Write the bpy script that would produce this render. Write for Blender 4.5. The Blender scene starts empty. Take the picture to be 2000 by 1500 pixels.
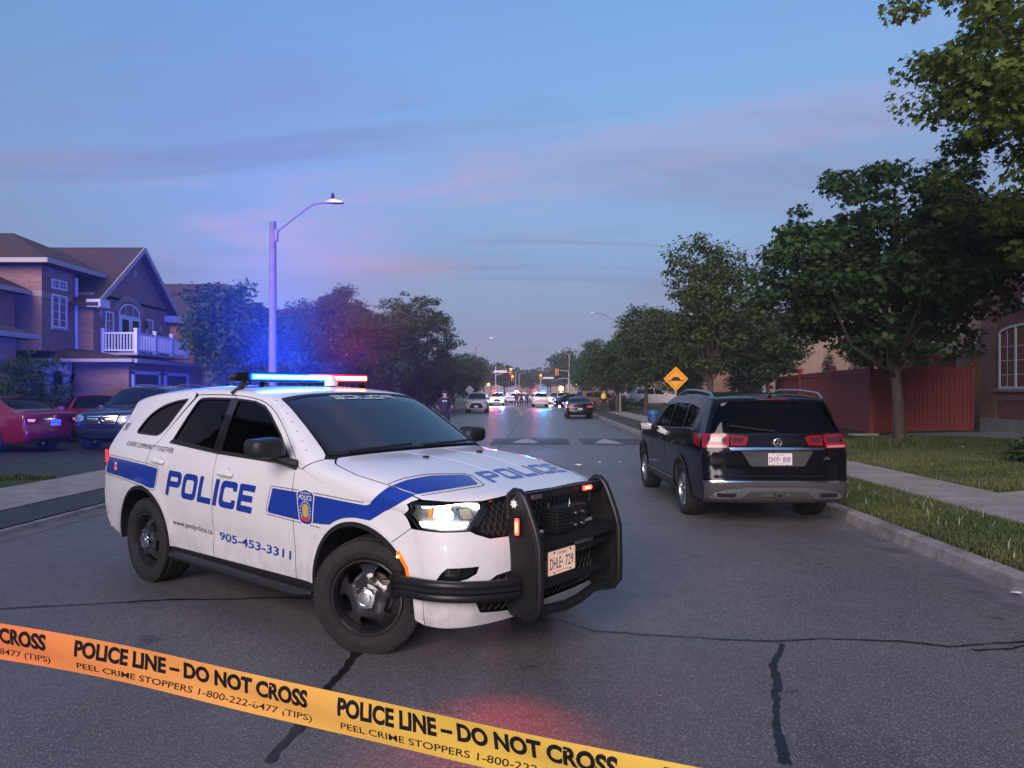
import bpy, bmesh, math, random
import numpy as np
from mathutils import Vector, Matrix
from mathutils.geometry import delaunay_2d_cdt
R=math.radians; PI=math.pi
rng=np.random.default_rng(7); random.seed(7)
sc=bpy.context.scene; COL=sc.collection
# ------------------------------------------------------------------ camera, sky, sun, exposure
FPX,EYE,HZ=1420.0,1.75,766.0
cd=bpy.data.cameras.new('camera'); cam=bpy.data.objects.new('camera',cd); COL.objects.link(cam); sc.camera=cam
cam.location=(0,0,EYE); cam.rotation_euler=(PI/2,0,0)
cd.sensor_width=36; cd.lens=36*FPX/2000; cd.shift_y=(HZ-750)/2000; cd.clip_start=.05; cd.clip_end=3000
SUN_EL,SUN_AZ=R(6.0),R(198)          # azimuth clockwise from +Y: the sun stands low behind the camera
wd=bpy.data.worlds.new('World'); sc.world=wd; wd.use_nodes=True
def world():
    nt=wd.node_tree; N=nt.nodes; L=nt.links; N.clear()
    out=N.new('ShaderNodeOutputWorld'); bg=N.new('ShaderNodeBackground'); bg.inputs[1].default_value=.15
    sky=N.new('ShaderNodeTexSky'); sky.sky_type='NISHITA'; sky.sun_disc=False
    sky.sun_elevation=SUN_EL; sky.sun_rotation=SUN_AZ; sky.altitude=200; sky.air_density=1.0; sky.dust_density=0.0; sky.ozone_density=6.0
    g=N.new('ShaderNodeMix'); g.data_type='RGBA'; g.blend_type='MULTIPLY'; g.inputs[0].default_value=1
    g.inputs[7].default_value=SKY_TINT
    L.new(sky.outputs[0],g.inputs[6]); TINT=g
    tc=N.new('ShaderNodeTexCoord'); sx=N.new('ShaderNodeSeparateXYZ'); L.new(tc.outputs['Generated'],sx.inputs[0])
    def mth(op,a,b=None,c=None):
        n=N.new('ShaderNodeMath'); n.operation=op
        for i,q in enumerate((a,b,c)):
            if q is None: continue
            if isinstance(q,(int,float)): n.inputs[i].default_value=q
            else: L.new(q,n.inputs[i])
        return n.outputs[0]
    zc=mth('ADD',mth('MAXIMUM',sx.outputs[2],0.0),.12)
    cx=N.new('ShaderNodeCombineXYZ'); L.new(mth('DIVIDE',sx.outputs[0],zc),cx.inputs[0]); L.new(mth('DIVIDE',sx.outputs[1],zc),cx.inputs[1])
    def noise(scale,det,sxy,loc,rot=0,dist=.6):
        mp=N.new('ShaderNodeMapping'); mp.inputs['Scale'].default_value=(sxy[0],sxy[1],1); mp.inputs['Location'].default_value=(loc[0],loc[1],0); mp.inputs['Rotation'].default_value=(0,0,rot)
        L.new(cx.outputs[0],mp.inputs[0])
        n=N.new('ShaderNodeTexNoise'); n.inputs['Scale'].default_value=scale; n.inputs['Detail'].default_value=det; n.inputs['Roughness'].default_value=.55; n.inputs['Distortion'].default_value=dist
        L.new(mp.outputs[0],n.inputs['Vector']); return n.outputs[0]
    def ramp(x,a,b):
        n=N.new('ShaderNodeMapRange'); n.interpolation_type='SMOOTHSTEP'; n.inputs[1].default_value=a; n.inputs[2].default_value=b; L.new(x,n.inputs[0]); return n.outputs[0]
    def mix(fac,a,b):
        n=N.new('ShaderNodeMix'); n.data_type='RGBA'; n.inputs[0].default_value=1
        L.new(fac,n.inputs[0]); L.new(a,n.inputs[6])
        if isinstance(b,tuple): n.inputs[7].default_value=b
        else: L.new(b,n.inputs[7])
        return n.outputs[2]
    col=g.outputs[2]
    # dusk haze veil towards the horizon, thinner on the sunset side behind the camera
    sdot=mth('ADD',mth('MULTIPLY',sx.outputs[0],math.sin(SUN_AZ)),mth('MULTIPLY',sx.outputs[1],math.cos(SUN_AZ)))
    L.new(mth('SUBTRACT',1.0,mth('MULTIPLY',ramp(sdot,-.3,.6),.75)),TINT.inputs[0])
    veil=mth('MULTIPLY',mth('MULTIPLY',ramp(sx.outputs[2],.62,.0),.95),mth('SUBTRACT',1.0,mth('MULTIPLY',ramp(sdot,.1,.9),.45)))
    col=mix(veil,col,(.57,.64,1.16,1))
    c1=ramp(noise(.42,5,(1.0,1.5),(3.1,1.7),.25),.44,.74)
    col=mix(mth('MULTIPLY',c1,.9),col,(.76,.82,1.28,1))         # broad grey-violet veils
    c2=ramp(noise(.5,5,(.7,1.9),PINK_LOC,.22,.9),.47,.72)
    col=mix(mth('MULTIPLY',mth('MULTIPLY',c2,ramp(sx.outputs[2],.10,.24)),.6),col,(1.8,1.15,1.6,1))         # dusk-pink streaks
    c3=ramp(noise(.8,6,(.7,2.4),(1.2,9.4),-.1,.8),.48,.78)
    col=mix(mth('MULTIPLY',c3,.55),col,(.54,.57,1.02,1))
    L.new(col,bg.inputs[0]); L.new(bg.outputs[0],out.inputs[0])
PINK_LOC=(21.05,9.3)
SKY_TINT=(3.8,1.5,.93,1)
world()
sd=bpy.data.lights.new('sun','SUN'); sun=bpy.data.objects.new('sun',sd); COL.objects.link(sun)
sd.energy=1.7; sd.angle=R(38); sd.color=(1.0,.84,.80)
sv=Vector((math.sin(SUN_AZ)*math.cos(SUN_EL+R(15)),math.cos(SUN_AZ)*math.cos(SUN_EL+R(15)),math.sin(SUN_EL+R(15))))
sun.rotation_euler=sv.to_track_quat('Z','Y').to_euler()
vs=sc.view_settings; vs.view_transform='Standard'; vs.look='None'; vs.gamma=1; vs.use_curve_mapping=False; vs.exposure=1.25
sc.cycles.use_denoising=True; sc.cycles.max_bounces=8; sc.cycles.transparent_max_bounces=24; sc.cycles.sample_clamp_indirect=6; sc.cycles.volume_bounces=0
sc.cycles.caustics_reflective=False; sc.cycles.caustics_refractive=False
# ------------------------------------------------------------------ materials
MATS={}
def nd(nt,t,**kw):
    n=nt.nodes.new('ShaderNode'+t)
    for k,v in kw.items(): setattr(n,k,v)
    return n
def mat(name,col=(.5,.5,.5),rough=.6,metal=0,coat=0,spec=.5,emit=None,es=0,alpha=1,trans=0,noise=None,bump=None,ior=1.45):
    """plain procedural Principled material; noise=(scale,amount[,second colour]); bump=(scale,strength[,dist])"""
    if name in MATS: return MATS[name]
    m=bpy.data.materials.new(name); m.use_nodes=True; nt=m.node_tree; b=nt.nodes['Principled BSDF']; L=nt.links
    b.inputs['Base Color'].default_value=(*col,1); b.inputs['Roughness'].default_value=rough; b.inputs['Metallic'].default_value=metal
    b.inputs['Coat Weight'].default_value=coat; b.inputs['Coat Roughness'].default_value=.04; b.inputs['Specular IOR Level'].default_value=spec
    b.inputs['IOR'].default_value=ior; b.inputs['Alpha'].default_value=alpha; b.inputs['Transmission Weight'].default_value=trans
    if emit: b.inputs['Emission Color'].default_value=(*emit,1); b.inputs['Emission Strength'].default_value=es
    if noise or bump: tc=nd(nt,'TexCoord')
    if noise:
        n=nd(nt,'TexNoise'); n.inputs['Scale'].default_value=noise[0]; n.inputs['Detail'].default_value=6; n.inputs['Roughness'].default_value=.65
        L.new(tc.outputs['Object'],n.inputs['Vector'])
        mx=nd(nt,'Mix',data_type='RGBA'); c2=noise[2] if len(noise)>2 else tuple(c*(1-noise[1]) for c in col)
        mx.inputs[6].default_value=(*[min(1,c*(1+noise[1]*.5)) for c in col],1); mx.inputs[7].default_value=(*c2,1)
        mr=nd(nt,'MapRange'); mr.inputs[1].default_value=.35; mr.inputs[2].default_value=.68; L.new(n.outputs[0],mr.inputs[0]); L.new(mr.outputs[0],mx.inputs[0])
        L.new(mx.outputs[2],b.inputs['Base Color'])
        mr2=nd(nt,'MapRange'); mr2.inputs[3].default_value=max(.02,rough-.12); mr2.inputs[4].default_value=min(1,rough+.12); L.new(n.outputs[0],mr2.inputs[0])
        if rough>.2: L.new(mr2.outputs[0],b.inputs['Roughness'])
    if bump:
        n2=nd(nt,'TexNoise'); n2.inputs['Scale'].default_value=bump[0]; n2.inputs['Detail'].default_value=5
        L.new(tc.outputs['Object'],n2.inputs['Vector'])
        bp=nd(nt,'Bump'); bp.inputs['Strength'].default_value=bump[1]; bp.inputs['Distance'].default_value=bump[2] if len(bump)>2 else .01
        L.new(n2.outputs[0],bp.inputs['Height']); L.new(bp.outputs[0],b.inputs['Normal'])
    MATS[name]=m; return m
def glassmat(name,tint=(.1,.1,.12),refl=1.0,ior=1.52):
    """thin tinted pane: Fresnel-weighted gloss over a tinted see-through sheet"""
    if name in MATS: return MATS[name]
    m=bpy.data.materials.new(name); m.use_nodes=True; nt=m.node_tree; L=nt.links; nt.nodes.clear()
    o=nd(nt,'OutputMaterial'); mx=nd(nt,'MixShader'); t=nd(nt,'BsdfTransparent'); g=nd(nt,'BsdfGlossy'); f=nd(nt,'Fresnel')
    t.inputs[0].default_value=(*tint,1); g.inputs['Roughness'].default_value=.015; g.inputs[0].default_value=(refl,refl,refl,1); f.inputs[0].default_value=ior
    L.new(f.outputs[0],mx.inputs[0]); L.new(t.outputs[0],mx.inputs[1]); L.new(g.outputs[0],mx.inputs[2]); L.new(mx.outputs[0],o.inputs[0])
    MATS[name]=m; return m
def emat(name,col,st):
    if name in MATS: return MATS[name]
    m=bpy.data.materials.new(name); m.use_nodes=True; nt=m.node_tree; nt.nodes.clear()
    o=nd(nt,'OutputMaterial'); e=nd(nt,'Emission'); e.inputs[0].default_value=(*col,1); e.inputs[1].default_value=st; nt.links.new(e.outputs[0],o.inputs[0])
    MATS[name]=m; return m
# ------------------------------------------------------------------ mesh helpers
def link(o,parent=None):
    COL.objects.link(o)
    if parent is not None: o.parent=parent
    return o
def mk(name,V,F,m=None,parent=None,smooth=True,ang=35,mi=None):
    me=bpy.data.meshes.new(name); me.from_pydata([tuple(map(float,v)) for v in V],[],[tuple(map(int,f)) for f in F]); 
    for q in (m if isinstance(m,(list,tuple)) else [m]):
        if q: me.materials.append(q)
    if mi is not None: me.polygons.foreach_set('material_index',np.asarray(mi,dtype=np.int32))
    if smooth and len(me.polygons):
        me.polygons.foreach_set('use_smooth',np.ones(len(me.polygons),dtype=bool)); me.update()
        me.set_sharp_from_angle(angle=R(ang))
    me.update(); o=bpy.data.objects.new(name,me); return link(o,parent)
def np_mesh(name,V,F,m,parent=None,smooth=False):
    """fast path: V (n,3) array, F (k,c) int array of constant corner count"""
    V=np.asarray(V,np.float32); F=np.asarray(F,np.int32); me=bpy.data.meshes.new(name); c=F.shape[1]
    me.vertices.add(len(V)); me.vertices.foreach_set('co',V.ravel()); me.loops.add(F.size); me.loops.foreach_set('vertex_index',F.ravel())
    me.polygons.add(len(F)); me.polygons.foreach_set('loop_start',np.arange(0,F.size,c,dtype=np.int32)); me.polygons.foreach_set('loop_total',np.full(len(F),c,np.int32))
    if smooth: me.polygons.foreach_set('use_smooth',np.ones(len(F),dtype=bool))
    for q in (m if isinstance(m,(list,tuple)) else [m]): me.materials.append(q)
    me.update(calc_edges=True); o=bpy.data.objects.new(name,me); return link(o,parent)
def tag(o,label=None,cat=None,group=None,kind=None):
    if label: o['label']=label
    if cat: o['category']=cat
    if group: o['group']=group
    if kind: o['kind']=kind
    return o
def thing(name,label,cat,loc=(0,0,0),rz=0,group=None):
    o=bpy.data.objects.new(name,None); COL.objects.link(o); o.location=loc; o.rotation_euler=(0,0,rz); o.empty_display_size=.2
    return tag(o,label,cat,group)
class MB:
    """collects primitive shapes into one mesh"""
    def __init__(s): s.V=[]; s.F=[]; s.M=[]
    def add(s,V,F,mi=0,mx=None):
        k=len(s.V)
        s.V+= [tuple(mx@Vector(v)) for v in V] if mx is not None else [tuple(v) for v in V]
        s.F+=[tuple(i+k for i in f) for f in F]; s.M+=[mi]*len(F); return s
    def box(s,c,d,rz=0,mi=0,mx=None,bev=0):
        x,y,z=d[0]/2,d[1]/2,d[2]/2
        V=[(-x,-y,-z),(x,-y,-z),(x,y,-z),(-x,y,-z),(-x,-y,z),(x,-y,z),(x,y,z),(-x,y,z)]
        F=[(3,2,1,0),(4,5,6,7),(0,1,5,4),(1,2,6,5),(2,3,7,6),(3,0,4,7)]
        if bev:
            bm=bmesh.new(); vs_=[bm.verts.new(v) for v in V]
            for f in F: bm.faces.new([vs_[i] for i in f])
            bmesh.ops.bevel(bm,geom=list(bm.edges),offset=min(bev,min(x,y,z)*.95),segments=2,affect='EDGES',profile=.6)
            bm.verts.index_update(); V=[v.co[:] for v in bm.verts]; F=[[v.index for v in f.verts] for f in bm.faces]; bm.free()
        T=Matrix.Translation(c)@Matrix.Rotation(rz,4,'Z')
        return s.add(V,F,mi,(mx@T) if mx is not None else T)
    def tube(s,pts,r,n=10,mi=0,caps=True,mx=None,flat=None):
        P=[Vector(p) for p in pts]; V=[];F=[]; m=len(P); up=None
        for i,p in enumerate(P):
            d=(P[min(i+1,m-1)]-P[max(i-1,0)]).normalized()
            if up is None:
                up=Vector((0,0,1)) if abs(d.z)<.9 else Vector((1,0,0))
            a=d.cross(up).normalized(); b=a.cross(d).normalized(); up=b
            rr=r[i] if isinstance(r,(list,tuple)) else r
            for k in range(n):
                t=2*PI*k/n
                V.append(p+(a*math.cos(t)*(flat[0] if flat else 1)+b*math.sin(t)*(flat[1] if flat else 1))*rr)
        for i in range(m-1):
            for k in range(n): F.append((i*n+k,i*n+(k+1)%n,(i+1)*n+(k+1)%n,(i+1)*n+k))
        if caps: F.append(tuple(range(n-1,-1,-1))); F.append(tuple((m-1)*n+k for k in range(n)))
        return s.add(V,F,mi,mx)
    def lathe(s,prof,n=32,mi=0,mx=None,closed=False,caps=True):
        """prof: (r,h) pairs turned about local Z"""
        V=[];F=[];m=len(prof)
        for r,h in prof:
            for k in range(n): V.append((r*math.cos(2*PI*k/n),r*math.sin(2*PI*k/n),h))
        for i in range(m if closed else m-1):
            j=(i+1)%m
            for k in range(n): F.append((i*n+k,i*n+(k+1)%n,j*n+(k+1)%n,j*n+k))
        if not closed and caps:
            if prof[0][0]>1e-6: F.append(tuple(range(n-1,-1,-1)))
            if prof[-1][0]>1e-6: F.append(tuple((m-1)*n+k for k in range(n)))
        return s.add(V,F,mi,mx)
    def prism(s,poly,h0,h1,mi=0,mx=None):
        """2-D polygon (x,y), CCW, extruded from z=h0 to h1"""
        n=len(poly); V=[(x,y,h0) for x,y in poly]+[(x,y,h1) for x,y in poly]
        F=[tuple(range(n-1,-1,-1)),tuple(range(n,2*n))]+[(i,(i+1)%n,n+(i+1)%n,n+i) for i in range(n)]
        return s.add(V,F,mi,mx)
    def quad(s,a,b,c,d,mi=0): return s.add([a,b,c,d],[(0,1,2,3)],mi)
    def build(s,name,m=None,parent=None,smooth=True,ang=35): return mk(name,s.V,s.F,m,parent,smooth,ang,s.M if isinstance(m,(list,tuple)) else None)
XZ=Matrix(((1,0,0,0),(0,0,-1,0),(0,1,0,0),(0,0,0,1)))     # (x,y,h) -> (x,-h,y): prisms drawn in a wall plane facing -Y
def frame(o,xd,zd=(0,0,1)):
    """matrix whose local x runs along xd, y is up (zd), z is the outward normal x cross y"""
    x=Vector(xd).normalized(); y=Vector(zd).normalized(); z=x.cross(y).normalized()
    return Matrix(((x.x,y.x,z.x,o[0]),(x.y,y.y,z.y,o[1]),(x.z,y.z,z.z,o[2]),(0,0,0,1)))
def rpoly(pts,seg=5):
    """polygon with rounded corners, pts=(x,y,r)"""
    out=[]; n=len(pts)
    for i in range(n):
        p=Vector(pts[i][:2]); r=pts[i][2] if len(pts[i])>2 else 0
        if r<=0: out.append((p.x,p.y)); continue
        a=Vector(pts[i-1][:2])-p; b=Vector(pts[(i+1)%n][:2])-p; la,lb=a.length,b.length; a/=la; b/=lb
        d=min(r,la*.49,lb*.49); p0=p+a*d; p1=p+b*d
        for k in range(seg+1):
            t=k/seg; q=p0*(1-t)**2+p*2*t*(1-t)+p1*t*t; out.append((q.x,q.y))
    return out
def rrect(w,h,r,cx=0,cy=0,seg=5): return rpoly([(cx-w/2,cy-h/2,r),(cx+w/2,cy-h/2,r),(cx+w/2,cy+h/2,r),(cx-w/2,cy+h/2,r)],seg)
def inpoly(P,poly):
    P=np.asarray(P); x,y=P[:,0],P[:,1]; c=np.zeros(len(P),bool); q=np.asarray(poly); n=len(q)
    for i in range(n):
        x0,y0=q[i-1]; x1,y1=q[i]
        if y0==y1: continue
        c^=((y0>y)!=(y1>y))&(x<(x1-x0)*(y-y0)/(y1-y0)+x0)
    return c
def dpoly(P,poly):
    P=np.asarray(P); q=np.asarray(poly); d=np.full(len(P),1e9)
    for i in range(len(q)):
        a=q[i-1]; b=q[i]; ab=b-a; l=ab@ab
        if l<1e-14: continue
        t=np.clip(((P-a)@ab)/l,0,1); d=np.minimum(d,np.hypot(*(P-a-t[:,None]*ab).T))
    return d
def dens(poly,step):
    out=[]; n=len(poly)
    for i in range(n):
        a=poly[i]; b=poly[(i+1)%n]; k=max(1,int(math.ceil(math.hypot(b[0]-a[0],b[1]-a[1])/step)))
        for j in range(k): out.append((a[0]+(b[0]-a[0])*j/k,a[1]+(b[1]-a[1])*j/k))
    return out
def cdt(outer,holes=(),gx=.05,gy=.05,step=None):
    """triangulate a 2-D region with interior grid points; returns verts, CCW tris"""
    step=step or min(gx,gy); loops=[dens(l,step) for l in [outer,*holes]]
    P=[];E=[]
    for l in loops:
        k=len(P); P+=l; E+=[(k+i,k+(i+1)%len(l)) for i in range(len(l))]
    q=np.array(loops[0]); x0,y0=q.min(0); x1,y1=q.max(0)
    G=np.array([(x,y+(gy/2 if i%2 else 0)) for i,x in enumerate(np.arange(x0+gx/2,x1,gx)) for y in np.arange(y0+gy/2,y1,gy)])
    if len(G):
        ok=inpoly(G,loops[0])&(dpoly(G*[1/gx,1/gy],np.array(loops[0])*[1/gx,1/gy])>.35)
        for h in loops[1:]: ok&=~inpoly(G,h)&(dpoly(G*[1/gx,1/gy],np.array(h)*[1/gx,1/gy])>.35)
        P=P+[tuple(g) for g in G[ok]]
    v,e,f,_,_,_=delaunay_2d_cdt([Vector(p) for p in P],E,[],0,1e-7)
    v=[tuple(p) for p in v]; f=[t for t in f if len(t)==3]
    c=np.array([np.mean([v[i] for i in t],axis=0) for t in f]); ok=inpoly(c,loops[0])
    for h in loops[1:]: ok&=~inpoly(c,h)
    out=[]
    for t,k in zip(f,ok):
        if not k: continue
        a,b,d=(v[i] for i in t); ar=(b[0]-a[0])*(d[1]-a[1])-(b[1]-a[1])*(d[0]-a[0])
        if abs(ar)<1e-10: continue
        out.append(t if ar>0 else (t[0],t[2],t[1]))
    return v,out
_TX={}
def text2d(s,size=1,shear=0,bold=0,spacing=1.0,align='LEFT'):
    """flat lettering as (verts2d, tris) in the built-in font"""
    k=(s,shear,bold,spacing,align)
    if k not in _TX:
        c=bpy.data.curves.new('txt','FONT'); c.body=s; c.size=1; c.shear=shear; c.offset=bold; c.space_character=spacing; c.align_x=align; c.resolution_u=4
        o=bpy.data.objects.new('txt',c); COL.objects.link(o); dg=bpy.context.evaluated_depsgraph_get(); me=o.evaluated_get(dg).to_mesh()
        me.calc_loop_triangles(); V=[(v.co.x,v.co.y) for v in me.vertices]; F=[tuple(t.vertices) for t in me.loop_triangles]
        F=[t if ((V[t[1]][0]-V[t[0]][0])*(V[t[2]][1]-V[t[0]][1])-(V[t[1]][1]-V[t[0]][1])*(V[t[2]][0]-V[t[0]][0]))>0 else (t[0],t[2],t[1]) for t in F]
        o.evaluated_get(dg).to_mesh_clear(); bpy.data.objects.remove(o); bpy.data.curves.remove(c); _TX[k]=(V,F)
    V,F=_TX[k]; return [(x*size,y*size) for x,y in V],F
def fit_text(s,w,h,shear=0,bold=0,spacing=1.0):
    """lettering scaled to exactly fill w x h from the origin"""
    V,F=text2d(s,1,shear,bold,spacing); q=np.array(V); lo=q.min(0); d=q.max(0)-lo; q=(q-lo)/d*[w,h]; return [tuple(p) for p in q],F
def letters(word,h,w,t,gap,slant=0):
    """wide squared block capitals (rounded corners); returns list of (outer, holes)"""
    out=[]; x=0; r=t*1.15; ri=t*.55
    for ch in word:
        ww=t*1.05 if ch=='I' else (w*.9 if ch in 'LE' else w); o=[];hs=[]
        if ch=='P':
            m=h*.36
            o=rpoly([(0,0,.02*h),(t,0,.02*h),(t,m,0),(ww,m,r),(ww,h,r),(0,h,.08*h)]); hs=[rpoly([(t,m+t,0.001),(ww-t,m+t,ri),(ww-t,h-t,ri),(t,h-t,0.001)])]
        elif ch=='O': o=rpoly([(0,0,r),(ww,0,r),(ww,h,r),(0,h,r)]); hs=[rpoly([(t,t,ri),(ww-t,t,ri),(ww-t,h-t,ri),(t,h-t,ri)])]
        elif ch=='L': o=rpoly([(0,0,.1*h),(ww,0,.03*h),(ww,t,.03*h),(t,t,.02*h),(t,h,.03*h),(0,h,.03*h)])
        elif ch=='I': o=[(0,0),(ww,0),(ww,h),(0,h)]
        elif ch=='C': o=rpoly([(0,0,r),(ww,0,r),(ww,h*.34,.02*h),(ww-t,h*.34,.02*h),(ww-t,t,ri),(t,t,ri),(t,h-t,ri),(ww-t,h-t,ri),(ww-t,h*.66,.02*h),(ww,h*.66,.02*h),(ww,h,r),(0,h,r)])
        elif ch=='E': a=h/2; o=rpoly([(0,0,.1*h),(ww,0,.03*h),(ww,t,.03*h),(t,t,.02*h),(t,a-t/2,.02*h),(ww*.93,a-t/2,.03*h),(ww*.93,a+t/2,.03*h),(t,a+t/2,.02*h),(t,h-t,.02*h),(ww,h-t,.03*h),(ww,h,.03*h),(0,h,.1*h)])
        f=lambda p:(p[0]+x+slant*p[1],p[1])
        out.append(([f(p) for p in o],[[f(p) for p in q] for q in hs])); x+=ww+gap
    return out,x-gap
def copy_tree(o,parent=None):
    c=o.copy(); COL.objects.link(c)
    if parent is not None: c.parent=parent
    for ch in list(o.children): copy_tree(ch,c)
    return c
class Shell:
    """Car skin made of two charts: side(x,z) and ribbon(s,v) (s runs nose-bottom > hood > roof > tail-bottom)."""
    def __init__(S, rows, wz, taper, bumps=()):
        S.rows=[tuple(map(float,r)) for r in rows]; S.K=len(rows)-1; S.wz=[tuple(map(float,p)) for p in wz]; S.taper=taper; S.bumps=bumps
        z=np.array([p[0] for p in wz],float); y=np.array([p[1] for p in wz],float); S._m=[float(q) for q in np.gradient(y,z)]
    def _cr(S,s,idx):
        s=min(max(s,0.0),S.K-1e-9); i=int(s); t=s-i; r=S.rows; t2=t*t; t3=t2*t; out=[]
        for k in idx:
            p1=r[i][k]; p2=r[i+1][k]; p0=r[i-1][k] if i>0 else 2*p1-p2; p3=r[i+2][k] if i+2<=S.K else 2*p2-p1
            out.append(.5*(2*p1+(p2-p0)*t+(2*p0-5*p1+4*p2-p3)*t2+(3*p1-p0-3*p2+p3)*t3))
        return out
    def pe(S,s): return np.array(S._cr(s,(0,1)))
    def pc(S,s): return np.array(S._cr(s,(2,3)))
    def W(S,x,z):
        w=S.wz; k=0; n=len(w)-2
        while k<n and z>w[k+1][0]: k+=1
        h=w[k+1][0]-w[k][0]; t=min(max((z-w[k][0])/h,-.5),1.5); t2=t*t; t3=t2*t
        y=(2*t3-3*t2+1)*w[k][1]+(t3-2*t2+t)*h*S._m[k]+(-2*t3+3*t2)*w[k+1][1]+(t3-t2)*h*S._m[k+1]-S.taper(x,z)
        for b in S.bumps: y+=b(x,z)
        return y
    def _side(S,x,z): return (x,-S.W(x,z),z)
    def _rib(S,s,v):
        ex,ez,cx,cz,n=S._cr(s,(0,1,2,3,4)); th=v*1.5707963267948966
        sn=abs(math.sin(th)); cs=abs(math.cos(th)); r=(sn**n+cs**n)**(-1/n); k=r*cs
        return (ex+(cx-ex)*k,math.copysign(r*sn*S.W(ex,ez),v),ez+(cz-ez)*k)
    def side0(S,x,z): return np.array(S._side(x,z))
    def rib0(S,s,v): return np.array(S._rib(s,v))
    def nrm(S,fn,a,b,sg):
        f=S._side if fn==S.side0 else S._rib; d=.004
        p=f(a+d,b); q=f(a-d,b); u=f(a,b+d); w=f(a,b-d)
        ax,ay,az=p[0]-q[0],p[1]-q[1],p[2]-q[2]; bx,by,bz=u[0]-w[0],u[1]-w[1],u[2]-w[2]
        nx,ny,nz=ay*bz-az*by,az*bx-ax*bz,ax*by-ay*bx; l=math.sqrt(nx*nx+ny*ny+nz*nz)
        return np.array((nx,ny,nz))*(sg/l) if l>0 else np.array((0,0,1.))
    def side(S,x,z,off=0.0):
        p=S.side0(x,z)
        return p+S.nrm(S.side0,x,z,1)*off if off else p
    def rib(S,s,v,off=0.0):
        p=S.rib0(s,v)
        return p+S.nrm(S.rib0,s,v,-1)*off if off else p
    def vy(S,s,y):
        ex,ez,n=S._cr(s,(0,1,4)); b=min(abs(y)/S.W(ex,ez),.999999); q=b**n
        return math.copysign(math.atan((q/(1-q))**(1/n))/1.5707963267948966,y)
    def yz(S,y,z,s0,s1,n=24):
        """(v,s) of the skin point with lateral y and height z, s searched in s0..s1"""
        a=None
        for i in range(n+1):
            s=s0+(s1-s0)*i/n; d=S._rib(s,S.vy(s,y))[2]-z
            if a is not None and (a[1]<=0)!=(d<=0):
                lo,hi=a[0],s; f0=a[1]
                for _ in range(16):
                    m=(lo+hi)/2; dm=S._rib(m,S.vy(m,y))[2]-z
                    if (dm<=0)==(f0<=0): lo=m
                    else: hi=m
                s=(lo+hi)/2; return (S.vy(s,y),s)
            a=(s,d)
        return (S.vy(s1,y),s1)
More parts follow.
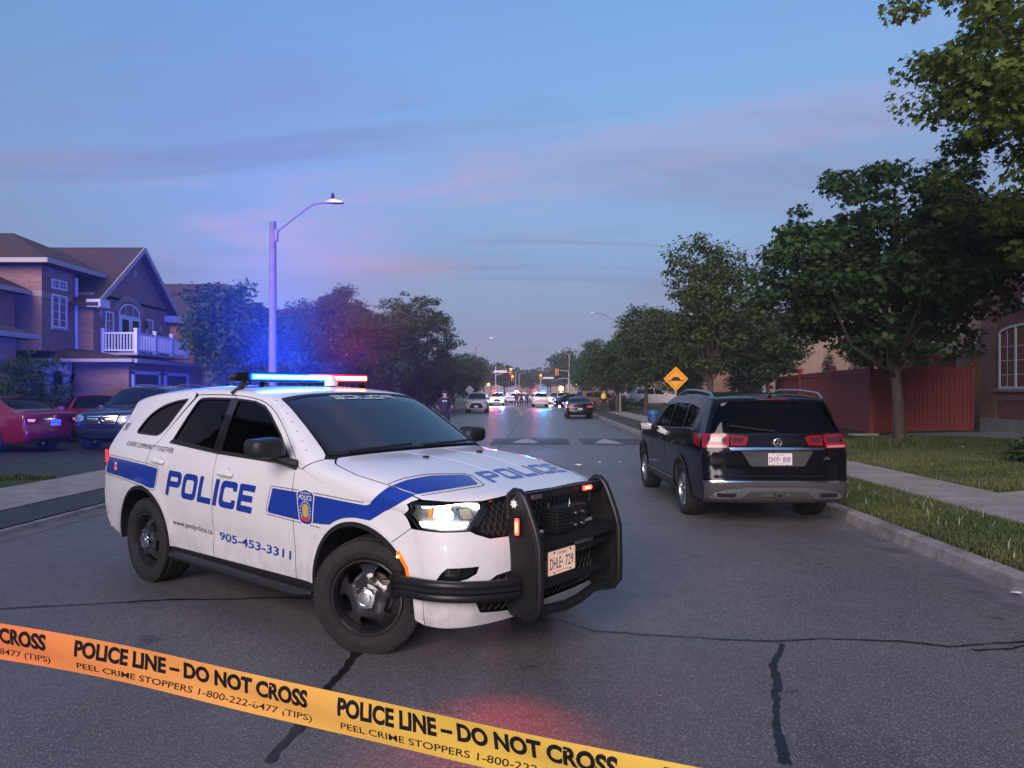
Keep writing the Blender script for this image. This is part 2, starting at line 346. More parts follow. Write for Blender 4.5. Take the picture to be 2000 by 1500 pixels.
# ------------------------------------------------------------------ ground, road, kerbs, pavements
RA=R(1.9)
def RD(v,u,z=0.0): return (-1.2+u*math.sin(RA)+v*math.cos(RA),u*math.cos(RA)-v*math.sin(RA),z)
def RDinv(x,y):
    dx=x+1.2; return (dx*math.cos(RA)-y*math.sin(RA),dx*math.sin(RA)+y*math.cos(RA))
GP=[(-420,.3),(-40,.3),(-14,.3),(-8,.17),(-6.05,.13),(-5.5,.035),(-5.42,-.25),(5.42,-.25),(5.5,.14),(8.4,.17),(12.6,.46),(16,.52),(40,.52),(420,.5)]
def gz(v): return float(np.interp(v,[p[0] for p in GP],[p[1] for p in GP]))
def gzxy(x,y): return gz(RDinv(x,y)[0])
def asphalt(name,base,dark,speck=.5,rough=.5):
    m=bpy.data.materials.new(name); m.use_nodes=True; nt=m.node_tree; L=nt.links; b=nt.nodes['Principled BSDF']; tc=nd(nt,'TexCoord')
    def nz(s,d,r=.6):
        n=nd(nt,'TexNoise'); n.inputs['Scale'].default_value=s; n.inputs['Detail'].default_value=d; n.inputs['Roughness'].default_value=r; L.new(tc.outputs['Object'],n.inputs['Vector']); return n.outputs[0]
    def mr(x,a,b_,c=0,d=1):
        n=nd(nt,'MapRange'); n.inputs[1].default_value=a; n.inputs[2].default_value=b_; n.inputs[3].default_value=c; n.inputs[4].default_value=d; L.new(x,n.inputs[0]); return n.outputs[0]
    def mx(f,a,b_):
        n=nd(nt,'Mix',data_type='RGBA')
        if isinstance(f,float): n.inputs[0].default_value=f
        else: L.new(f,n.inputs[0])
        for i,q in ((6,a),(7,b_)):
            if isinstance(q,tuple): n.inputs[i].default_value=(*q,1)
            else: L.new(q,n.inputs[i])
        return n.outputs[2]
    c=mx(mr(nz(.35,4),.38,.66),base,dark)
    c=mx(mr(nz(7,5,.7),.52,.72,0,.5),c,dark)
    mp=nd(nt,'Mapping'); mp.inputs['Rotation'].default_value=(0,0,RA); mp.inputs['Scale'].default_value=(1.1,.035,1); L.new(tc.outputs['Object'],mp.inputs[0])
    ln=nd(nt,'TexNoise'); ln.inputs['Scale'].default_value=1.0; ln.inputs['Detail'].default_value=5; L.new(mp.outputs[0],ln.inputs['Vector'])
    c=mx(mr(ln.outputs[0],.45,.68,0,.55),c,dark)                      # tyre-polished lanes
    c=mx(mr(nz(.9,3),.60,.64,0,.35),c,tuple(q*.72 for q in dark))     # darker patches
    vo=nd(nt,'TexVoronoi'); vo.inputs['Scale'].default_value=125; vo.inputs['Randomness'].default_value=1; L.new(tc.outputs['Object'],vo.inputs['Vector'])
    sp=nd(nt,'SeparateColor'); L.new(vo.outputs['Color'],sp.inputs[0])
    def mul(a,b_):
        n=nd(nt,'Math',operation='MULTIPLY'); L.new(a,n.inputs[0]); L.new(b_,n.inputs[1]) if not isinstance(b_,float) else setattr(n.inputs[1],'default_value',b_); return n.outputs[0]
    pk=mul(mr(sp.outputs[0],.60,.8),mr(vo.outputs['Distance'],.6,.3))
    c=mx(mul(pk,speck),c,(.60,.57,.54))
    dk=mul(mr(sp.outputs[1],.70,.9),mr(vo.outputs['Distance'],.55,.2))
    c=mx(mul(dk,.6),c,(.012,.012,.014))
    st=mr(nz(1.7,7,.75),.61,.66,0,.6)
    c=mx(st,c,(.022,.021,.022))                                       # oil stains
    L.new(c,b.inputs['Base Color']); b.inputs['Specular IOR Level'].default_value=.45
    L.new(mr(nz(4,4),.3,.7,rough-.08,rough+.1),b.inputs['Roughness'])
    bp=nd(nt,'Bump'); bp.inputs['Strength'].default_value=.55; bp.inputs['Distance'].default_value=.006; L.new(vo.outputs['Distance'],bp.inputs['Height']); L.new(bp.outputs[0],b.inputs['Normal'])
    MATS[name]=m; return m
M_ROAD=asphalt('asphalt',(.150,.137,.137),(.104,.096,.100),.6,.42)
M_DRIVE=asphalt('driveway_asphalt',(.05,.05,.056),(.034,.034,.04),.35,.6)
M_HUMP=asphalt('hump_asphalt',(.05,.049,.053),(.036,.036,.04),.3,.5)
M_SEAL=mat('crack_sealant',(.014,.014,.017),.38,spec=.4,noise=(6,.3),bump=(60,.3,.004))
M_CONC=mat('concrete',(.33,.30,.285),.85,noise=(2.2,.25),bump=(90,.4,.004))
M_KERB=mat('kerb_concrete',(.30,.275,.26),.85,noise=(3,.45,(.12,.115,.115)),bump=(60,.6,.008))
M_GUT=mat('gutter_concrete',(.145,.138,.14),.75,noise=(2.4,.4,(.075,.073,.078)),bump=(80,.5,.005))
M_LINE_Y=mat('yellow_line_paint',(.55,.36,.08),.6,noise=(8,.35))
M_LINE_W=mat('white_line_paint',(.62,.60,.58),.6,noise=(14,.55,(.2,.19,.2)))
def grassmat(name,a,b,c):
    m=bpy.data.materials.new(name); m.use_nodes=True; nt=m.node_tree; L=nt.links; bs=nt.nodes['Principled BSDF']; tc=nd(nt,'TexCoord')
    n=nd(nt,'TexNoise'); n.inputs['Scale'].default_value=.8; n.inputs['Detail'].default_value=6; L.new(tc.outputs['Object'],n.inputs['Vector'])
    n2=nd(nt,'TexNoise'); n2.inputs['Scale'].default_value=38; n2.inputs['Detail'].default_value=4; L.new(tc.outputs['Object'],n2.inputs['Vector'])
    r=nd(nt,'ValToRGB'); e=r.color_ramp.elements; e[0].position=.33; e[0].color=(*a,1); e[1].position=.7; e[1].color=(*b,1); L.new(n.outputs[0],r.inputs[0])
    mx=nd(nt,'Mix',data_type='RGBA'); L.new(r.outputs[0],mx.inputs[6]); mx.inputs[7].default_value=(*c,1)
    mr=nd(nt,'MapRange'); mr.inputs[1].default_value=.5; mr.inputs[2].default_value=.75; L.new(n2.outputs[0],mr.inputs[0]); L.new(mr.outputs[0],mx.inputs[0])
    L.new(mx.outputs[2],bs.inputs['Base Color']); bs.inputs['Roughness'].default_value=.8; bs.inputs['Specular IOR Level'].default_value=.25
    bp=nd(nt,'Bump'); bp.inputs['Strength'].default_value=.9; bp.inputs['Distance'].default_value=.03; L.new(n2.outputs[0],bp.inputs['Height']); L.new(bp.outputs[0],bs.inputs['Normal'])
    MATS[name]=m; return m
M_LAWN=grassmat('lawn',(.045,.072,.025),(.085,.115,.04),(.022,.035,.014))
M_BLADE=grassmat('grass_blades',(.06,.10,.03),(.15,.15,.06),(.04,.065,.02))
def strip(name,prof,us,m,parent=None,kind='structure',thick=None):
    """sheet swept along the road: prof=[(v,z)], us=list of u"""
    V=[RD(v,u,z) for u in us for v,z in prof]; n=len(prof)
    F=[(i*n+k,i*n+k+1,(i+1)*n+k+1,(i+1)*n+k) for i in range(len(us)-1) for k in range(n-1)]
    o=mk(name,V,F,m,parent,smooth=False)
    if parent is None: tag(o,kind=kind)
    return o
US=[-80,-20,0,10,20,40,80,160,400,640]
strip('ground',GP,US,M_LAWN)
road=strip('road',[(v,.02-.0009*v*v) for v in np.linspace(-5.02,5.02,13)],[-79,-20,-8]+list(range(0,60,4))+[60,80,100,130,160,220,290],M_ROAD)
RZ=lambda v:.02-.0009*v*v
for sg,nm in ((1,'kerb_right'),(-1,'kerb_left')):
    pr=[(4.98,RZ(5.02)-.05),(5.0,RZ(5)+.004),(5.34,-.015),(5.38,-.005),(5.405,.115),(5.43,.138),(5.55,.145),(5.56,.05)]
    us=[-30,-10]+list(np.arange(0,60,3.0))+[60,90,108]
    if sg<0:
        pr=[(-v,min(z,.03 if v>5.39 else 9)) for v,z in pr][::-1]; us=[-30,-10,0,6,16,30,50,108]
    o=strip(nm,pr,us,[M_KERB,M_GUT]); n=len(pr)-1
    mi=[]
    for i in range(len(us)-1):
        for k in range(n): mi.append(1 if (k<3 if sg>0 else k>n-4) else 0)
    o.data.polygons.foreach_set('material_index',mi)
def sheet(name,poly,m,z=.006,parent=None,kind='structure',zf=None,sub=.6):
    """flat sheet on the ground from a (v,u) polygon, following the ground height"""
    v,f=cdt(poly,(),sub,sub,sub); o=mk(name,[RD(a,b,(zf(a) if zf else gz(a))+z) for a,b in v],f,m,parent,smooth=False)
    if parent is None: tag(o,kind=kind)
    return o
def pavement(nm,v0,v1,u0,u1,step=1.5):
    e=bpy.data.objects.new(nm,None); COL.objects.link(e); tag(e,kind='structure')
    bed=strip('joint_bed',[(v0,gz(v0)+.006),(v1,gz(v1)+.006)],[u0-20,u1,130],M_GUT,e)
    u=u0; k=0
    while u<u1:
        w=step-.012; mb=MB(); zz=[gz(v0)+.022+random.uniform(-.003,.003),gz(v1)+.022+random.uniform(-.003,.003)]
        a,b=v0+.004,v1-.004
        q=rpoly([(a,u,.02),(b,u,.02),(b,u+w,.02),(a,u+w,.02)],2); n=len(q)
        top=[RD(p,r,zz[0]+(zz[1]-zz[0])*(p-v0)/(v1-v0)) for p,r in q]; bot=[(x,y,z-.05) for x,y,z in top]
        mk('slab',top+bot,[tuple(range(n))]+[(i,n+i,n+(i+1)%n,(i+1)%n) for i in range(n)],M_CONC,e,smooth=False); u+=step; k+=1
    return e
pavement('pavement_right',6.95,8.35,5.0,59)
pavement('pavement_left',-7.55,-6.05,5.0,47)
# driveways
sheet('driveway_near_left',[(-6.04,6.2),(-5.51,5.9),(-5.51,15.5),(-6.04,15.3)],M_DRIVE,.008)
sheet('driveway_left',[(-16.5,13.6),(-12.5,13.3),(-7.56,13.2),(-7.56,30),(-16.5,30)],M_DRIVE,.008)
sheet('driveway_left_neighbour',[(-16,5.5),(-7.56,5.5),(-7.56,11.0),(-9,11.4),(-16,11.6)],M_DRIVE,.008)
sheet('concrete_path_right',[(8.36,9.6),(8.36,11.6),(14.5,12.6),(14.5,10.6)],M_CONC,.012)
sheet('concrete_walk_by_house',[(11.6,21.6),(15.6,17.0),(18,17.0),(16.2,23.4),(12.2,23.0)],M_CONC,.012)
for i,(u0,u1) in enumerate(((27,31),(36,41),(47,52))):
    sheet('driveway_right',[(5.56,u0-.6),(6.94,u0),(6.94,u1),(5.56,u1+.6)],M_DRIVE,.008)
    sheet('driveway_right',[(8.36,u0),(14,u0+.2),(14,u1+.2),(8.36,u1)],M_DRIVE if i else M_CONC,.010)
# low concrete edging with weeds on the left lawn wedge
mb=MB()
pts=[(-16,11.9),(-12,11.75),(-10,11.8),(-9.0,12.2),(-8.6,12.6)]
for (a,b),(c,d) in zip(pts,pts[1:]):
    p=Vector(RD(a,b,gz(a)+.02)); q=Vector(RD(c,d,gz(c)+.02)); m_=(p+q)/2; t=q-p
    mb.box(m_,(t.length,.14,.14),math.atan2(t.y,t.x),bev=.02)
tag(mb.build('concrete_edging',M_KERB),'low curved concrete edging round the grass wedge beside the left driveway','edging')
# sealed cracks: ribbons of bitumen lying on the road
def crack(pts,w,seed,parent=road):
    r=np.random.default_rng(seed); P=[]; 
    for (a,b),(c,d) in zip(pts,pts[1:]):
        k=max(2,int(math.hypot(c-a,d-b)/.035))
        for j in range(k): P.append((a+(c-a)*j/k,b+(d-b)*j/k))
    P.append(pts[-1]); P=np.array(P); n=len(P)
    wob=np.cumsum(r.normal(0,.0045,n)); wob-=np.linspace(wob[0],wob[-1],n)
    T=np.gradient(P,axis=0); T/=np.linalg.norm(T,axis=1)[:,None]; Nn=np.stack([-T[:,1],T[:,0]],1)
    ww=w*np.clip(1+.20*r.normal(0,1,n)+.22*np.sin(np.arange(n)*.23+seed),.25,2.2); ww=ww*.8; P=P+Nn*wob[:,None]; A=P+Nn*ww[:,None]/2; B=P-Nn*ww[:,None]/2
    V=[]
    for a,b in zip(A,B):
        for q in (a,b):
            v,u=RDinv(*q); V.append((q[0],q[1],RZ(v)+.005))
    return mk('sealed_crack',V,[(2*i,2*i+1,2*i+3,2*i+2) for i in range(n-1)],M_SEAL,parent,smooth=False)
def px(x,y,z=0.0):
    d=FPX*(EYE-z)/(y-HZ); return ((x-1000)*d/FPX,d)
crack([px(1535,1500),px(1522,1430),px(1518,1350),px(1515,1300),px(1528,1262)],.055,1)
crack([px(1000,1210),px(1090,1216),px(1160,1238),px(1300,1247),px(1420,1254),px(1530,1258),px(1620,1252),px(1760,1256),px(1860,1266),px(1940,1258),px(2060,1246)],.03,2)
crack([px(1900,1272),px(1960,1268),px(2060,1254)],.03,3)
crack([px(525,1498),px(590,1420),px(640,1350),px(690,1285),px(760,1200),px(860,1080),px(960,900),px(1000,845),px(1018,815)],.075,4)
crack([px(-60,1196),px(60,1190),px(180,1184),px(330,1174),px(560,1172),px(620,1176)],.035,5)
crack([px(-40,1012),px(60,1002),px(150,992)],.03,8)
crack([px(1230,858),px(1100,858),px(985,857)],.05,6)
# markings
def paint(name,pts,m,z=.006,parent=road):
    v,f=cdt([RDinv(*p) for p in pts],(),.5,.5,.5); return mk(name,[RD(a,b,RZ(a)+z) for a,b in v],f,m,parent,smooth=False)
def line(name,P,w,m):
    P=np.array(P); T=np.gradient(P,axis=0); T/=np.linalg.norm(T,axis=1)[:,None]; Nn=np.stack([-T[:,1],T[:,0]],1)*w/2
    V=[]
    for a in np.stack([P+Nn,P-Nn],1).reshape(-1,2):
        v,u=RDinv(*a); V.append((a[0],a[1],RZ(v)+.006))
    return mk(name,V,[(2*i,2*i+1,2*i+3,2*i+2) for i in range(len(P)-1)],m,road,smooth=False)
line('yellow_line',[px(1018,813),px(1017,806),px(1013,800),px(1005,794.5),px(998,791)],.22,M_LINE_Y)
for a,b in (((1022,806.5),(1027,804.3)),((1029,803.2),(1033,801.2)),((1035,800.2),(1038.5,798.6)),((1041,797.6),(1045,796))):
    line('white_dash',[px(*a),px(*b)],.25,M_LINE_W)
# speed hump: a raised asphalt table with white arrow-head triangles
hu0,hu1=24.0,27.2
hp=[(hu0+(hu1-hu0)*i/10,.075*math.sin(PI*i/10)**.7 if 0<i<10 else 0) for i in range(11)]
V=[];F=[]
for k,v in enumerate((-4.9,-4.2,-1.3,-.9)):
    for u,z in hp: V.append(RD(v,u,RZ(v)+.004+(z if 0<k<3 else 0)))
n=len(hp)
for k in range(3): F+=[(k*n+i,(k+1)*n+i,(k+1)*n+i+1,k*n+i+1) for i in range(n-1)]
def hump(v0,v1,label):
    vs_=(v0,v0+.35,v1-.35,v1); V=[RD(v,u,RZ(v)+.004+(z if 0<k<3 else 0)) for k,v in enumerate(vs_) for u,z in hp]
    o=mk('speed_hump',V,F,M_HUMP,None,smooth=False); tag(o,label,'speed hump','speed hump tables across the road'); return o
def tri(o,v,w=1.05):
    P=[(v-w,hu0+.25),(v+w,hu0+.25),(v+w*.06,hu1-1.3),(v-w*.06,hu1-1.3)]; vv,ff=cdt(P,(),.15,.15,.12)
    zf=lambda u:float(np.interp(u,[h[0] for h in hp],[h[1] for h in hp]))
    mk('white_triangle',[RD(a,b,RZ(a)+.012+zf(b)) for a,b in vv],ff,mat('worn_white_paint',(.42,.40,.39),.7,noise=(16,.6,(.13,.125,.125))),o,smooth=False)
h1=hump(-4.7,-1.0,'dark asphalt speed hump table on the left side of the road'); tri(h1,-2.6,.45)
h2=hump(-.35,2.35,'dark asphalt speed hump table in the middle with a worn white triangle'); tri(h2,.85,.45)
h3=hump(2.75,5.0,'dark asphalt speed hump table by the right kerb with a bright white triangle'); tri(h3,3.6,.45)
# grass blades
def blades(name,label,poly,count,hmin,hmax,seed,w=.006,m=None,cat='grass'):
    r=np.random.default_rng(seed); q=np.array(poly); lo=q.min(0); hi=q.max(0); P=r.uniform(lo,hi,(int(count*2.2),2)); P=P[inpoly(P,poly)][:count]; n=len(P)
    base=np.stack([-1.2+P[:,1]*math.sin(RA)+P[:,0]*math.cos(RA),P[:,1]*math.cos(RA)-P[:,0]*math.sin(RA),np.interp(P[:,0],[p[0] for p in GP],[p[1] for p in GP])],1); h=r.uniform(hmin,hmax,n)*(1+.5*(r.random(n)<.08)); a=r.uniform(0,2*PI,n); lean=r.uniform(.1,.75,n)*h
    d=np.stack([np.cos(a),np.sin(a),np.zeros(n)],1); sd_=np.stack([-np.sin(a),np.cos(a),np.zeros(n)],1)*(w*r.uniform(.6,1.4,n))[:,None]
    up=np.zeros((n,3)); up[:,2]=1
    mid=base+up*(h*.6)[:,None]+d*(lean*.35)[:,None]; tip=base+up*h[:,None]*.95+d*lean[:,None]
    V=np.stack([base-sd_,base+sd_,mid+sd_*.8,mid-sd_*.8,tip],1).reshape(-1,3); k=np.arange(n)[:,None]*5
    F=np.concatenate([k+[0,1,2],k+[0,2,3],k+[3,2,4]]); o=np_mesh(name,V,F,m or M_BLADE); tag(o,label,cat,kind='stuff'); return o
blades('boulevard_grass','short green grass on the strip between right kerb and pavement',[(5.56,3.6),(6.94,3.6),(6.94,15),(5.56,15)],70000,.03,.09,11)
blades('lawn_grass','short green lawn grass between right pavement and red fence',[(8.37,11.8),(11.6,12.4),(15,18),(12,22.5),(8.37,22.5)],60000,.03,.075,12,.008)
blades('wedge_grass','rough grass on the wedge beside the left driveway',[(-16,11.95),(-10,11.85),(-8.7,12.5),(-7.6,12.9),(-7.6,13.15),(-16,13.5)],14000,.03,.09,13,.009)
blades('boulevard_grass','mown grass of the far right boulevard strip',[(5.56,15),(6.94,15),(6.94,27),(5.56,27)],16000,.03,.06,14,.01)
DUR=[(.52,.30,.86,.30,2.6),(.52,.48,.93,.46,2.5),(.48,.70,.955,.70,2.3),(.43,.88,.945,.92,2.1),(.38,.97,.90,1.05,2.1),(.30,1.0,.845,1.10,2.5),
(.08,1.03,.50,1.175,2.9),(-.25,1.085,.12,1.245,3.0),(-.62,1.185,-.36,1.295,2.9),(-.78,1.32,-.48,1.352,2.5),(-1.0,1.50,-.80,1.535,2.4),(-1.25,1.645,-1.13,1.715,2.4),
(-1.55,1.72,-1.4,1.775,2.4),(-2.05,1.75,-2.0,1.812,2.4),(-2.7,1.74,-2.7,1.808,2.4),(-3.25,1.70,-3.4,1.765,2.4),(-3.58,1.64,-3.86,1.70,2.4),(-3.70,1.54,-3.95,1.61,2.4),
(-3.86,1.28,-4.07,1.28,2.5),(-3.92,1.1,-4.12,1.1,2.6),(-3.95,.87,-4.16,.88,2.6),(-3.99,.74,-4.22,.75,2.6),(-3.96,.55,-4.2,.55,2.6),(-3.86,.42,-4.08,.40,2.6)]
DWZ=[(.25,.90),(.36,.925),(.45,.935),(.58,.943),(.70,.950),(.80,.958),(.95,.965),(1.08,.962),(1.18,.945),(1.27,.925),(1.40,.880),(1.55,.822),(1.68,.762),(1.80,.70)]
def dtaper(x,z):
    t=0.
    if x>-.2: t+=(.055-.03*max(0,min(1,(.8-z)/.35)))*((x+.2)/.65)**2
    if x<-3.0: t+=.05*((-3.0-x)/.9)**2
    if z>1.2 and x<-2.2: t+=.05*min(1,(z-1.2)/.3)*((-2.2-x)/1.5)**1.5
    return t
def dbump(x,z):
    b=0.
    for cx in (-.04,-3.06):
        r=math.hypot(x-cx,z-.40)
        b+=.014*math.exp(-((r-.50)/.05)**2)
    if -2.5<x<-.65: b-=.012*math.exp(-((z-.60)/.07)**2)*min(1,(x+2.5)/.25,(-.65-x)/.25)
    return b
# rear rows a little shorter
DUR=[(a+(.05 if i>16 else 0),b,c+(.05 if i>16 else 0),d+(.012 if 4<i<8 else 0),n) for i,(a,b,c,d,n) in enumerate(DUR)]
DS=Shell(DUR,DWZ,dtaper,[dbump])
def set_normals(o,Nv):
    o.data.normals_split_custom_set_from_vertices([tuple(map(float,n)) for n in Nv])
def chart_mesh(fn,nfn,v2,f2,off,fl,flip=False,mirror=False):
    """lift a 2-D triangulation onto a chart, with a turned-in edge of depth fl; returns V,F,normals"""
    P=[];Nn=[]
    for a,b in v2:
        n=nfn(a,b); p=fn(a,b)+n*off; P.append(p); Nn.append(n)
    F=[tuple(f) for f in f2]
    if fl:
        ec={}
        for f in F:
            for i in range(3): ec[(f[i],f[(i+1)%3])]=1
        bd=[(a,b) for a,b in ec if (b,a) not in ec]
        for a,b in bd:
            k=len(P); t=P[b]-P[a]; fn_=np.cross(t,-Nn[a]); l=np.linalg.norm(fn_); fn_=fn_/l if l>0 else Nn[a]
            P+=[P[a],P[b],P[b]-Nn[b]*fl,P[a]-Nn[a]*fl]; Nn+=[-fn_*-1]*4; F.append((k+1,k,k+3,k+2))
    P=np.array(P); Nn=np.array(Nn)
    if mirror: P=P*[1,-1,1]; Nn=Nn*[1,-1,1]; F=[f[::-1] for f in F]
    return P,F,Nn
def side_panel(S,name,outer,holes,m,parent,off=0.,fl=.02,g=.06,sides=(-1,1),step=.035):
    v2,f2=cdt(outer,holes,g,g,step); nf=lambda x,z:S.nrm(S.side0,x,z,1); r=[]
    P,F,N=chart_mesh(S.side0,nf,v2,f2,off,fl)
    for sg in sides:
        Q,G,M=(P,F,N) if sg<0 else (P*[1,-1,1],[f[::-1] for f in F],N*[1,-1,1])
        o=mk(name,Q,G,m,parent); set_normals(o,M); r.append(o)
    return r
def rib_panel(S,name,outer,holes,m,parent,off=0.,fl=.02,gv=.05,gs=.16,step=.05,both=False):
    """outer/holes as (v,s); s is scaled so that the grid stays even"""
    k=.33; sc_=lambda L:[(a,b*k) for a,b in L]
    v2,f2=cdt(sc_(outer),[sc_(h) for h in holes],gv,gs*k,step)
    fn=lambda v,sk:S.rib0(sk/k,v); nf=lambda v,sk:S.nrm(S.rib0,sk/k,v,-1)
    P,F,N=chart_mesh(fn,nf,v2,f2,off,fl)
    o=mk(name,P,F,m,parent); set_normals(o,N); r=[o]
    if both:
        o2=mk(name,P*[1,-1,1],[f[::-1] for f in F],m,parent); set_normals(o2,N*[1,-1,1]); r.append(o2)
    return r
def mir(L): 
    """close a right-half (v<=0) outline over the centre line"""
    return L+[(-a,b) for a,b in reversed(L) if abs(a)>1e-6]
def ccw(L):
    a=sum(L[i-1][0]*L[i][1]-L[i][0]*L[i-1][1] for i in range(len(L))); return L if a>0 else L[::-1]
def pe_pts(S,s0,s1,n=14,inset=0):
    r=[]
    for i in range(n+1):
        s=s0+(s1-s0)*i/n; p=S.pe(s)
        if inset:
            t=S.pe(s+.02)-S.pe(s-.02); t/=np.linalg.norm(t); p=p+np.array((-t[1],t[0]))*inset
        r.append((float(p[0]),float(p[1])))
    return r
def arc(cx,cz,r,a0,a1,n=20): return [(cx+r*math.cos(R(a0+(a1-a0)*i/n)),cz+r*math.sin(R(a0+(a1-a0)*i/n))) for i in range(n+1)]
def offset_loop(L,d):
    """shrink (d>0) a CCW loop"""
    q=np.array(ccw(L)); n=len(q); out=[]
    for i in range(n):
        a=q[i]-q[i-1]; b=q[(i+1)%n]-q[i]; a/=max(1e-9,np.linalg.norm(a)); b/=max(1e-9,np.linalg.norm(b))
        na=np.array((-a[1],a[0])); nb=np.array((-b[1],b[0])); m=na+nb; l=np.linalg.norm(m); m=m/l if l>1e-6 else na
        out.append(tuple(q[i]+m*min(d/max(.35,m@na),2.5*d) if d>0 else q[i]+m*max(d/max(.35,m@na),2.5*d)))
    return out
def side_text(S,name,V2,F2,x0,z0,m,parent,off=.0025,rise=0,maxe=.05):
    """drape flat lettering on the side chart"""
    bm=bmesh.new(); vs_=[bm.verts.new((x0+a,z0+b+rise*a,0)) for a,b in V2]
    for f in F2:
        try: bm.faces.new([vs_[i] for i in f])
        except ValueError: pass
    for _ in range(4):
        L=[e for e in bm.edges if e.calc_length()>maxe]
        if not L: break
        bmesh.ops.subdivide_edges(bm,edges=L,cuts=1); bmesh.ops.triangulate(bm,faces=list(bm.faces))
    bm.verts.index_update(); P=[];N=[]
    for v in bm.verts:
        n=S.nrm(S.side0,v.co.x,v.co.y,1); P.append(S.side0(v.co.x,v.co.y)+n*off); N.append(n)
    F=[[v.index for v in f.verts] for f in bm.faces]; bm.free()
    o=mk(name,P,F,m,parent); set_normals(o,N); return o
# materials of cars
def whitepaint():
    """white paint with road film low on the body"""
    m=mat('white_car_paint',(.79,.78,.79),.28,coat=.8,spec=.5); nt=m.node_tree; L=nt.links; b=nt.nodes['Principled BSDF']; tc=nd(nt,'TexCoord'); s=nd(nt,'SeparateXYZ'); L.new(tc.outputs['Object'],s.inputs[0])
    n=nd(nt,'TexNoise'); n.inputs['Scale'].default_value=5; n.inputs['Detail'].default_value=8; n.inputs['Roughness'].default_value=.7; L.new(tc.outputs['Object'],n.inputs['Vector'])
    r=nd(nt,'MapRange'); r.inputs[1].default_value=.85; r.inputs[2].default_value=.30; r.inputs[3].default_value=0; r.inputs[4].default_value=.75; L.new(s.outputs[2],r.inputs[0])
    q=nd(nt,'MapRange'); q.inputs[1].default_value=.38; q.inputs[2].default_value=.72; L.new(n.outputs[0],q.inputs[0]); k=nd(nt,'Math',operation='MULTIPLY'); L.new(r.outputs[0],k.inputs[0]); L.new(q.outputs[0],k.inputs[1])
    x=nd(nt,'Mix',data_type='RGBA'); x.inputs[6].default_value=(.79,.78,.79,1); x.inputs[7].default_value=(.33,.29,.26,1); L.new(k.outputs[0],x.inputs[0]); L.new(x.outputs[2],b.inputs['Base Color'])
    a=nd(nt,'MapRange'); a.inputs[3].default_value=.8; a.inputs[4].default_value=.15; L.new(k.outputs[0],a.inputs[0]); L.new(a.outputs[0],b.inputs['Coat Weight']); return m
M_WHITE=whitepaint()
M_BLUE=mat('blue_vinyl',(.012,.045,.33),.3,coat=.5)
M_NAVY=mat('dark_navy_vinyl',(.01,.015,.06),.35)
M_WVIN=mat('white_vinyl',(.8,.8,.8),.35)
M_BLK=mat('black_plastic',(.016,.016,.018),.5,noise=(40,.2))
M_GBLK=mat('gloss_black',(.008,.008,.009),.12,coat=.6)
M_PCOAT=mat('black_powder_coat',(.013,.013,.014),.38,noise=(30,.2),bump=(300,.15,.002))
M_RUB=mat('tyre_rubber',(.022,.021,.021),.82,noise=(14,.35),bump=(120,.3,.003))
M_CHR=mat('chrome',(.80,.80,.81),.16,metal=1)
M_ALU=mat('wheel_alloy',(.42,.42,.44),.3,metal=1)
M_DARKIN=mat('cabin_trim',(.012,.012,.014),.8)
M_GRILLE=mat('grille_backing',(.006,.006,.007),.8)
M_AMBER=mat('amber_lens',(.6,.09,.01),.2,emit=(1,.16,.01),es=.5)
M_REDL=mat('red_lens',(.35,.008,.012),.15,coat=.8)
M_GLW=glassmat('windscreen_glass',(.42,.45,.52),1.0,2.2)
M_GLS=glassmat('privacy_glass',(.05,.05,.065),.4)
M_LENS=glassmat('lamp_lens',(.9,.92,.93))
M_REFL=mat('lamp_reflector',(.5,.5,.52),.18,metal=1)
M_DRL=emat('daytime_led',(1.0,.97,.86),14)
M_BEAM=emat('headlamp_led',(1.0,.97,.9),9)
M_LR=emat('red_warning_led',(1.0,.02,.015),7)
M_LRH=emat('red_warning_led_core',(1.0,.30,.05),6)
M_LB=emat('blue_warning_led',(.0,.014,1.0),24); M_LP=emat('pink_red_warning_led',(1.0,.002,.010),18); M_LPC=emat('pink_red_led_core',(1.0,.34,.10),14)
M_LBC=emat('blue_warning_led_core',(.10,.70,1.0),14)
M_LAMB=emat('amber_led',(1,.45,.08),10)
M_PLATE=mat('plate_white',(.72,.66,.62),.35)
M_PLB=mat('plate_blue',(.02,.03,.16),.4)
M_ORANGE=mat('orange_fabric',(.7,.10,.03),.7)
def disc_mesh(name,rout,holes,zf,m,parent,mx,th=.03,g=.02):
    v2,f2=cdt([(rout*math.cos(2*PI*i/64),rout*math.sin(2*PI*i/64)) for i in range(64)],holes,g,g,.015)
    P=[(a,b,zf(math.hypot(a,b),math.atan2(b,a))) for a,b in v2]; F=[tuple(f) for f in f2]; ec=set()
    for f in F:
        for i in range(3): ec.add((f[i],f[(i+1)%3]))
    bd=[(a,b) for a,b in ec if (b,a) not in ec]; n=len(P)
    idx={}
    for a,b in bd:
        for q in (a,b):
            if q not in idx: idx[q]=len(P); x,y,z=P[q]; P.append((x*.985,y*.985,z-th))
        F.append((b,a,idx[a],idx[b]))
    P=[tuple(mx@Vector(p)) for p in P]
    return mk(name,P,F,m,parent,ang=50)
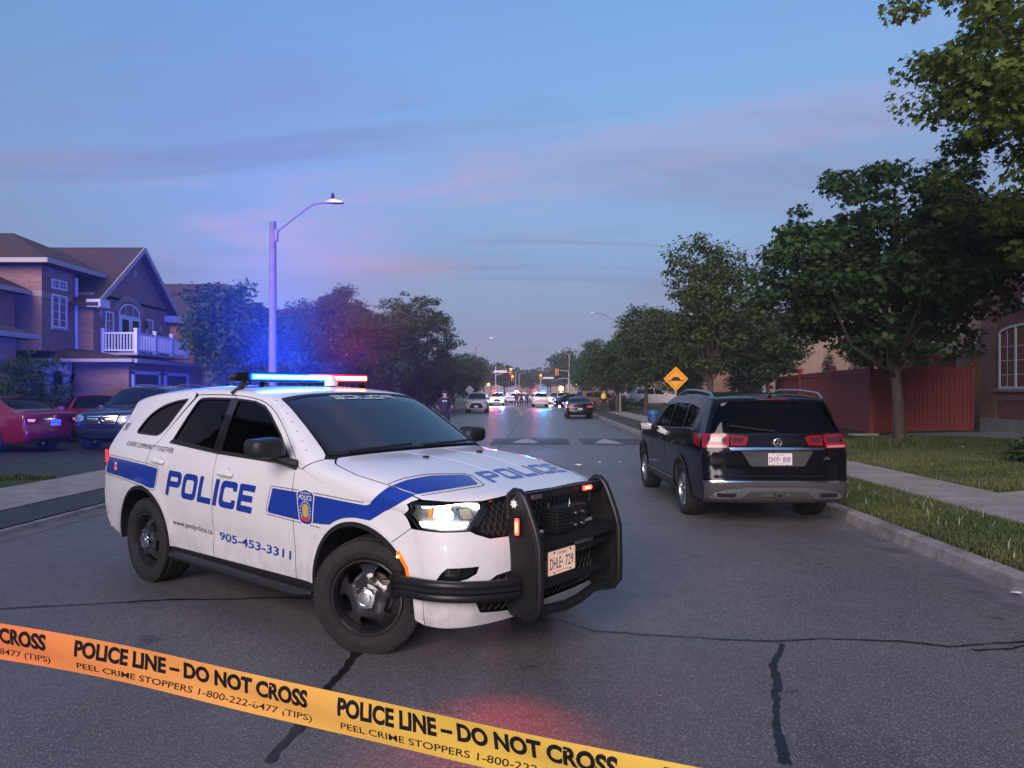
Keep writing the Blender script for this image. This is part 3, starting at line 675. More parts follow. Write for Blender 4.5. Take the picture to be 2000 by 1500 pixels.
def make_wheel(parent,x,y,z,rad,width,rimr,steer=0,style='police',name='wheel',detail=True):
    """wheel part (tyre) with rim, cap and brake disc as its pieces; faces outward (sign of y)"""
    sg=-1 if y<0 else 1
    T=Matrix.Translation((x,y,z))@Matrix.Rotation(steer,4,'Z')@Matrix.Rotation(R(90)*(1 if sg<0 else -1),4,'X')   # local +Z -> outward
    w=width; mb=MB(); rs=rad; pr=[(rimr-.004,-w*.86),(rimr+.012,-w*.98),(rimr+.045,-w*1.03),(rs-.05,-w*1.04),(rs-.02,-w*1.0),(rs-.006,-w*.90)]
    nt_=36
    for q in (.78,.6,.42,.24): pr+=[(rs,-w*q-.02),(rs,-w*q+.012),(rs-.010,-w*q+.014),(rs-.010,-w*q+.03)]
    pr+=[(rs-.006,-.016),(rs-.018,.004),(rs-.05,.014),(rs-.085,.016),(rs-.09,.012),(rimr+.05,.014),(rimr+.02,.008),(rimr+.004,-.008),(rimr-.004,-.03)]
    mb.lathe(pr,56 if detail else 24,mx=T,closed=True); ty=mb.build(name,M_RUB,parent,ang=40)
    if detail:   # tread blocks on the shoulder
        tb=MB()
        for k in range(84):
            a=2*PI*k/84
            tb.box((rs-.013,0,-.008),(.016,.014,.016),mx=T@Matrix.Rotation(a,4,'Z'))
        tb.build('tread_blocks',M_RUB,ty,smooth=False)
    rm={'police':mat('black_wheel',(.028,.027,.03),.16,coat=.9),'black':M_GBLK}.get(style,M_ALU)
    b2=MB(); b2.lathe([(rimr-.002,-.022),(rimr-.004,-.004),(rimr-.016,-.002),(rimr-.024,-.02),(rimr-.030,-.06),(rimr-.034,-w*.8)],48 if detail else 20,mx=T,caps=False); rim=b2.build('rim',rm,ty,ang=45)
    if not detail:
        b3=MB(); n=5
        for k in range(n): b3.box((rimr*.5,0,-.03),(rimr*.98,.07,.03),mx=T@Matrix.Rotation(2*PI*k/n+.3,4,'Z'))
        b3.lathe([(0,-.012),(.06,-.02),(.065,-.05)],12,mx=T); b3.lathe([(0,-.075),(rimr*.97,-.075)],20,mi=1,mx=T)
        b3.build('spokes',[rm,M_GRILLE],ty); return ty
    if style=='police':
        hs=[]
        for k in range(5):
            a=R(55+72*k); L=[(.118,-.045,.03),(.150,-.062,.03),(.198,-.052,.03),(.198,.052,.03),(.150,.062,.03),(.118,.045,.03)]
            q=rpoly(L,4); kk=rimr/.232; hs.append([(kk*(p*math.cos(a)-r*math.sin(a)),kk*(p*math.sin(a)+r*math.cos(a))) for p,r in q])
        def zf(r,a):
            r=r*.232/rimr; sp=.5+.5*math.cos(5*(a-R(55+36)))
            return -.022-.05*min(1,max(0,(r-.085)/.115))**1.3+.018*sp*math.exp(-((r-.13)/.045)**2) - (.012 if r>.205 else 0)
        disc_mesh('spoke_disc',rimr-.028,hs,zf,rm,ty,T,.028)
        b4=MB(); b4.lathe([(.074,-.03),(.073,.012),(.066,.022),(.05,.026),(.044,.022),(.040,.028),(.020,.031),(0,.031)],40,mx=T)
        cap=b4.build('hub_cap',M_CHR,ty,ang=25)
        for k in range(5): b5=MB(); b5.box((.066,0,.016),(.02,.022,.012),mx=T@Matrix.Rotation(R(19+72*k),4,'Z'),bev=.003); b5.build('cap_notch',M_ALU,cap)
    else:
        n=5; b4=MB()
        for k in range(n):
            for d in (-.13,.13):
                b4.add([(.05,-.028,-.012),(.05,.028,-.012),(rimr-.03,.020,-.02),(rimr-.03,-.020,-.02),(.05,-.03,-.05),(.05,.03,-.05),(rimr-.03,.024,-.05),(rimr-.03,-.024,-.05)],[(3,2,1,0),(4,5,6,7),(0,1,5,4),(1,2,6,5),(2,3,7,6),(3,0,4,7)],mx=T@Matrix.Rotation(2*PI*k/n+d+.2,4,'Z'))
        b4.build('spokes',rm,ty,smooth=False); b4=MB(); b4.lathe([(.07,-.04),(.068,-.006),(.04,.0),(0,.0)],24,mx=T); b4.build('hub_cap',rm,ty)
    b6=MB(); b6.lathe([(.0,-.10),(.155,-.10),(.157,-.12),(0,-.12)],32,mx=T); b6.box((.12,.05,-.09),(.08,.12,.05),mx=T,bev=.01); b6.build('brake_disc',mat('brake_iron',(.14,.11,.10),.5,metal=.8,noise=(30,.4)),ty)
    return ty
def plate(parent,mx,txt,m_face=None,w=.305,h=.152,name='licence_plate',top='ONTARIO',bot='YOURS TO DISCOVER'):
    """embossed plate lying in the XY plane of mx, facing +Z"""
    p=MB(); p.prism(rrect(w,h,.012),0,.004,mx=mx); pl=p.build(name,m_face or M_PLATE,parent)
    def put(nm,s,wd,ht,cx,cy,bold=0):
        V,F=fit_text(s,wd,ht,0,bold); mk(nm,[tuple(mx@Vector((a+cx-wd/2,b+cy-ht/2,.0055))) for a,b in V],F,M_PLB,pl,smooth=False)
    L,Rr=txt; put('plate_number',L,w*.41,h*.46,-w*.245,-h*.03,.004); put('plate_number',Rr,w*.31,h*.46,w*.27,-h*.03,.004)
    if top: put('plate_text',top,w*.34,h*.12,0,h*.36); put('plate_text',bot,w*.42,h*.06,0,-h*.38)
    c=MB(); c.prism([(-.008,-.012),(.008,-.012),(0,.0)],.005,.0058,mx=mx); c.prism([(-.006,-.002),(.006,-.002),(0,.010)],.005,.0058,mx=mx); c.build('crown',M_PLB,pl,smooth=False)
    b=MB()
    for sx in (-1,1):
        for sy in (-1,1): b.lathe([(.0065,.004),(.0065,.008),(0,.009)],10,mx=mx@Matrix.Translation((sx*w*.3,sy*h*.42,0)))
    b.build('screws',M_BLK,pl); return pl
BLUE_W,RED_W=400.0,50.0
# ------------------------------------------------------------------ the police SUV in the foreground
PC=thing('police_suv','white police SUV with blue stripes, lit light bar and black push bumper across road','police car',(-.40,5.53,0),R(-38.2))
ACX,ACZ,AR=-.04,.40,.495; BCX=-3.06
W0='white_car_paint'
def pan(n,o,h=(),**k): return side_panel(DS,n,ccw(o),[ccw(x) for x in h],M_WHITE,PC,**k)
# side: bumper ends, fenders, doors, quarter panels
pan('bumper_corner',pe_pts(DS,0,3.12,14)+[(.27,.79)]+arc(ACX,ACZ,AR,50,0,14)+[(.455,.33)],g=.05)
pan('fender',[(-.738,.405)]+[(-.535,.405)]+arc(ACX,ACZ,AR,180,51,26)+[(.275,.80)]+pe_pts(DS,3.16,8.08,30)+[(-.70,1.205),(-.738,1.19)])
FW=rpoly([(-1.775,1.262,.02),(-.80,1.238,.06),(-1.02,1.43,.0),(-1.235,1.575,.0),(-1.36,1.64,0),(-1.52,1.676,0),(-1.785,1.695,.03)],4)
RW=rpoly([(-2.60,1.325,.03),(-1.865,1.268,.015),(-1.875,1.698,.015),(-2.25,1.702,0),(-2.41,1.695,.05)],4)
QW=rpoly([(-3.38,1.362,.07),(-2.88,1.352,.08),(-2.775,1.44,.03),(-2.60,1.692,.03),(-2.80,1.672,0),(-3.05,1.625,.1),(-3.27,1.52,.08)],4)
ti=pe_pts(DS,8.35,12.5,22,.024)
bcut=[(-1.835,1.715),(-1.812,1.25),(-1.815,1.15),(-1.855,.70),(-1.86,.405)]
pan('front_door',[(-1.857,.405),(-.744,.405),(-.744,1.17)]+ti+[(-1.833,1.722)]+[(x+.003,z) for x,z in bcut[1:4]],[FW])
rd_top=pe_pts(DS,12.62,13.62,6,.026)
rcut=[(-2.80,1.34),(-2.94,1.22),(-2.985,1.05),(-3.0,.90)]
pan('rear_door',[(-2.562,.405),(-1.864,.405)]+[(x-.003,z) for x,z in bcut[3:0:-1]]+rd_top+rcut[:3]+arc(BCX,ACZ,AR,84,0,22),[RW])
q0=DS.pe(13.7)
pan('quarter_panel',arc(BCX,ACZ,AR,85.5,180,24)+[(-3.56,.36)]+pe_pts(DS,22.9,13.72,50)+[(x-.007,z) for x,z in [(-2.50,1.70)]+rcut[:3]],[QW])
pan('roof_rail',pe_pts(DS,8.15,13.7,34)+pe_pts(DS,13.66,8.3,34,.018),fl=.01,g=.02)
# windows: black seals and dark glass
for nm,P in (('front_window',FW),('rear_window',RW),('quarter_window',QW)):
    w=side_panel(DS,nm,ccw(P),[],M_GLS,PC,off=-.010,fl=0,g=.08)
    for o,sg in zip(w,(-1,1)): side_panel(DS,'window_seal',offset_loop(P,-.004),[offset_loop(P,.014)],M_BLK,o,off=.001,fl=.016,g=.3,sides=(sg,))
side_panel(DS,'pillar_trim',ccw([(-1.872,1.262),(-1.77,1.258),(-1.78,1.70),(-1.884,1.702)]),[],M_GBLK,PC,off=.003,fl=.01)
side_panel(DS,'belt_moulding',ccw([(-2.63,1.30),(-1.82,1.248),(-.75,1.215),(-.72,1.235),(-.80,1.241),(-1.82,1.268),(-2.60,1.332)]),[],M_BLK,PC,off=.006,fl=.02,g=.05)
for x,z,nm in ((-2.745,1.135,'door_handle'),(-1.63,1.10,'door_handle')):
    for sg in (-1,1):
        w=DS.W(x,z)*sg; mb=MB(); mb.tube([(x-.10,w+sg*.004,z+.004),(x-.085,w+sg*.028,z+.004),(x+.085,w+sg*.028,z-.002),(x+.10,w+sg*.004,z-.002)],.017,10,flat=(.8,1)); h=mb.build(nm,M_WHITE,PC)
        m2=MB(); m2.lathe([(.045,.0),(.04,-.004),(0,-.012)],20,mx=Matrix.Translation((x+.02,w+sg*.003,z+.012))@Matrix.Rotation(R(90)*(-sg),4,'X')); m2.build('handle_cup',M_WHITE,h)
# arch lips, liners, running boards, underbody
for cx in (ACX,BCX):
    for sg in (-1,1):
        mb=MB(); a=arc(cx,ACZ,AR-.004,185,-5,30); V=[];F=[]
        for x,z in a:
            y=DS.W(x,z)
            for k,(dy,dr) in enumerate(((.004,0),(.004,.028),(-.03,.03),(-.30,.03))):
                rr=(AR-.004-dr)/(AR-.004); V.append((cx+(x-cx)*rr,sg*(y+dy),ACZ+(z-ACZ)*rr))
        for i in range(len(a)-1):
            for k in range(3): F.append((i*4+k,i*4+k+1,(i+1)*4+k+1,(i+1)*4+k))
        mb.add(V,F); mb.build('wheel_arch_liner',M_BLK,PC,ang=40)
for sg in (-1,1):
    mb=MB(); mb.tube([(-2.56,sg*.90,.345),(-2.48,sg*.945,.345),(-1.6,sg*.955,.335),(-.68,sg*.955,.322),(-.56,sg*.91,.33)],[.04,.06,.062,.062,.045],14,flat=(1.0,.55)); st=mb.build('side_step',M_BLK,PC)
    side_panel(DS,'sill',ccw([(-2.56,.27),(-.54,.27),(-.535,.40),(-2.56,.40)]),[],M_BLK,PC,off=-.006,fl=.02,sides=(sg,))
mb=MB(); mb.box((-1.6,0,.36),(4.3,1.5,.2)); mb.box((-1.55,0,.55),(1.9,1.66,.3)); mb.box((-3.9,0,.5),(.3,1.5,.25)); mb.box((.55,0,.55),(.3,1.2,.3)); mb.build('underbody',M_DARKIN,PC,smooth=False)
# wheels
for x,st in ((0,R(26)),(-3.043,0)):
    for sg in (-1,1): make_wheel(PC,x,sg*(.925 if st==0 else .915),.388,.388,.265,.256,st if sg<0 or st else 0,'police')
# front ribbon: bumper cover with its openings
HL=[(-.985,4.1),(-.93,3.10),(-.74,2.97),(-.58,2.94),(-.49,3.72),(-.45,4.36),(-.595,4.95),(-.74,5.36),(-.80,5.28)]
GR=mir([(0,2.70),(-.37,2.66),(-.475,2.66),(-.545,2.84),(-.572,2.95),(-.483,3.72),(-.445,4.38),(-.40,4.62),(-.32,4.70),(-.2,4.77),(0,4.70)])
FOG=[(-.85,1.50),(-.79,1.74),(-.745,1.87),(-.54,1.90),(-.555,1.72),(-.61,1.60),(-.70,1.52)]
LG=mir([(0,1.80),(-.36,1.70),(-.44,1.64),(-.50,1.46),(-.545,.95),(-.51,.58),(-.34,.44),(0,.44)])
bump=mir([(0,.02),(-.5,.02),(-1,.02),(-1,3.12),(-.935,3.06),(-.745,2.93),(-.58,2.90),(-.55,2.79),(-.475,2.62),(-.37,2.62),(0,2.66)])
rib_panel(DS,'bumper_cover',ccw(bump),[ccw(FOG),ccw([(-a,b) for a,b in FOG]),ccw(LG)],M_WHITE,PC,fl=.045,gv=.04,gs=.12,step=.03)
rib_panel(DS,'lower_grille',ccw(offset_loop(LG,-.02)),[],M_GRILLE,PC,off=-.045,fl=0)
rib_panel(DS,'fog_recess',ccw(offset_loop(FOG,-.02)),[],M_GBLK,PC,off=-.04,fl=0,both=True)
def rib_tubes(name,region,lines,r,m,parent,off):
    mb=MB()
    for L in lines:
        run=[]
        for (v,s),ok in zip(L,inpoly(L,region)):
            if ok: run.append(tuple(DS.rib(s,v,off)))
            else:
                if len(run)>1: mb.tube(run,r,5,caps=False)
                run=[]
        if len(run)>1: mb.tube(run,r,5,caps=False)
    if mb.V: return mb.build(name,m,parent)
for nm,reg,dv,ds in (('lower_grille_mesh',LG,.045,.28),('grille_mesh',GR,.034,.30)):
    L=[]; v0=min(a for a,b in reg); v1=-v0; s0=min(b for a,b in reg); s1=max(b for a,b in reg)
    k=v0-1
    while k<v1+1:
        for sl in (1,-1): L.append([(k+sl*(s-s0)*dv/ds*.5,s) for s in np.arange(s0,s1,.03)])
        k+=dv
    rib_tubes(nm,reg,L,.0042,mat('mesh_black',(.03,.03,.032),.45),PC,-.018)
rib_panel(DS,'grille',ccw(GR),[],M_GRILLE,PC,off=-.035,fl=0)
rib_panel(DS,'grille_surround',ccw(GR),[ccw(offset_loop(GR,.030))],M_GBLK,PC,off=-.002,fl=.03,gv=.3,gs=1,step=.03)
# headlights: housing, clear cover, two light bars, two lamps
for sg in (-1,1):
    m_=lambda L:[(a*-sg,b) for a,b in L]
    hl=rib_panel(DS,'headlight',ccw(m_(HL)),[],mat('lamp_housing_grey',(.16,.165,.18),.25,metal=.5),PC,off=-.035,fl=0)[0]
    rib_panel(DS,'lamp_cover',ccw(offset_loop(m_(HL),.008)),[],M_LENS,hl,off=-.004,fl=0)
    rib_panel(DS,'lamp_bezel',ccw(offset_loop(m_(HL),-.004)),[ccw(offset_loop(m_(HL),.014))],M_BLK,hl,off=-.001,fl=.03,gv=.3,gs=1,step=.03)
    rib_panel(DS,'light_bar_upper',ccw(m_([(-.77,5.0),(-.60,4.62),(-.475,4.1),(-.485,3.88),(-.60,4.42),(-.79,4.80)])),[],M_DRL,hl,off=-.012,fl=.01,gv=.03,gs=.1,step=.02)
    rib_panel(DS,'light_bar_lower',ccw(m_([(-.90,3.22),(-.74,3.10),(-.60,3.08),(-.575,3.28),(-.74,3.34),(-.91,3.46)])),[],M_DRL,hl,off=-.012,fl=.01,gv=.03,gs=.1,step=.02)
    for v,s,w,h,mm in ((-.705,3.92,.062,.40,M_BEAM),(-.575,3.74,.036,.34,M_REFL)):
        q=[(v+w*a,s+h*b) for a,b in ((-1,-.2),(-.7,-.9),(.7,-.9),(1,-.2),(.8,.8),(-.6,.95))]
        lm=rib_panel(DS,'lamp_reflector',ccw(m_(offset_loop(q,-.016))),[],M_REFL,hl,off=-.030,fl=.012,gv=.03,gs=.1,step=.02)[0]
        rib_panel(DS,'lamp_lens',ccw(m_(q)),[],mm if mm is M_BEAM else mat('lamp_grey',(.3,.28,.2),.12,coat=.7),lm,off=-.018,fl=.012,gv=.03,gs=.1,step=.02)
    rib_panel(DS,'turn_lamp',ccw(m_([(-.82,3.75),(-.775,4.45),(-.755,4.4),(-.80,3.7)])),[],M_AMBER,hl,off=-.025,fl=.01)
    side_panel(DS,'side_marker',ccw([(.315,.735),(.335,.75),(.405,.655),(.438,.53),(.420,.53),(.388,.645)]),[],M_AMBER,PC,off=.006,fl=.012,g=.03,sides=(sg,))
mb=MB(); p=DS.side(.335,.715,.012); mb.lathe([(.008,0),(.006,.006),(0,.008)],10,mx=Matrix.Translation(p)@Matrix.Rotation(R(90),4,'X')); mb.build('side_marker_lamp',M_LAMB,PC)
# hood, fender tops, cowl, windscreen, roof, tail
hood=rib_panel(DS,'hood',ccw(mir([(0,4.80),(-.2,4.86),(-.32,4.80),(-.40,4.70),(-.455,4.62),(-.60,5.04),(-.675,5.40),(-.632,6.28),(-.652,7.16),(-.60,7.82),(-.53,8.18),(-.3,8.12),(0,8.1)])),[],M_WHITE,PC,fl=.03,gv=.035,gs=.14)[0]
rib_panel(DS,'fender_top',ccw([(-1,4.32),(-.985,4.3),(-.815,5.32),(-.745,5.43),(-.685,5.46),(-.640,6.28),(-.660,7.16),(-.608,7.84),(-.565,8.1),(-.62,8.25),(-1,8.14)]),[],M_WHITE,PC,fl=.02,both=True)
rib_panel(DS,'cowl',ccw(mir([(0,8.14),(-.3,8.16),(-.53,8.22),(-.56,8.14),(-.62,8.3),(-.62,8.7),(-.36,8.56),(0,8.56)])),[],M_BLK,PC,off=-.012,fl=.0)
WS=mir([(0,8.50),(-.14,8.50),(-.36,8.47),(-.55,8.52),(-.605,8.66),(-.65,9.9),(-.70,11.0),(-.69,11.2),(-.4,11.32),(0,11.38)])
ws=rib_panel(DS,'windscreen',ccw(WS),[],M_GLW,PC,off=-.006,fl=0,gs=.2)[0]
rib_panel(DS,'windscreen_frit',ccw(WS),[ccw(mir([(0,8.68),(-.36,8.64),(-.53,8.7),(-.57,8.85),(-.62,9.9),(-.665,10.85),(-.64,11.02),(-.4,11.14),(0,11.2)]))],M_BLK,ws,off=-.002,fl=0,gv=.3,gs=1,step=.04)
rib_panel(DS,'roof',ccw(mir([(0,11.40),(-.4,11.34),(-.70,11.22),(-.712,11.0),(-.665,9.9),(-.618,8.6),(-.63,8.3),(-1,8.18),(-1,16.4),(-.4,16.4),(0,16.4)])),[],M_WHITE,PC,fl=.02,gv=.05,gs=.2)
rib_panel(DS,'liftgate',ccw(mir([(0,16.43),(-.4,16.43),(-1,16.43),(-1,20.55),(0,20.55)])),[ccw(mir([(0,16.7),(-.62,16.7),(-.66,18.2),(0,18.3)]))],M_WHITE,PC)
rib_panel(DS,'liftgate_glass',ccw(mir([(0,16.68),(-.64,16.68),(-.68,18.24),(0,18.34)])),[],M_GLS,PC,off=-.01,fl=0)
rib_panel(DS,'rear_bumper',ccw(mir([(0,20.6),(-1,20.6),(-1,22.95),(0,22.95)])),[],M_WHITE,PC)
rib_panel(DS,'tail_lamp',ccw([(-.97,18.7),(-.5,18.75),(-.5,19.3),(-.97,19.35)]),[],M_REDL,PC,off=.006,fl=.02,both=True)
mb=MB(); p=DS.rib(18.9,-.97,.012); mb.box(p,(.03,.02,.13),bev=.008); mb.build('tail_lamp_glow',mat('tail_glow',(.45,.02,.02),.3,emit=(1,.06,.08),es=.3),PC)
# ditch-moulding line, rivets on the A pillar
for sg in (-1,1):
    mb=MB()
    for i in range(7):
        s=9.0+i*.36; p=DS.rib(s,-.80,.0); n=DS.nrm(DS.rib0,s,-.80,-1); q=p+n*.002
        mb.box((q[0],q[1]*-sg,q[2]),(.014,.014,.006))
    mb.build('pillar_rivets',mat('rivet_grey',(.55,.55,.56),.4),PC)
# wipers and washer jets
mb=MB()
for a,b in (((-.46,8.50),(-.06,8.74)),((.02,8.50),(.46,8.72))):
    mb.tube([tuple(DS.rib(a[1]+(b[1]-a[1])*t,a[0]+(b[0]-a[0])*t,.022)) for t in np.linspace(0,1,8)],.011,6)
mb.build('wipers',M_BLK,PC)
for y in (-.3,.3):
    mb=MB(); s=7.35; mb.box(DS.rib(s,DS.vy(s,y),.008),(.045,.03,.016),bev=.006); mb.build('washer_jet',M_BLK,PC)
for y in (-.17,.17):   # hood creases
    mb=MB(); mb.tube([tuple(DS.rib(s,DS.vy(s,y*(1+.12*(s-5.6))),-.0015)) for s in np.linspace(5.6,8.0,20)],.0035,5); mb.build('hood_crease',M_WHITE,hood)
# mirrors
for sg in (-1,1):
    mb=MB(); V=[]; 
    P=rpoly([(-.975,1.268,.03),(-1.235,1.285,.04),(-1.255,1.36,.05),(-1.235,1.418,.04),(-1.02,1.428,.05),(-.975,1.37,.05)],5)
    c=np.mean(P,axis=0); rings=((-.76,.62),(-.785,.88),(-.82,.985),(-.88,1.0),(-.915,.97))
    n=len(P); V=[(x,sg*-1*(c[0]+(a-c[0])*k),c[1]+(b-c[1])*k) for x,k in rings for a,b in P]
    F=[(i*n+j,i*n+(j+1)%n,(i+1)*n+(j+1)%n,(i+1)*n+j) for i in range(len(rings)-1) for j in range(n)]+[tuple(range(n-1,-1,-1)),tuple((len(rings)-1)*n+j for j in range(n))]
    if sg>0: F=[f[::-1] for f in F]
    mb.add(V,F); mir_=mb.build('wing_mirror',M_BLK,PC,ang=50)
    m2=MB(); m2.tube([(-.74,sg*.93,1.225),(-.79,sg*.99,1.25),(-.85,sg*1.05,1.285)],[.055,.045,.05],10,flat=(1,.7)); m2.build('mirror_foot',M_BLK,mir_)
    m3=MB(); m3.box((-.915,sg*1.11,1.35),(.008,.22,.11)); m3.build('mirror_glass',M_CHR,mir_)
# decals on the side
def decal(n,o,m,h=(),off=.0018,sides=(-1,),g=.05): return side_panel(DS,n,ccw(o),[ccw(x) for x in h],m,PC,off=off,fl=0,g=g,sides=sides)
RS=[(-3.84,1.118),(-3.4,1.108),(-3.0,1.09),(-2.765,1.072),(-2.75,1.058),(-2.80,.896),(-2.83,.888),(-2.93,.894),(-3.0,.912),(-3.2,.925),(-3.5,.945),(-3.88,.958)]
decal('rear_stripe',RS,M_BLUE,sides=(-1,1))
o1=offset_loop(RS,-.014); o2=offset_loop(RS,-.019); decal('stripe_pinstripe',[p for p in o2],M_NAVY,[o1],g=.3)
FS=[(-.985,1.042),(-.6,1.035),(-.25,1.022),(.02,1.012),(.051,1.012)]
fs_low=[(.093,.917),(0.0,.922),(-.05,.922)]+arc(ACX,ACZ,AR+.026,92,121,12)+[(-.40,.838),(-.54,.833),(-1.035,.853),(-1.055,.866)]
# the stripe climbs from the fender over its shoulder onto the hood
up=[tuple(p) for p in pe_pts(DS,5.28,5.98,5)]
FSP=FS+[(.105,1.029)]+[q for q in pe_pts(DS,5.95,5.22,6)]+[(.21,.985)]+fs_low
decal('front_stripe',FSP,M_BLUE,sides=(-1,1))
o1=offset_loop(FS[:4]+[(.07,.99)]+fs_low,-.0);
def pin(name,pts,w=.005,side=True):
    L=np.array(pts,float); q=[]
    for i in range(len(L)-1):
        k=max(1,int(np.linalg.norm(L[i+1]-L[i])/.05)); q+=[tuple(L[i]+(L[i+1]-L[i])*j/k) for j in range(k)]
    q.append(tuple(L[-1])); L=np.array(q); T=np.gradient(L,axis=0); T/=np.linalg.norm(T,axis=1)[:,None]; N=np.stack([-T[:,1],T[:,0]],1)*w/2
    V=[tuple(DS.side(a,b,.0022)) for p,n in zip(L,N) for a,b in ((p+n),(p-n))]
    return mk(name,V,[(2*i+1,2*i,2*i+2,2*i+3) for i in range(len(L)-1)],M_NAVY,PC,smooth=False)
pin('stripe_pinstripe',[(-1.073,.875),(-1.004,1.056),(-.6,1.051),(-.25,1.038),(.03,1.028)])
pin('stripe_pinstripe',[(-1.073,.875),(-1.06,.84),(-.54,.815),(-.42,.81)])
def ribdecal(n,L,m,off=.002,both=True): return rib_panel(DS,n,ccw(L),[],m,PC,off=off,fl=0,gv=.03,gs=.12,step=.03,both=both)
ribdecal('front_stripe',[(-1,5.26),(-1,5.98),(-.80,6.18),(-.645,6.34),(-.642,5.70),(-.80,5.52)],M_BLUE)
ribdecal('hood_stripe',[(-.632,6.34),(-.52,6.40),(-.41,6.36),(-.28,6.12),(-.275,6.0),(-.325,5.62),(-.345,5.60),(-.50,5.64),(-.635,5.70)],M_BLUE,both=False)
ribdecal('hood_stripe',[(.632,6.34),(.52,6.40),(.47,6.38),(.435,6.1),(.42,5.72),(.44,5.64),(.50,5.64),(.635,5.70)],M_BLUE,both=False)
def ribpin(L,w=.004):
    mb=MB(); mb.tube([tuple(DS.rib(s,v,.001)) for (v,s),(v2,s2) in zip(L,L[1:]) for v,s in [(v+(v2-v)*t,s+(s2-s)*t) for t in np.linspace(0,1,6)]],w,4); mb.build('stripe_pinstripe',M_NAVY,PC)
ribpin([(-.632,6.44),(-.52,6.50),(-.41,6.46),(-.265,6.16),(-.26,6.0),(-.315,5.52),(-.35,5.50),(-.50,5.54),(-.635,5.60)],.003)
LT,tw=letters('POLICE',.222,.225,.052,.030,.34)
k=(1.335-.34*.222*.0)/tw
for i,(o,hs) in enumerate(LT):
    f=lambda p:(-2.612+p[0]*k,.851+p[1]-.024*(p[0]*k))
    decal('police_letter',[f(p) for p in o],M_BLUE,[[f(p) for p in h] for h in hs],off=.002,g=.06)
V,F=fit_text('905-453-3311',.975,.066,0,.018); side_text(DS,'phone_number',V,F,-1.77,.556,M_BLUE,PC,rise=-.027)
V,F=fit_text('www.peelpolice.ca',.625,.062,0,.004); side_text(DS,'web_address',V,F,-2.506,.585,M_NAVY,PC,rise=-.03)
V,F=fit_text('A SAFER COMMUNITY TOGETHER',.95,.044,.25,0); side_text(DS,'slogan',V,F,-3.475,1.243,M_NAVY,PC,rise=-.028)
V,F=fit_text('397',.13,.075,.0,.01); side_text(DS,'unit_number',V,F,-3.735,1.37,M_NAVY,PC)
# shoulder-patch badge: blue shield, white rim, gold crest with a ring of stars, red ribbon
BD=rpoly([(-.655,.825,.03),(-.585,.815,.0),(-.515,.825,.03),(-.488,1.02,.02),(-.50,1.045,.02),(-.585,1.063,.02),(-.67,1.045,.02),(-.682,1.02,.02)],4)
bd=decal('badge',offset_loop(BD,-.006),M_WVIN,off=.003)[0]
side_panel(DS,'badge_field',ccw(offset_loop(BD,.003)),[],M_BLUE,bd,off=.0036,fl=0,sides=(-1,))
def btxt(s,w,h,cx,cz,m):
    V,F=fit_text(s,w,h,0,.015); o=side_text(DS,'badge_text',V,F,cx-w/2,cz-h/2,m,bd,off=.0045,maxe=.2)
btxt('PEEL REGIONAL',.12,.013,-.585,1.038,M_WVIN); btxt('POLICE',.145,.034,-.585,1.006,M_WVIN)
mg=mat('badge_gold',(.55,.40,.10),.4); mr_=mat('badge_red',(.65,.06,.03),.4)
for k in range(18):
    a=2*PI*k/18; cx,cz=-.585+.058*math.cos(a),.915+.064*math.sin(a); L=[]
    for j in range(10): rr=.009 if j%2==0 else .004; L.append((cx+rr*math.sin(2*PI*j/10),cz+rr*math.cos(2*PI*j/10)))
    V=[tuple(DS.side(p,q,.0046)) for p,q in L]; mk('badge_star',V,[tuple(range(9,-1,-1))],M_WVIN,bd,smooth=False)
side_panel(DS,'badge_crest',ccw(rpoly([(-.62,.88,.01),(-.585,.862,.01),(-.55,.88,.01),(-.548,.95,.02),(-.585,.966,.01),(-.622,.95,.02)],4)),[],mg,bd,off=.0047,fl=0,sides=(-1,))
side_panel(DS,'badge_ribbon',ccw([(-.648,.868),(-.63,.845),(-.585,.836),(-.54,.845),(-.522,.868),(-.545,.866),(-.585,.858),(-.625,.866)]),[],mr_,bd,off=.0052,fl=0,sides=(-1,))
fl_=decal('flag_decal',[(-3.665,1.0),(-3.585,1.0),(-3.585,1.075),(-3.665,1.075)],M_WVIN,off=.003)[0]
for a,b in ((-3.665,-3.645),(-3.605,-3.585)): side_panel(DS,'flag_bar',ccw([(a,1.0),(b,1.0),(b,1.075),(a,1.075)]),[],mr_,fl_,off=.004,fl=0,sides=(-1,))
side_panel(DS,'flag_leaf',[(-3.625,1.018),(-3.61,1.035),(-3.617,1.05),(-3.625,1.06),(-3.633,1.05),(-3.64,1.035)],[],mr_,fl_,off=.004,fl=0,sides=(-1,))
# POLICE across the hood front and mirrored along the windscreen top
LT,tw=letters('POLICE',1.0,1.0,.22,.14,.0)
for o,hs in LT:
    def f(p):
        t=p[0]/tw; y=-.385+.92*t; s=5.56+.60*p[1]+.02*math.sin(PI*t); y+=.05*p[1]
        return (DS.vy(s,y),s)
    rib_panel(DS,'hood_letter',ccw([f(p) for p in dens(o,.2)]),[ccw([f(p) for p in h]) for h in hs],M_BLUE,hood,off=.002,fl=0,gv=.03,gs=.12,step=.02)
LT,tw=letters('POLICE',1.0,1.5,.17,.3,.25)
for o,hs in LT:
    def f(p):
        t=p[0]/tw; y=.36-.66*t; s=10.86+.24*p[1]; return (DS.vy(s,y),s)
    rib_panel(DS,'windscreen_letter',ccw([f(p) for p in o]),[ccw([f(p) for p in h]) for h in hs],M_WVIN,ws,off=-.0,fl=0,gv=.2,gs=.5,step=.02)
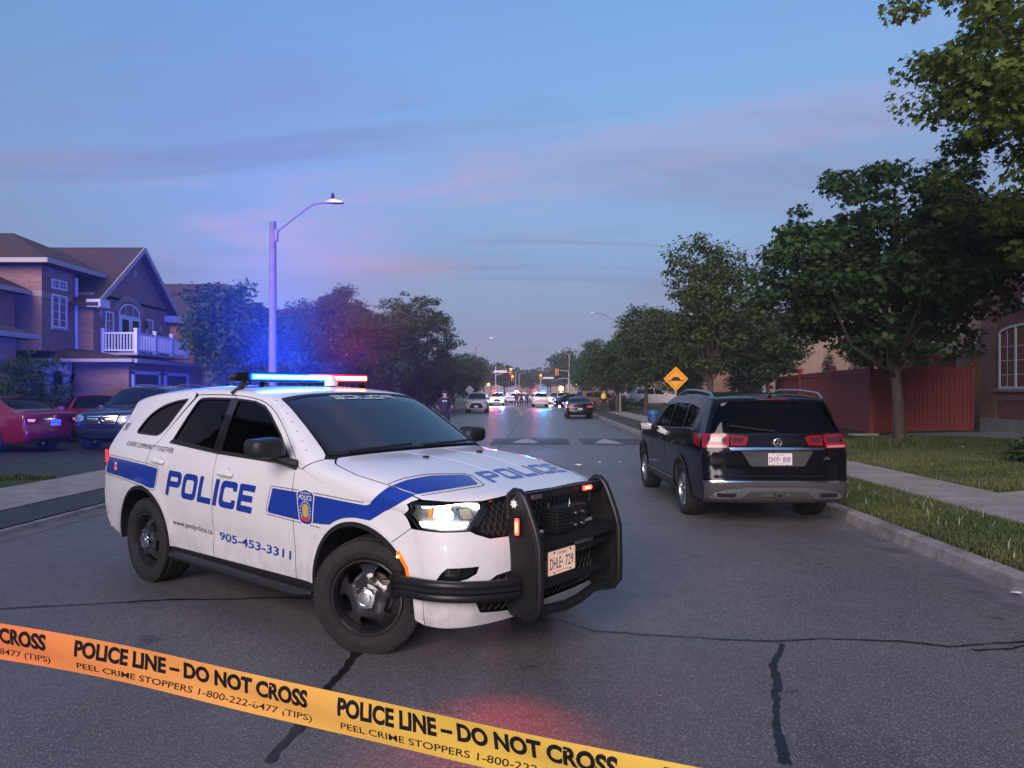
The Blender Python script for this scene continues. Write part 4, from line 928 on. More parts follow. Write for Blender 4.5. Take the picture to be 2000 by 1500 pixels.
# cabin: dash, seats, wheel, laptop, cage
cab=MB()
cab.box((-.62,0,1.10),(.55,1.5,.22),bev=.06); cab.box((-.95,0,1.0),(.25,1.5,.25),bev=.05)
cab.box((-1.85,0,.72),(2.2,1.6,.1)); dash=cab.build('dashboard',M_DARKIN,PC)
for y in (-.4,.4):
    s_=MB(); s_.box((-1.55,y,.85),(.5,.5,.2),bev=.06); s_.box((-1.82,y,1.18),(.18,.5,.62),bev=.08); s_.box((-1.86,y,1.54),(.10,.28,.16),bev=.05); s_.build('front_seat',mat('seat_cloth',(.02,.02,.022),.9),PC)
s_=MB(); s_.box((-2.75,0,1.0),(.2,1.4,.8),bev=.08); s_.build('rear_seat',MATS['seat_cloth'],PC)
s_=MB()
for k in range(24):
    a,b=2*PI*k/24,2*PI*(k+1)/24; f=lambda t:(-1.08+.09*math.sin(t)*.5,.4+.19*math.cos(t),1.17+.18*math.sin(t)); s_.tube([f(a),f(b)],.016,6,caps=False)
s_.box((-1.06,.4,1.17),(.06,.14,.12),bev=.03); s_.build('steering_wheel',M_BLK,PC)
s_=MB(); s_.box((-.95,-.13,1.20),(.03,.34,.22),mx=None,bev=.008); s_.box((-.95,-.13,1.33),(.035,.36,.012)); s_.tube([(-.95,-.32,1.08),(-.95,-.32,1.36)],.010,6); s_.tube([(-.95,.06,1.08),(-.95,.06,1.36)],.010,6); s_.build('laptop_mount',mat('laptop_grey',(.05,.05,.055),.4),PC)
s_=MB(); s_.box((-1.9,-.02,1.47),(.1,.22,.12),bev=.05); s_.build('orange_bag',M_ORANGE,PC); s_=MB(); s_.add([(-.9,-.38,1.10),(-.88,-.30,1.10),(-.9,-.35,1.24)],[(0,1,2)]); s_.box((-.9,-.35,1.13),(.03,.05,.1),bev=.01); s_.build('orange_cone',M_ORANGE,PC)
s_=MB(); s_.box((-1.16,.05,1.62),(.03,.24,.07),bev=.02); s_.build('rear_view_mirror',M_BLK,PC)
s_=MB()
for y in np.linspace(-.6,.6,9): s_.tube([(-2.1,y,1.1),(-2.1,y,1.7)],.006,5)
s_.tube([(-2.1,-.65,1.7),(-2.1,.65,1.7)],.018,8); s_.build('prisoner_cage',M_BLK,PC)
# ---- push bumper
pb=MB()
UP=rpoly([(.872,.345,.05),(1.03,.345,.10),(1.118,.40,.06),(1.112,.80,.10),(.992,1.10,.05),(.94,1.12,.06),(.868,1.06,.05)],6)
upr=[]
for y in (-.50,.46):
    mb=MB(); mx=Matrix(((1,0,0,0),(0,0,-1,y+.006),(0,1,0,0),(0,0,0,1))); mb.prism(ccw(UP),0,.012,mx=mx)
    mb.tube([(a,y,b) for a,b in [(1.0,.35),(1.07,.36),(1.118,.42),(1.122,.55),(1.116,.80),(1.085,.90),(1.03,1.03),(1.0,1.09),(.965,1.125),(.925,1.128),(.888,1.10),(.874,1.05),(.872,.95)]],.025,12)
    upr.append(mb.build('push_bar_upright',M_PCOAT,PC,ang=45))
mb=MB(); mb.box((.975,-.02,1.085),(.035,.92,.062),bev=.008); top_=mb.build('push_bar_top_rail',M_PCOAT,PC)
mb=MB(); mb.box((1.02,-.02,.825),(.15,.94,.012)); mb.box((1.095,-.02,.80),(.012,.94,.062)); mb.build('push_bar_shelf',M_PCOAT,PC)
mb=MB(); mb.box((1.06,-.23,.655),(.012,.40,.19)); mb.box((1.06,-.02,.71),(.012,.94,.035)); mb.box((1.05,-.02,.53),(.012,.94,.05)); mb.build('push_bar_lower_plate',M_PCOAT,PC)
mb=MB(); mb.tube([(1.06,-.47,.41),(1.07,-.38,.385),(1.075,-.18,.36),(1.07,.0,.365),(1.065,.20,.40),(1.05,.32,.385),(1.04,.44,.36)],.032,12); mb.build('push_bar_lower_tube',M_PCOAT,PC)
plate(PC,frame((1.072,-.195,.66),(0,1,0)),('DHLE','729'),mat('plate_painted_glow',(.80,.58,.46),.3,emit=(1,.62,.42),es=.16))  # light thrown back by the plate painted in as warm colour and emission
V,F=fit_text('SETINA',.17,.026,0,.03); mx=frame((.9935,-.20,1.072),(0,1,0)); mk('push_bar_lettering',[tuple(mx@Vector((a,b,.0006))) for a,b in V],F,mat('grey_lettering',(.05,.04,.04),.5),top_,smooth=False)
mb=MB(); mb.box((.995,.0,.905),(.14,.0,.0)) if 0 else None
hb=MB()
for i in range(7): hb.box((1.0,-.135,.845+.022*i),(.13+.006*(i%2),.17+.006*(i%2),.02),bev=.004)
hb.box((1.055,.02,.905),(.02,.16,.17),bev=.006); hb.box((1.0,.02,.905),(.12,.15,.15),bev=.01); hb.box((1.0,-.05,.99),(.13,.33,.008)); hb.build('siren_speaker',M_PCOAT,PC,ang=40)
hb=MB()
for y,z in ((-.02,.945),(-.02,.865),(.07,.945),(.07,.865)): hb.lathe([(.010,.0),(.010,.006),(0,.008)],8,mx=frame((1.066,y,z),(0,1,0)))
for y in (-.2,.05): hb.lathe([(.006,.0),(.004,.03),(0,.03)],8,mx=Matrix.Translation((.97,y,.994)))
hb.build('speaker_bolts',M_CHR,PC)
# warning lights on the push bumper
def led(name,c,mx,w,h,m,mcore,parent):
    b=MB(); b.prism(rrect(w+.022,h+.022,.012),0,.012,mx=mx); hs=b.build(name,M_GBLK,parent); b=MB(); b.prism(rrect(w,h,min(w,h)*.45),.012,.02,mx=mx); l=b.build('led_lens',m,hs)
    b=MB(); b.prism(rrect(w*.62 if w>h else w*.5,h*.62 if h>w else h*.5,min(w,h)*.22),.0201,.0215,mx=mx); b.build('led_core',mcore,l); return hs
led('side_warning_light',0,frame((.962,-.513,.912),(1,0,0)),.026,.105,M_LR,M_LRH,upr[0])
led('front_warning_light',0,frame((.994,.215,1.085),(0,1,0)),.105,.028,M_LR,M_LRH,top_)
b=MB(); b.prism(rrect(.105,.028,.01),0,.012,mx=frame((.994,-.37,1.085),(0,1,0))); b.build('front_warning_light',mat('led_off',(.12,.10,.11),.25),top_)
b=MB(); mx=frame((.928,-.513,1.05),(1,0,0))
st=[((.030 if k%2==0 else .019)*math.sin(2*PI*k/14),(.030 if k%2==0 else .019)*math.cos(2*PI*k/14)) for k in range(14)][::-1]
b.prism(ccw(st),0,.002,mx=mx); b.build('star_emblem',mat('emblem_silver',(.75,.8,.72),.35),upr[0])
# wrap-round side bars: a box section of two tubes following the bumper corner
for sg in (-1,1):
    b=MB()
    path=[]
    for v in np.linspace(.36,.98,16):
        p=DS.rib(1.42,-v,.075); path.append((p[0],p[1]*-sg,p[2]-.02))
    path.append((.37,sg*.985,.548))
    for dz,rr in ((.036,.030),(-.036,.030)): b.tube([(x,y,z+dz) for x,y,z in path],rr,12)
    b.tube([(x,y,z) for x,y,z in path],.040,4)
    b.box((.365,sg*.985,.548),(.02,.10,.16),bev=.006); b.build('wrap_round_bar',M_PCOAT,PC,ang=45)
# ---- light bar
LBX,LBZ=-1.95,1.86
b=MB(); b.box((LBX,0,LBZ-.012),(.30,1.32,.02),bev=.008); b.box((LBX,0,LBZ+.056),(.29,1.30,.012),bev=.005)
for y in (-.64,.64): b.box((LBX,y,LBZ+.02),(.27,.05,.06),bev=.02)
lb=b.build('light_bar',M_GBLK,PC)
for y in (-.64,-.46,.64): b=MB(); b.tube([(LBX+.05,y,LBZ-.02),(LBX+.07,y*1.05,LBZ-.07),(LBX+.07,y*1.08,LBZ-.10)],.022,8); b.build('mounting_foot',M_BLK,lb)
b=MB(); b.tube([(LBX+.10,-.60,LBZ-.03),(LBX+.08,-.70,LBZ-.07),(LBX+.06,-.76,LBZ-.12)],.014,6); b.build('mounting_strap',M_BLK,lb)
n=14
for fx,sgx in ((.148,1),(-.148,-1)):
    for i in range(n):
        y=-.575+i*1.15/(n-1); off=False; bl=i<9
        b=MB(); b.box((LBX+fx,y,LBZ+.022),(.02,.0875,.054),bev=.004); m=M_LB if bl else M_LP
        o=b.build('light_module',m if not off else mat('module_off',(.01,.03,.10),.15),lb)
        if not off: b=MB(); b.box((LBX+fx+sgx*.011,y,LBZ+.022),(.002,.086,.030)); b.build('led_core',M_LBC if bl else M_LPC,o)
b=MB(); b.lathe([(.06,-.02),(.055,.035),(.03,.072),(0,.078)],20,mx=Matrix.Translation((LBX+.20,.16,LBZ-.03))); b.build('antenna_dome',M_WVIN,PC)
def lamp(name,kind,loc,col,watt,parent,**k):
    d=bpy.data.lights.new(name,kind); d.color=col; d.energy=watt
    for a,v in k.items(): setattr(d,a,v)
    o=bpy.data.objects.new(name,d); o.location=loc; return link(o,parent)
def aim(o,d): o.rotation_euler=Vector(d).to_track_quat('-Z','Y').to_euler()
BLUE_C=(.02,.07,1.0); RED_C=(1.0,.03,.04)
for nm,loc,d,col,wt,sp in (('blue_beam',(LBX-.17,-.30,LBZ+.05),(-.95,.18,-.02),BLUE_C,BLUE_W,80),('blue_beam',(LBX-.17,.20,LBZ+.08),(-.80,.56,.04),BLUE_C,BLUE_W*1.1,70),('blue_beam',(LBX+.17,-.30,LBZ+.05),(1,-.1,.25),BLUE_C,BLUE_W*.012,110),
        ('red_beam',(LBX+.17,.5,LBZ+.05),(1,.2,.3),RED_C,RED_W*.02,110),('red_beam',(LBX-.12,.60,LBZ+.09),(-.62,.78,.16),RED_C,RED_W,80),('blue_glow',(LBX,-.25,LBZ+.085),(-.35,.1,1),BLUE_C,BLUE_W*4.5,120),('red_glow',(LBX,.48,LBZ+.085),(-.2,.3,1),(1.0,.03,.2),RED_W*5.0,110)):
    o=lamp(nm,'AREA',loc,col,wt,lb,shape='RECTANGLE',size=.5,size_y=.04,spread=R(sp)); aim(o,d)
o=lamp('red_beam','SPOT',(1.05,.215,1.085),RED_C,3,top_,spot_size=R(90),spot_blend=1.0,shadow_soft_size=.03); aim(o,(1,-.25,-.5))
o=lamp('red_beam','SPOT',(.962,-.55,.912),RED_C,24,upr[0],spot_size=R(70),spot_blend=1.0,shadow_soft_size=.03); aim(o,(.62,-1,-.95))
# ------------------------------------------------------------------ other vehicles
def no_taper(x,z): return 0.
def tapers(front,rear,kf=.09,kr=.07,up=0.):
    def t(x,z):
        r=0.
        if x>front: r+=kf*((x-front)/.6)**2
        if x<rear: r+=kr*((rear-x)/.9)**2
        return r
    return t
def archbump(c,r,k=.012):
    return lambda x,z: sum(k*math.exp(-((math.hypot(x-q,z-.36)-r)/.05)**2) for q in c)
def car_body(S,car,paint,wb,ar,wins,ws,rw,glass,bottom=.30,az=.36,clad=None,g=.09,front_s=0.05):
    """body shell of a car: two sides with window and wheel-arch openings, the skin over the top, the glass, liners and floor"""
    K=S.K; b=[]
    e0=S.pe(front_s); e1=S.pe(K-.05)
    bot=[(float(e1[0]),float(e1[1]))]+[(-wb-ar,bottom)]+arc(-wb,az,ar,180,0,18)+[(-wb+ar,bottom),(-ar,bottom)]+arc(0,az,ar,180,0,18)+[(ar,max(bottom,float(e0[1])))]
    out=bot+pe_pts(S,front_s,K-.05,70)
    side_panel(S,'body_side',ccw(out),[ccw(w) for _,w in wins],paint,car,fl=.03,g=g,step=.06 if g<.12 else .1)
    for nm,w in wins:
        for o,sg in zip(side_panel(S,nm,ccw(w),[],glass,car,off=-.010,fl=0,g=.15),(-1,1)):
            side_panel(S,'window_seal',offset_loop(w,-.006),[offset_loop(w,.012)],M_GBLK,o,off=.002,fl=.014,g=.4,sides=(sg,),step=.08)
    shell=mir([(0,front_s),(-.5,front_s),(-1,front_s),(-1,K-.05),(-.5,K-.05),(0,K-.05)])
    k_=1 if g<.12 else 1.8; rib_panel(S,'body_shell',ccw(shell),[ccw(ws),ccw(rw)],paint,car,fl=.02,gv=.07*k_,gs=.22*k_,step=.07*k_)
    rib_panel(S,'windscreen',ccw(offset_loop(ws,-.01)),[],glass,car,off=-.008,fl=0,gv=.1,gs=.4)
    rib_panel(S,'rear_glass',ccw(offset_loop(rw,-.01)),[],glass,car,off=-.008,fl=0,gv=.1,gs=.4)
    for cx in (0,-wb):
        for sg in (-1,1):
            a=arc(cx,az,ar-.003,186,-6,20); V=[];F=[]
            for x,z in a:
                y=S.W(x,z)
                for dy,dr in ((.006,0),(.008,.03 if not clad else -.05),(-.03,.03),(-.32,.03)):
                    k=(ar-dr)/ar; V.append((cx+(x-cx)*k,sg*(y+dy),az+(z-az)*k))
            for i in range(len(a)-1):
                for k in range(3): F.append((i*4+k,i*4+k+1,(i+1)*4+k+1,(i+1)*4+k))
            mk('wheel_arch',V,F,clad or M_BLK,car,ang=40)
    y=S.W(-wb/2,.45)-.12; mb=MB(); mb.box((-wb/2,0,bottom+.08),(wb*1.42,2*y-.25,.14)); mb.box((-wb/2,0,bottom+.2),(wb-2*ar-.05,2*y,.3))
    mb.build('floor',M_DARKIN,car,smooth=False)
    for sg in (-1,1): side_panel(S,'sill',ccw([(-wb+ar,bottom-.06),(-ar,bottom-.06),(-ar,bottom+.005),(-wb+ar,bottom+.005)]),[],M_BLK,car,off=-.008,fl=.02,sides=(sg,),g=.2,step=.2)
    for y_ in (-.38,.38):
        s_=MB(); zs=S.pe(K*.5)[1]; s_.box((-wb*.5,y_,zs*.62),(.14,.48,.55),bev=.06); s_.box((-wb*.5-.02,y_,zs*.87),(.09,.26,.15),bev=.04); s_.build('seat',M_DARKIN,car)
def yzp(S,L,s0,s1): return [S.yz(y,z,s0,s1) for y,z in L]
def rpanel_yz(S,name,L,m,car,s0,s1,off=.006,fl=.015,both=False,holes=(),gv=.05,gs=.2,step=.05):
    """part drawn in end view (y,z) and laid on the nose or tail skin"""
    return rib_panel(S,name,ccw(yzp(S,dens(L,.12),s0,s1)),[ccw(yzp(S,dens(h,.12),s0,s1)) for h in holes],m,car,off=off,fl=fl,both=both,gv=gv,gs=gs,step=step)
def mirrors(S,car,x,z,m,y=None):
    for sg in (-1,1):
        w=(y or S.W(x,z))
        mb=MB(); mb.box((x,sg*(w+.13),z+.07),(.11,.22,.15),bev=.05); o=mb.build('wing_mirror',m,car); m2=MB(); m2.tube([(x+.02,sg*(w-.02),z),(x,sg*(w+.08),z+.03)],.03,8); m2.build('mirror_foot',M_BLK,o)
        m3=MB(); m3.box((x-.057,sg*(w+.135),z+.07),(.004,.17,.11)); m3.build('mirror_glass',M_CHR,o)
P_BLACK=mat('black_car_paint',(.005,.005,.007),.10,coat=.15,spec=.3)
P_DBLUE=mat('dark_blue_car_paint',(.010,.014,.024),.2,coat=1.0)
P_RED=mat('red_car_paint',(.26,.008,.02),.28,coat=.9)
P_SILV=mat('pearl_white_paint',(.55,.53,.52),.3,coat=.8)
P_GOLD=mat('bronze_car_paint',(.16,.10,.07),.3,metal=.4,coat=.8)
# ---- black family SUV by the right kerb (seen from behind)
ATL=[(.42,.32,.82,.30,2.5),(.42,.5,.9,.5,2.4),(.40,.72,.90,.72,2.4),(.34,.95,.86,.95,2.4),(.20,1.04,.72,1.06,2.6),(-.2,1.09,.3,1.14,2.9),(-.62,1.15,-.35,1.2,2.9),(-.85,1.30,-.62,1.33,2.6),(-1.15,1.52,-1.0,1.56,2.5),
(-1.4,1.62,-1.28,1.68,2.5),(-1.9,1.68,-1.9,1.745,2.6),(-2.8,1.685,-2.8,1.75,2.6),(-3.4,1.655,-3.5,1.72,2.7),(-3.68,1.62,-3.86,1.675,2.8),(-3.76,1.5,-3.93,1.57,2.8),(-3.86,1.25,-4.03,1.26,2.9),(-3.89,1.17,-4.05,1.17,3),
(-3.92,1.0,-4.09,1.0,3.2),(-3.93,.8,-4.10,.80,3.2),(-3.94,.66,-4.12,.66,3.2),(-3.94,.55,-4.13,.55,3.2),(-3.9,.4,-4.08,.38,3),(-3.82,.33,-3.95,.30,3)]
ASH=Shell(ATL,[(.25,.90),(.4,.955),(.6,.98),(.8,.985),(1.0,.985),(1.10,.965),(1.2,.93),(1.4,.855),(1.6,.78),(1.7,.735)],tapers(0,-3.1,.07,.05),[archbump((0,-2.98),.46,.018)])
VW=thing('parked_suv','black family SUV with silver roof rails parked at the right kerb, seen from behind','car',(3.40,13.40,0),R(90))
M_SATIN=mat('satin_silver',(.42,.41,.42),.32,metal=.9); M_CLADG=mat('grey_cladding',(.055,.053,.055),.55)
aw=[('front_window',rpoly([(-1.88,1.20,.03),(-.98,1.17,.05),(-1.18,1.40,0),(-1.42,1.55,.05),(-1.88,1.60,.03)])),('rear_door_window',rpoly([(-2.78,1.225,.03),(-1.95,1.203,.03),(-1.95,1.602,.03),(-2.70,1.60,.06)])),('quarter_window',rpoly([(-3.16,1.255,.03),(-2.86,1.232,.03),(-2.80,1.592,.03),(-3.42,1.545,.08),(-3.40,1.42,.1)]))]
aws=mir([(0,7.15),(-.4,7.12),(-.60,7.3),(-.64,8.5),(-.66,9.3),(-.4,9.42),(0,9.45)])
arw=mir([(0,13.55),(-.45,13.55),(-.60,13.62),(-.66,14.6),(-.68,15.2),(-.3,15.25),(0,15.25)])
car_body(ASH,VW,P_BLACK,2.98,.43,aw,aws,arw,M_GLS,.36,.39,M_CLADG,g=.08)
for x in (0,-2.98):
    for sg in (-1,1): make_wheel(VW,x,sg*.955,.378,.378,.255,.248,0,'alloy')
mirrors(ASH,VW,-.88,1.10,P_BLACK)
A=lambda n,L,m,**k: rpanel_yz(ASH,n,L,m,VW,13.2,21.9,**k)
A('tailgate_panel',[(-.72,1.215),(.72,1.215),(.70,1.19),(-.70,1.19)],M_GBLK,off=.002,fl=0)
M_TRED=mat('tail_lamp_red',(.24,.006,.009),.15,coat=.4); M_TDK=mat('tail_lamp_smoke',(.05,.004,.006),.12,coat=1.0); M_TLT=mat('tail_lamp_clear',(.50,.20,.18),.18,coat=.4)
for sg in (-1,1):
    f=lambda L:[(y*sg,z) for y,z in L]
    tl=A('tail_lamp',f([(.60,1.20),(.90,1.215),(.93,1.03),(.62,1.03)]),M_TRED,off=.012,fl=.02)[0]
    rpanel_yz(ASH,'lamp_insert',f([(.64,1.165),(.86,1.175),(.87,1.105),(.65,1.10)]),M_TDK,tl,13.2,21.9,off=.015,fl=0)
    rpanel_yz(ASH,'lamp_insert',f([(.64,1.065),(.88,1.068),(.885,1.04),(.645,1.036)]),M_TLT,tl,13.2,21.9,off=.015,fl=0)
    t2=A('tailgate_lamp',f([(.36,1.165),(.42,1.19),(.585,1.195),(.59,1.06),(.40,1.065)]),M_TRED,off=.010,fl=.02)[0]
    rpanel_yz(ASH,'lamp_insert',f([(.42,1.16),(.565,1.165),(.57,1.10),(.45,1.10)]),M_TDK,t2,13.2,21.9,off=.013,fl=0)
    ex=A('exhaust_tip',f([(.50,.475),(.80,.475),(.78,.40),(.53,.40)]),M_CHR,off=.022,fl=.03)[0]
    rpanel_yz(ASH,'tip_opening',f([(.525,.462),(.775,.462),(.76,.413),(.55,.413)]),M_GRILLE,ex,13.2,21.9,off=.024,fl=0)
    # wrap of the tail lamp on the flank
    side_panel(ASH,'tail_lamp',ccw([(-3.90,1.03),(-3.62,1.06),(-3.52,1.20),(-3.875,1.21)]),[],M_TRED,VW,off=.010,fl=.015,sides=(sg,))
    side_panel(ASH,'side_chrome',ccw([(-3.44,1.232),(-3.16,1.24),(-2.0,1.19),(-.95,1.157),(-.95,1.170),(-2.0,1.203),(-3.16,1.254),(-3.44,1.246)]),[],M_CHR,VW,off=.007,fl=.01,g=.3,sides=(sg,))
    side_panel(ASH,'sill_trim',ccw([(-2.54,.36),(-.44,.36),(-.44,.45),(-2.54,.45)]),[],M_CLADG,VW,off=.012,fl=.03,g=.2,sides=(sg,))
    side_panel(ASH,'sill_chrome',ccw([(-2.50,.455),(-.48,.455),(-.48,.475),(-2.50,.475)]),[],M_CHR,VW,off=.012,fl=.02,g=.3,sides=(sg,))
    for a,b in ((-1.93,.42),(-2.82,.52),(-.86,.42)):
        mb=MB(); mb.tube([tuple(ASH.side(a+.03*(z-.8),z,-.001)*np.array((1,-sg,1))) for z in np.linspace(b,1.15,12)],.004,4); mb.build('door_gap',M_GRILLE,VW)
    for x in (-1.72,-2.66):
        w=ASH.W(x,1.02); mb=MB(); mb.tube([(x-.11,sg*(w+.004),1.02),(x-.09,sg*(w+.03),1.02),(x+.09,sg*(w+.03),1.015),(x+.11,sg*(w+.004),1.015)],.016,8); mb.build('door_handle',P_BLACK,VW)
    mb=MB(); L=[]
    for t in np.linspace(0,1,18):
        s=9.9+t*3.0; v=-.80*-sg*-1; p=ASH.rib(s,.74*sg,.0); h=.055*min(1,6*t,6*(1-t)); L.append((p[0],p[1],p[2]+.012+h))
    mb.tube(L,.020,10,flat=(1,.8)); mb.build('roof_rail',M_SATIN,VW)
A('chrome_strip',[(-.62,1.038),(.62,1.038),(.60,1.005),(-.60,1.005)],M_CHR,off=.016,fl=.03)
A('plate_recess',[(-.46,.992),(.46,.992),(.34,.80),(-.34,.80)],mat('recess_chrome',(.30,.30,.31),.12,metal=.85),off=.004,fl=.01)
A('tailgate_gap',[(-.66,.70),(-.56,.672),(.56,.672),(.66,.70),(.655,.706),(.555,.678),(-.555,.678),(-.655,.706)],M_GRILLE,off=.003,fl=0)
A('bumper_cladding',[(-.92,.59),(.92,.59),(.90,.335),(-.90,.335)],M_CLADG,off=.014,fl=.03)
A('bumper_chrome',[(-.925,.615),(.925,.615),(.925,.592),(-.925,.592)],M_CHR,off=.02,fl=.02)
A('skid_plate',[(-.86,.42),(-.70,.50),(-.40,.535),(.40,.535),(.70,.50),(.86,.42),(.84,.385),(.48,.39),(.36,.485),(-.36,.485),(-.48,.39),(-.84,.385)],M_SATIN,off=.018,fl=.02)
mb=MB(); mb.box((-4.13,0,.43),(.06,.075,.075)); mb.box((-4.12,.13,.44),(.03,.10,.05)); mb.box((-4.12,-.12,.44),(.03,.06,.05)); hi=mb.build('tow_hitch',mat('hitch_steel',(.10,.095,.09),.5,metal=.6),VW); mb=MB(); mb.box((-4.165,0,.43),(.004,.05,.05)); mb.build('hitch_socket',M_GRILLE,hi)
plate(VW,frame((-4.125,-.02,.895),(0,-1,0)),('DHYP','808'),mat('plate_pale',(.78,.66,.64),.35))
mb=MB(); mx=frame((-4.098,0,1.105),(0,-1,0)); mb.lathe([(.058,0),(.058,.012),(.050,.014),(.050,0)],32,mx=mx); em=mb.build('round_emblem',M_CHR,VW)
mb=MB(); mb.prism([(.05*math.cos(2*PI*k/28),.05*math.sin(2*PI*k/28)) for k in range(28)],0,.006,mx=mx); mb.build('emblem_field',M_GBLK,em)
def vstroke(P,w,mx,m,parent,h=.011):
    mb=MB()
    for (a,b),(c,d) in zip(P,P[1:]):
        t=Vector((c-a,d-b)); n=Vector((-t.y,t.x)).normalized()*w/2
        mb.prism([(a+n.x,b+n.y),(a-n.x,b-n.y),(c-n.x,d-n.y),(c+n.x,d+n.y)],0,h,mx=mx)
    return mb.build('emblem_letter',m,parent,smooth=False)
vstroke([(-.020,.044),(-.001,.006),(.020,.044)],.009,mx,M_CHR,em); vstroke([(-.045,.020),(-.022,-.038),(0,.002),(.022,-.038),(.045,.020)],.009,mx,M_CHR,em)
mb=MB(); mx=frame((-4.118,-.62,.90),(0,-1,0)); mb.box((0,0,.004),(.085,.018,.006),mx=mx); mb.box((.0,.018,.004),(.03,.012,.006),mx=mx); mb.build('model_badge',M_CHR,VW,smooth=False)
mb=MB(); p=ASH.rib(13.3,0,0); mb.box((p[0]-.01,0,p[2]+.0),(.03,.42,.016),bev=.004); mb.build('high_brake_lamp',mat('brake_lamp_dim',(.20,.01,.02),.2,coat=.8),VW)
mb=MB(); p=ASH.rib(12.6,0,0); mb.add([(p[0]+.07,-.02,p[2]-.004),(p[0]+.07,.02,p[2]-.004),(p[0]-.06,.02,p[2]-.004),(p[0]-.06,-.02,p[2]-.004),(p[0]-.05,0,p[2]+.07),(p[0]-.065,0,p[2]+.065)],[(0,1,4),(1,2,5,4),(2,3,5),(3,0,4,5)]); mb.build('shark_fin_antenna',P_BLACK,VW)
mb=MB(); mb.tube([tuple(ASH.rib(15.1,.02,.02)),tuple(ASH.rib(14.95,.2,.022)),tuple(ASH.rib(14.8,.42,.02))],.012,6); mb.build('rear_wiper',M_BLK,VW)
# ---- red saloon in the left driveway (seen from behind) and its kin
SED=[(.40,.25,.80,.22,2.5),(.42,.42,.86,.42,2.4),(.38,.60,.84,.60,2.4),(.25,.74,.70,.76,2.5),(-.1,.82,.35,.88,2.8),(-.5,.90,-.25,.97,2.8),(-.78,.98,-.55,1.01,2.6),(-1.05,1.18,-.95,1.22,2.5),(-1.35,1.33,-1.25,1.385,2.4),
(-1.8,1.385,-1.75,1.445,2.4),(-2.3,1.36,-2.35,1.425,2.4),(-2.7,1.27,-2.78,1.32,2.4),(-3.05,1.09,-3.2,1.12,2.5),(-3.3,1.0,-3.45,1.045,2.7),(-3.52,.955,-3.72,1.02,2.9),(-3.57,.88,-3.76,.93,3),(-3.58,.72,-3.77,.74,3),(-3.62,.55,-3.83,.56,3),(-3.6,.40,-3.82,.40,3),(-3.5,.28,-3.7,.26,3)]
SWZ=[(.2,.80),(.3,.85),(.45,.885),(.62,.893),(.78,.885),(.88,.87),(.96,.845),(1.1,.76),(1.25,.67),(1.42,.56)]
PROTO={}
def from_proto(key,c,paint,glass):
    """second and later cars of a kind: copies of the first one's parts, repainted"""
    S,base,p0,g0=PROTO[key]
    def cp(o,par):
        q=o.copy(); link(q,par)
        if q.data and len(q.data.materials) and q.data.materials[0] in (p0,g0):
            q.data=q.data.copy(); q.data.materials[0]=paint if q.data.materials[0]==p0 else glass
        for ch in o.children: cp(ch,q)
    for o in base: cp(o,c)
    return S,c
def saloon(name,label,loc,rz,paint,glass,detail=True,group=None,wheels='alloy',swz=SWZ):
    S=Shell(SED,swz,tapers(-.1,-2.9,.10,.08),[archbump((0,-2.76),.36)])
    c=thing(name,label,'car',loc,rz,group); key=('saloon',detail)
    if key in PROTO: return from_proto(key,c,paint,glass)
    wn=[('front_window',rpoly([(-1.66,.965,.02),(-.88,.945,.04),(-1.12,1.15,0),(-1.38,1.285,.05),(-1.66,1.325,.03)])),('rear_door_window',rpoly([(-2.72,1.0,.05),(-1.74,.968,.02),(-1.74,1.33,.03),(-2.2,1.315,.1),(-2.62,1.18,.08)]))]
    car_body(S,c,paint,2.76,.36,wn,mir([(0,5.95),(-.4,5.93),(-.60,6.1),(-.62,7.2),(-.62,7.95),(-.3,8.12),(0,8.15)]),mir([(0,10.35),(-.35,10.4),(-.60,10.6),(-.60,11.6),(-.50,12.1),(0,12.2)]),glass,.26,.33,g=.09 if detail else .2)
    for x in (0,-2.76):
        for sg in (-1,1): make_wheel(c,x,sg*.86,.325,.325,.22,.225,0,wheels,detail=detail)
    mirrors(S,c,-.82,.93,paint); bpy.context.view_layer.update(); PROTO[key]=(S,list(c.children),paint,glass)
    return S,c
RS_,RC=saloon('red_saloon','glossy red saloon with licence plate, parked tail-out on the left driveway',(-15.3,19.35,.22),R(167),P_RED,M_GLS)
T=lambda n,L,m,car=RC,**k: rpanel_yz(RS_,n,L,m,car,13.2,18.9,**k)
for sg in (-1,1):
    f=lambda L:[(y*sg,z) for y,z in L]
    tl=T('tail_lamp',f([(.48,.90),(.80,.93),(.845,.80),(.60,.755),(.50,.79)]),M_TRED,off=.012,fl=.02)[0]
    rpanel_yz(RS_,'lamp_insert',f([(.55,.86),(.74,.875),(.74,.81),(.60,.79)]),mat('lamp_lit_pink',(.7,.35,.33),.2,emit=(1,.35,.3),es=.25),tl,13.2,18.9,off=.015,fl=0)
    T('exhaust_tip',f([(.46,.335),(.64,.335),(.63,.29),(.47,.29)]),M_CHR,off=.015)
T('chrome_strip',[(-.36,.865),(.36,.865),(.35,.845),(-.35,.845)],M_CHR,off=.01)
T('boot_gap',[(-.52,.67),(.52,.67),(.52,.664),(-.52,.664)],M_GRILLE,off=.002,fl=0)
T('bumper_gap',[(-.86,.625),(.86,.625),(.86,.619),(-.86,.619)],M_GRILLE,off=.002,fl=0)
T('diffuser',[(-.66,.37),(.66,.37),(.60,.25),(-.60,.25)],M_BLK,off=.008)
plate(RC,frame((-3.79,0,.76),(0,-1,0)),('CJBP','907'),M_PLATE)
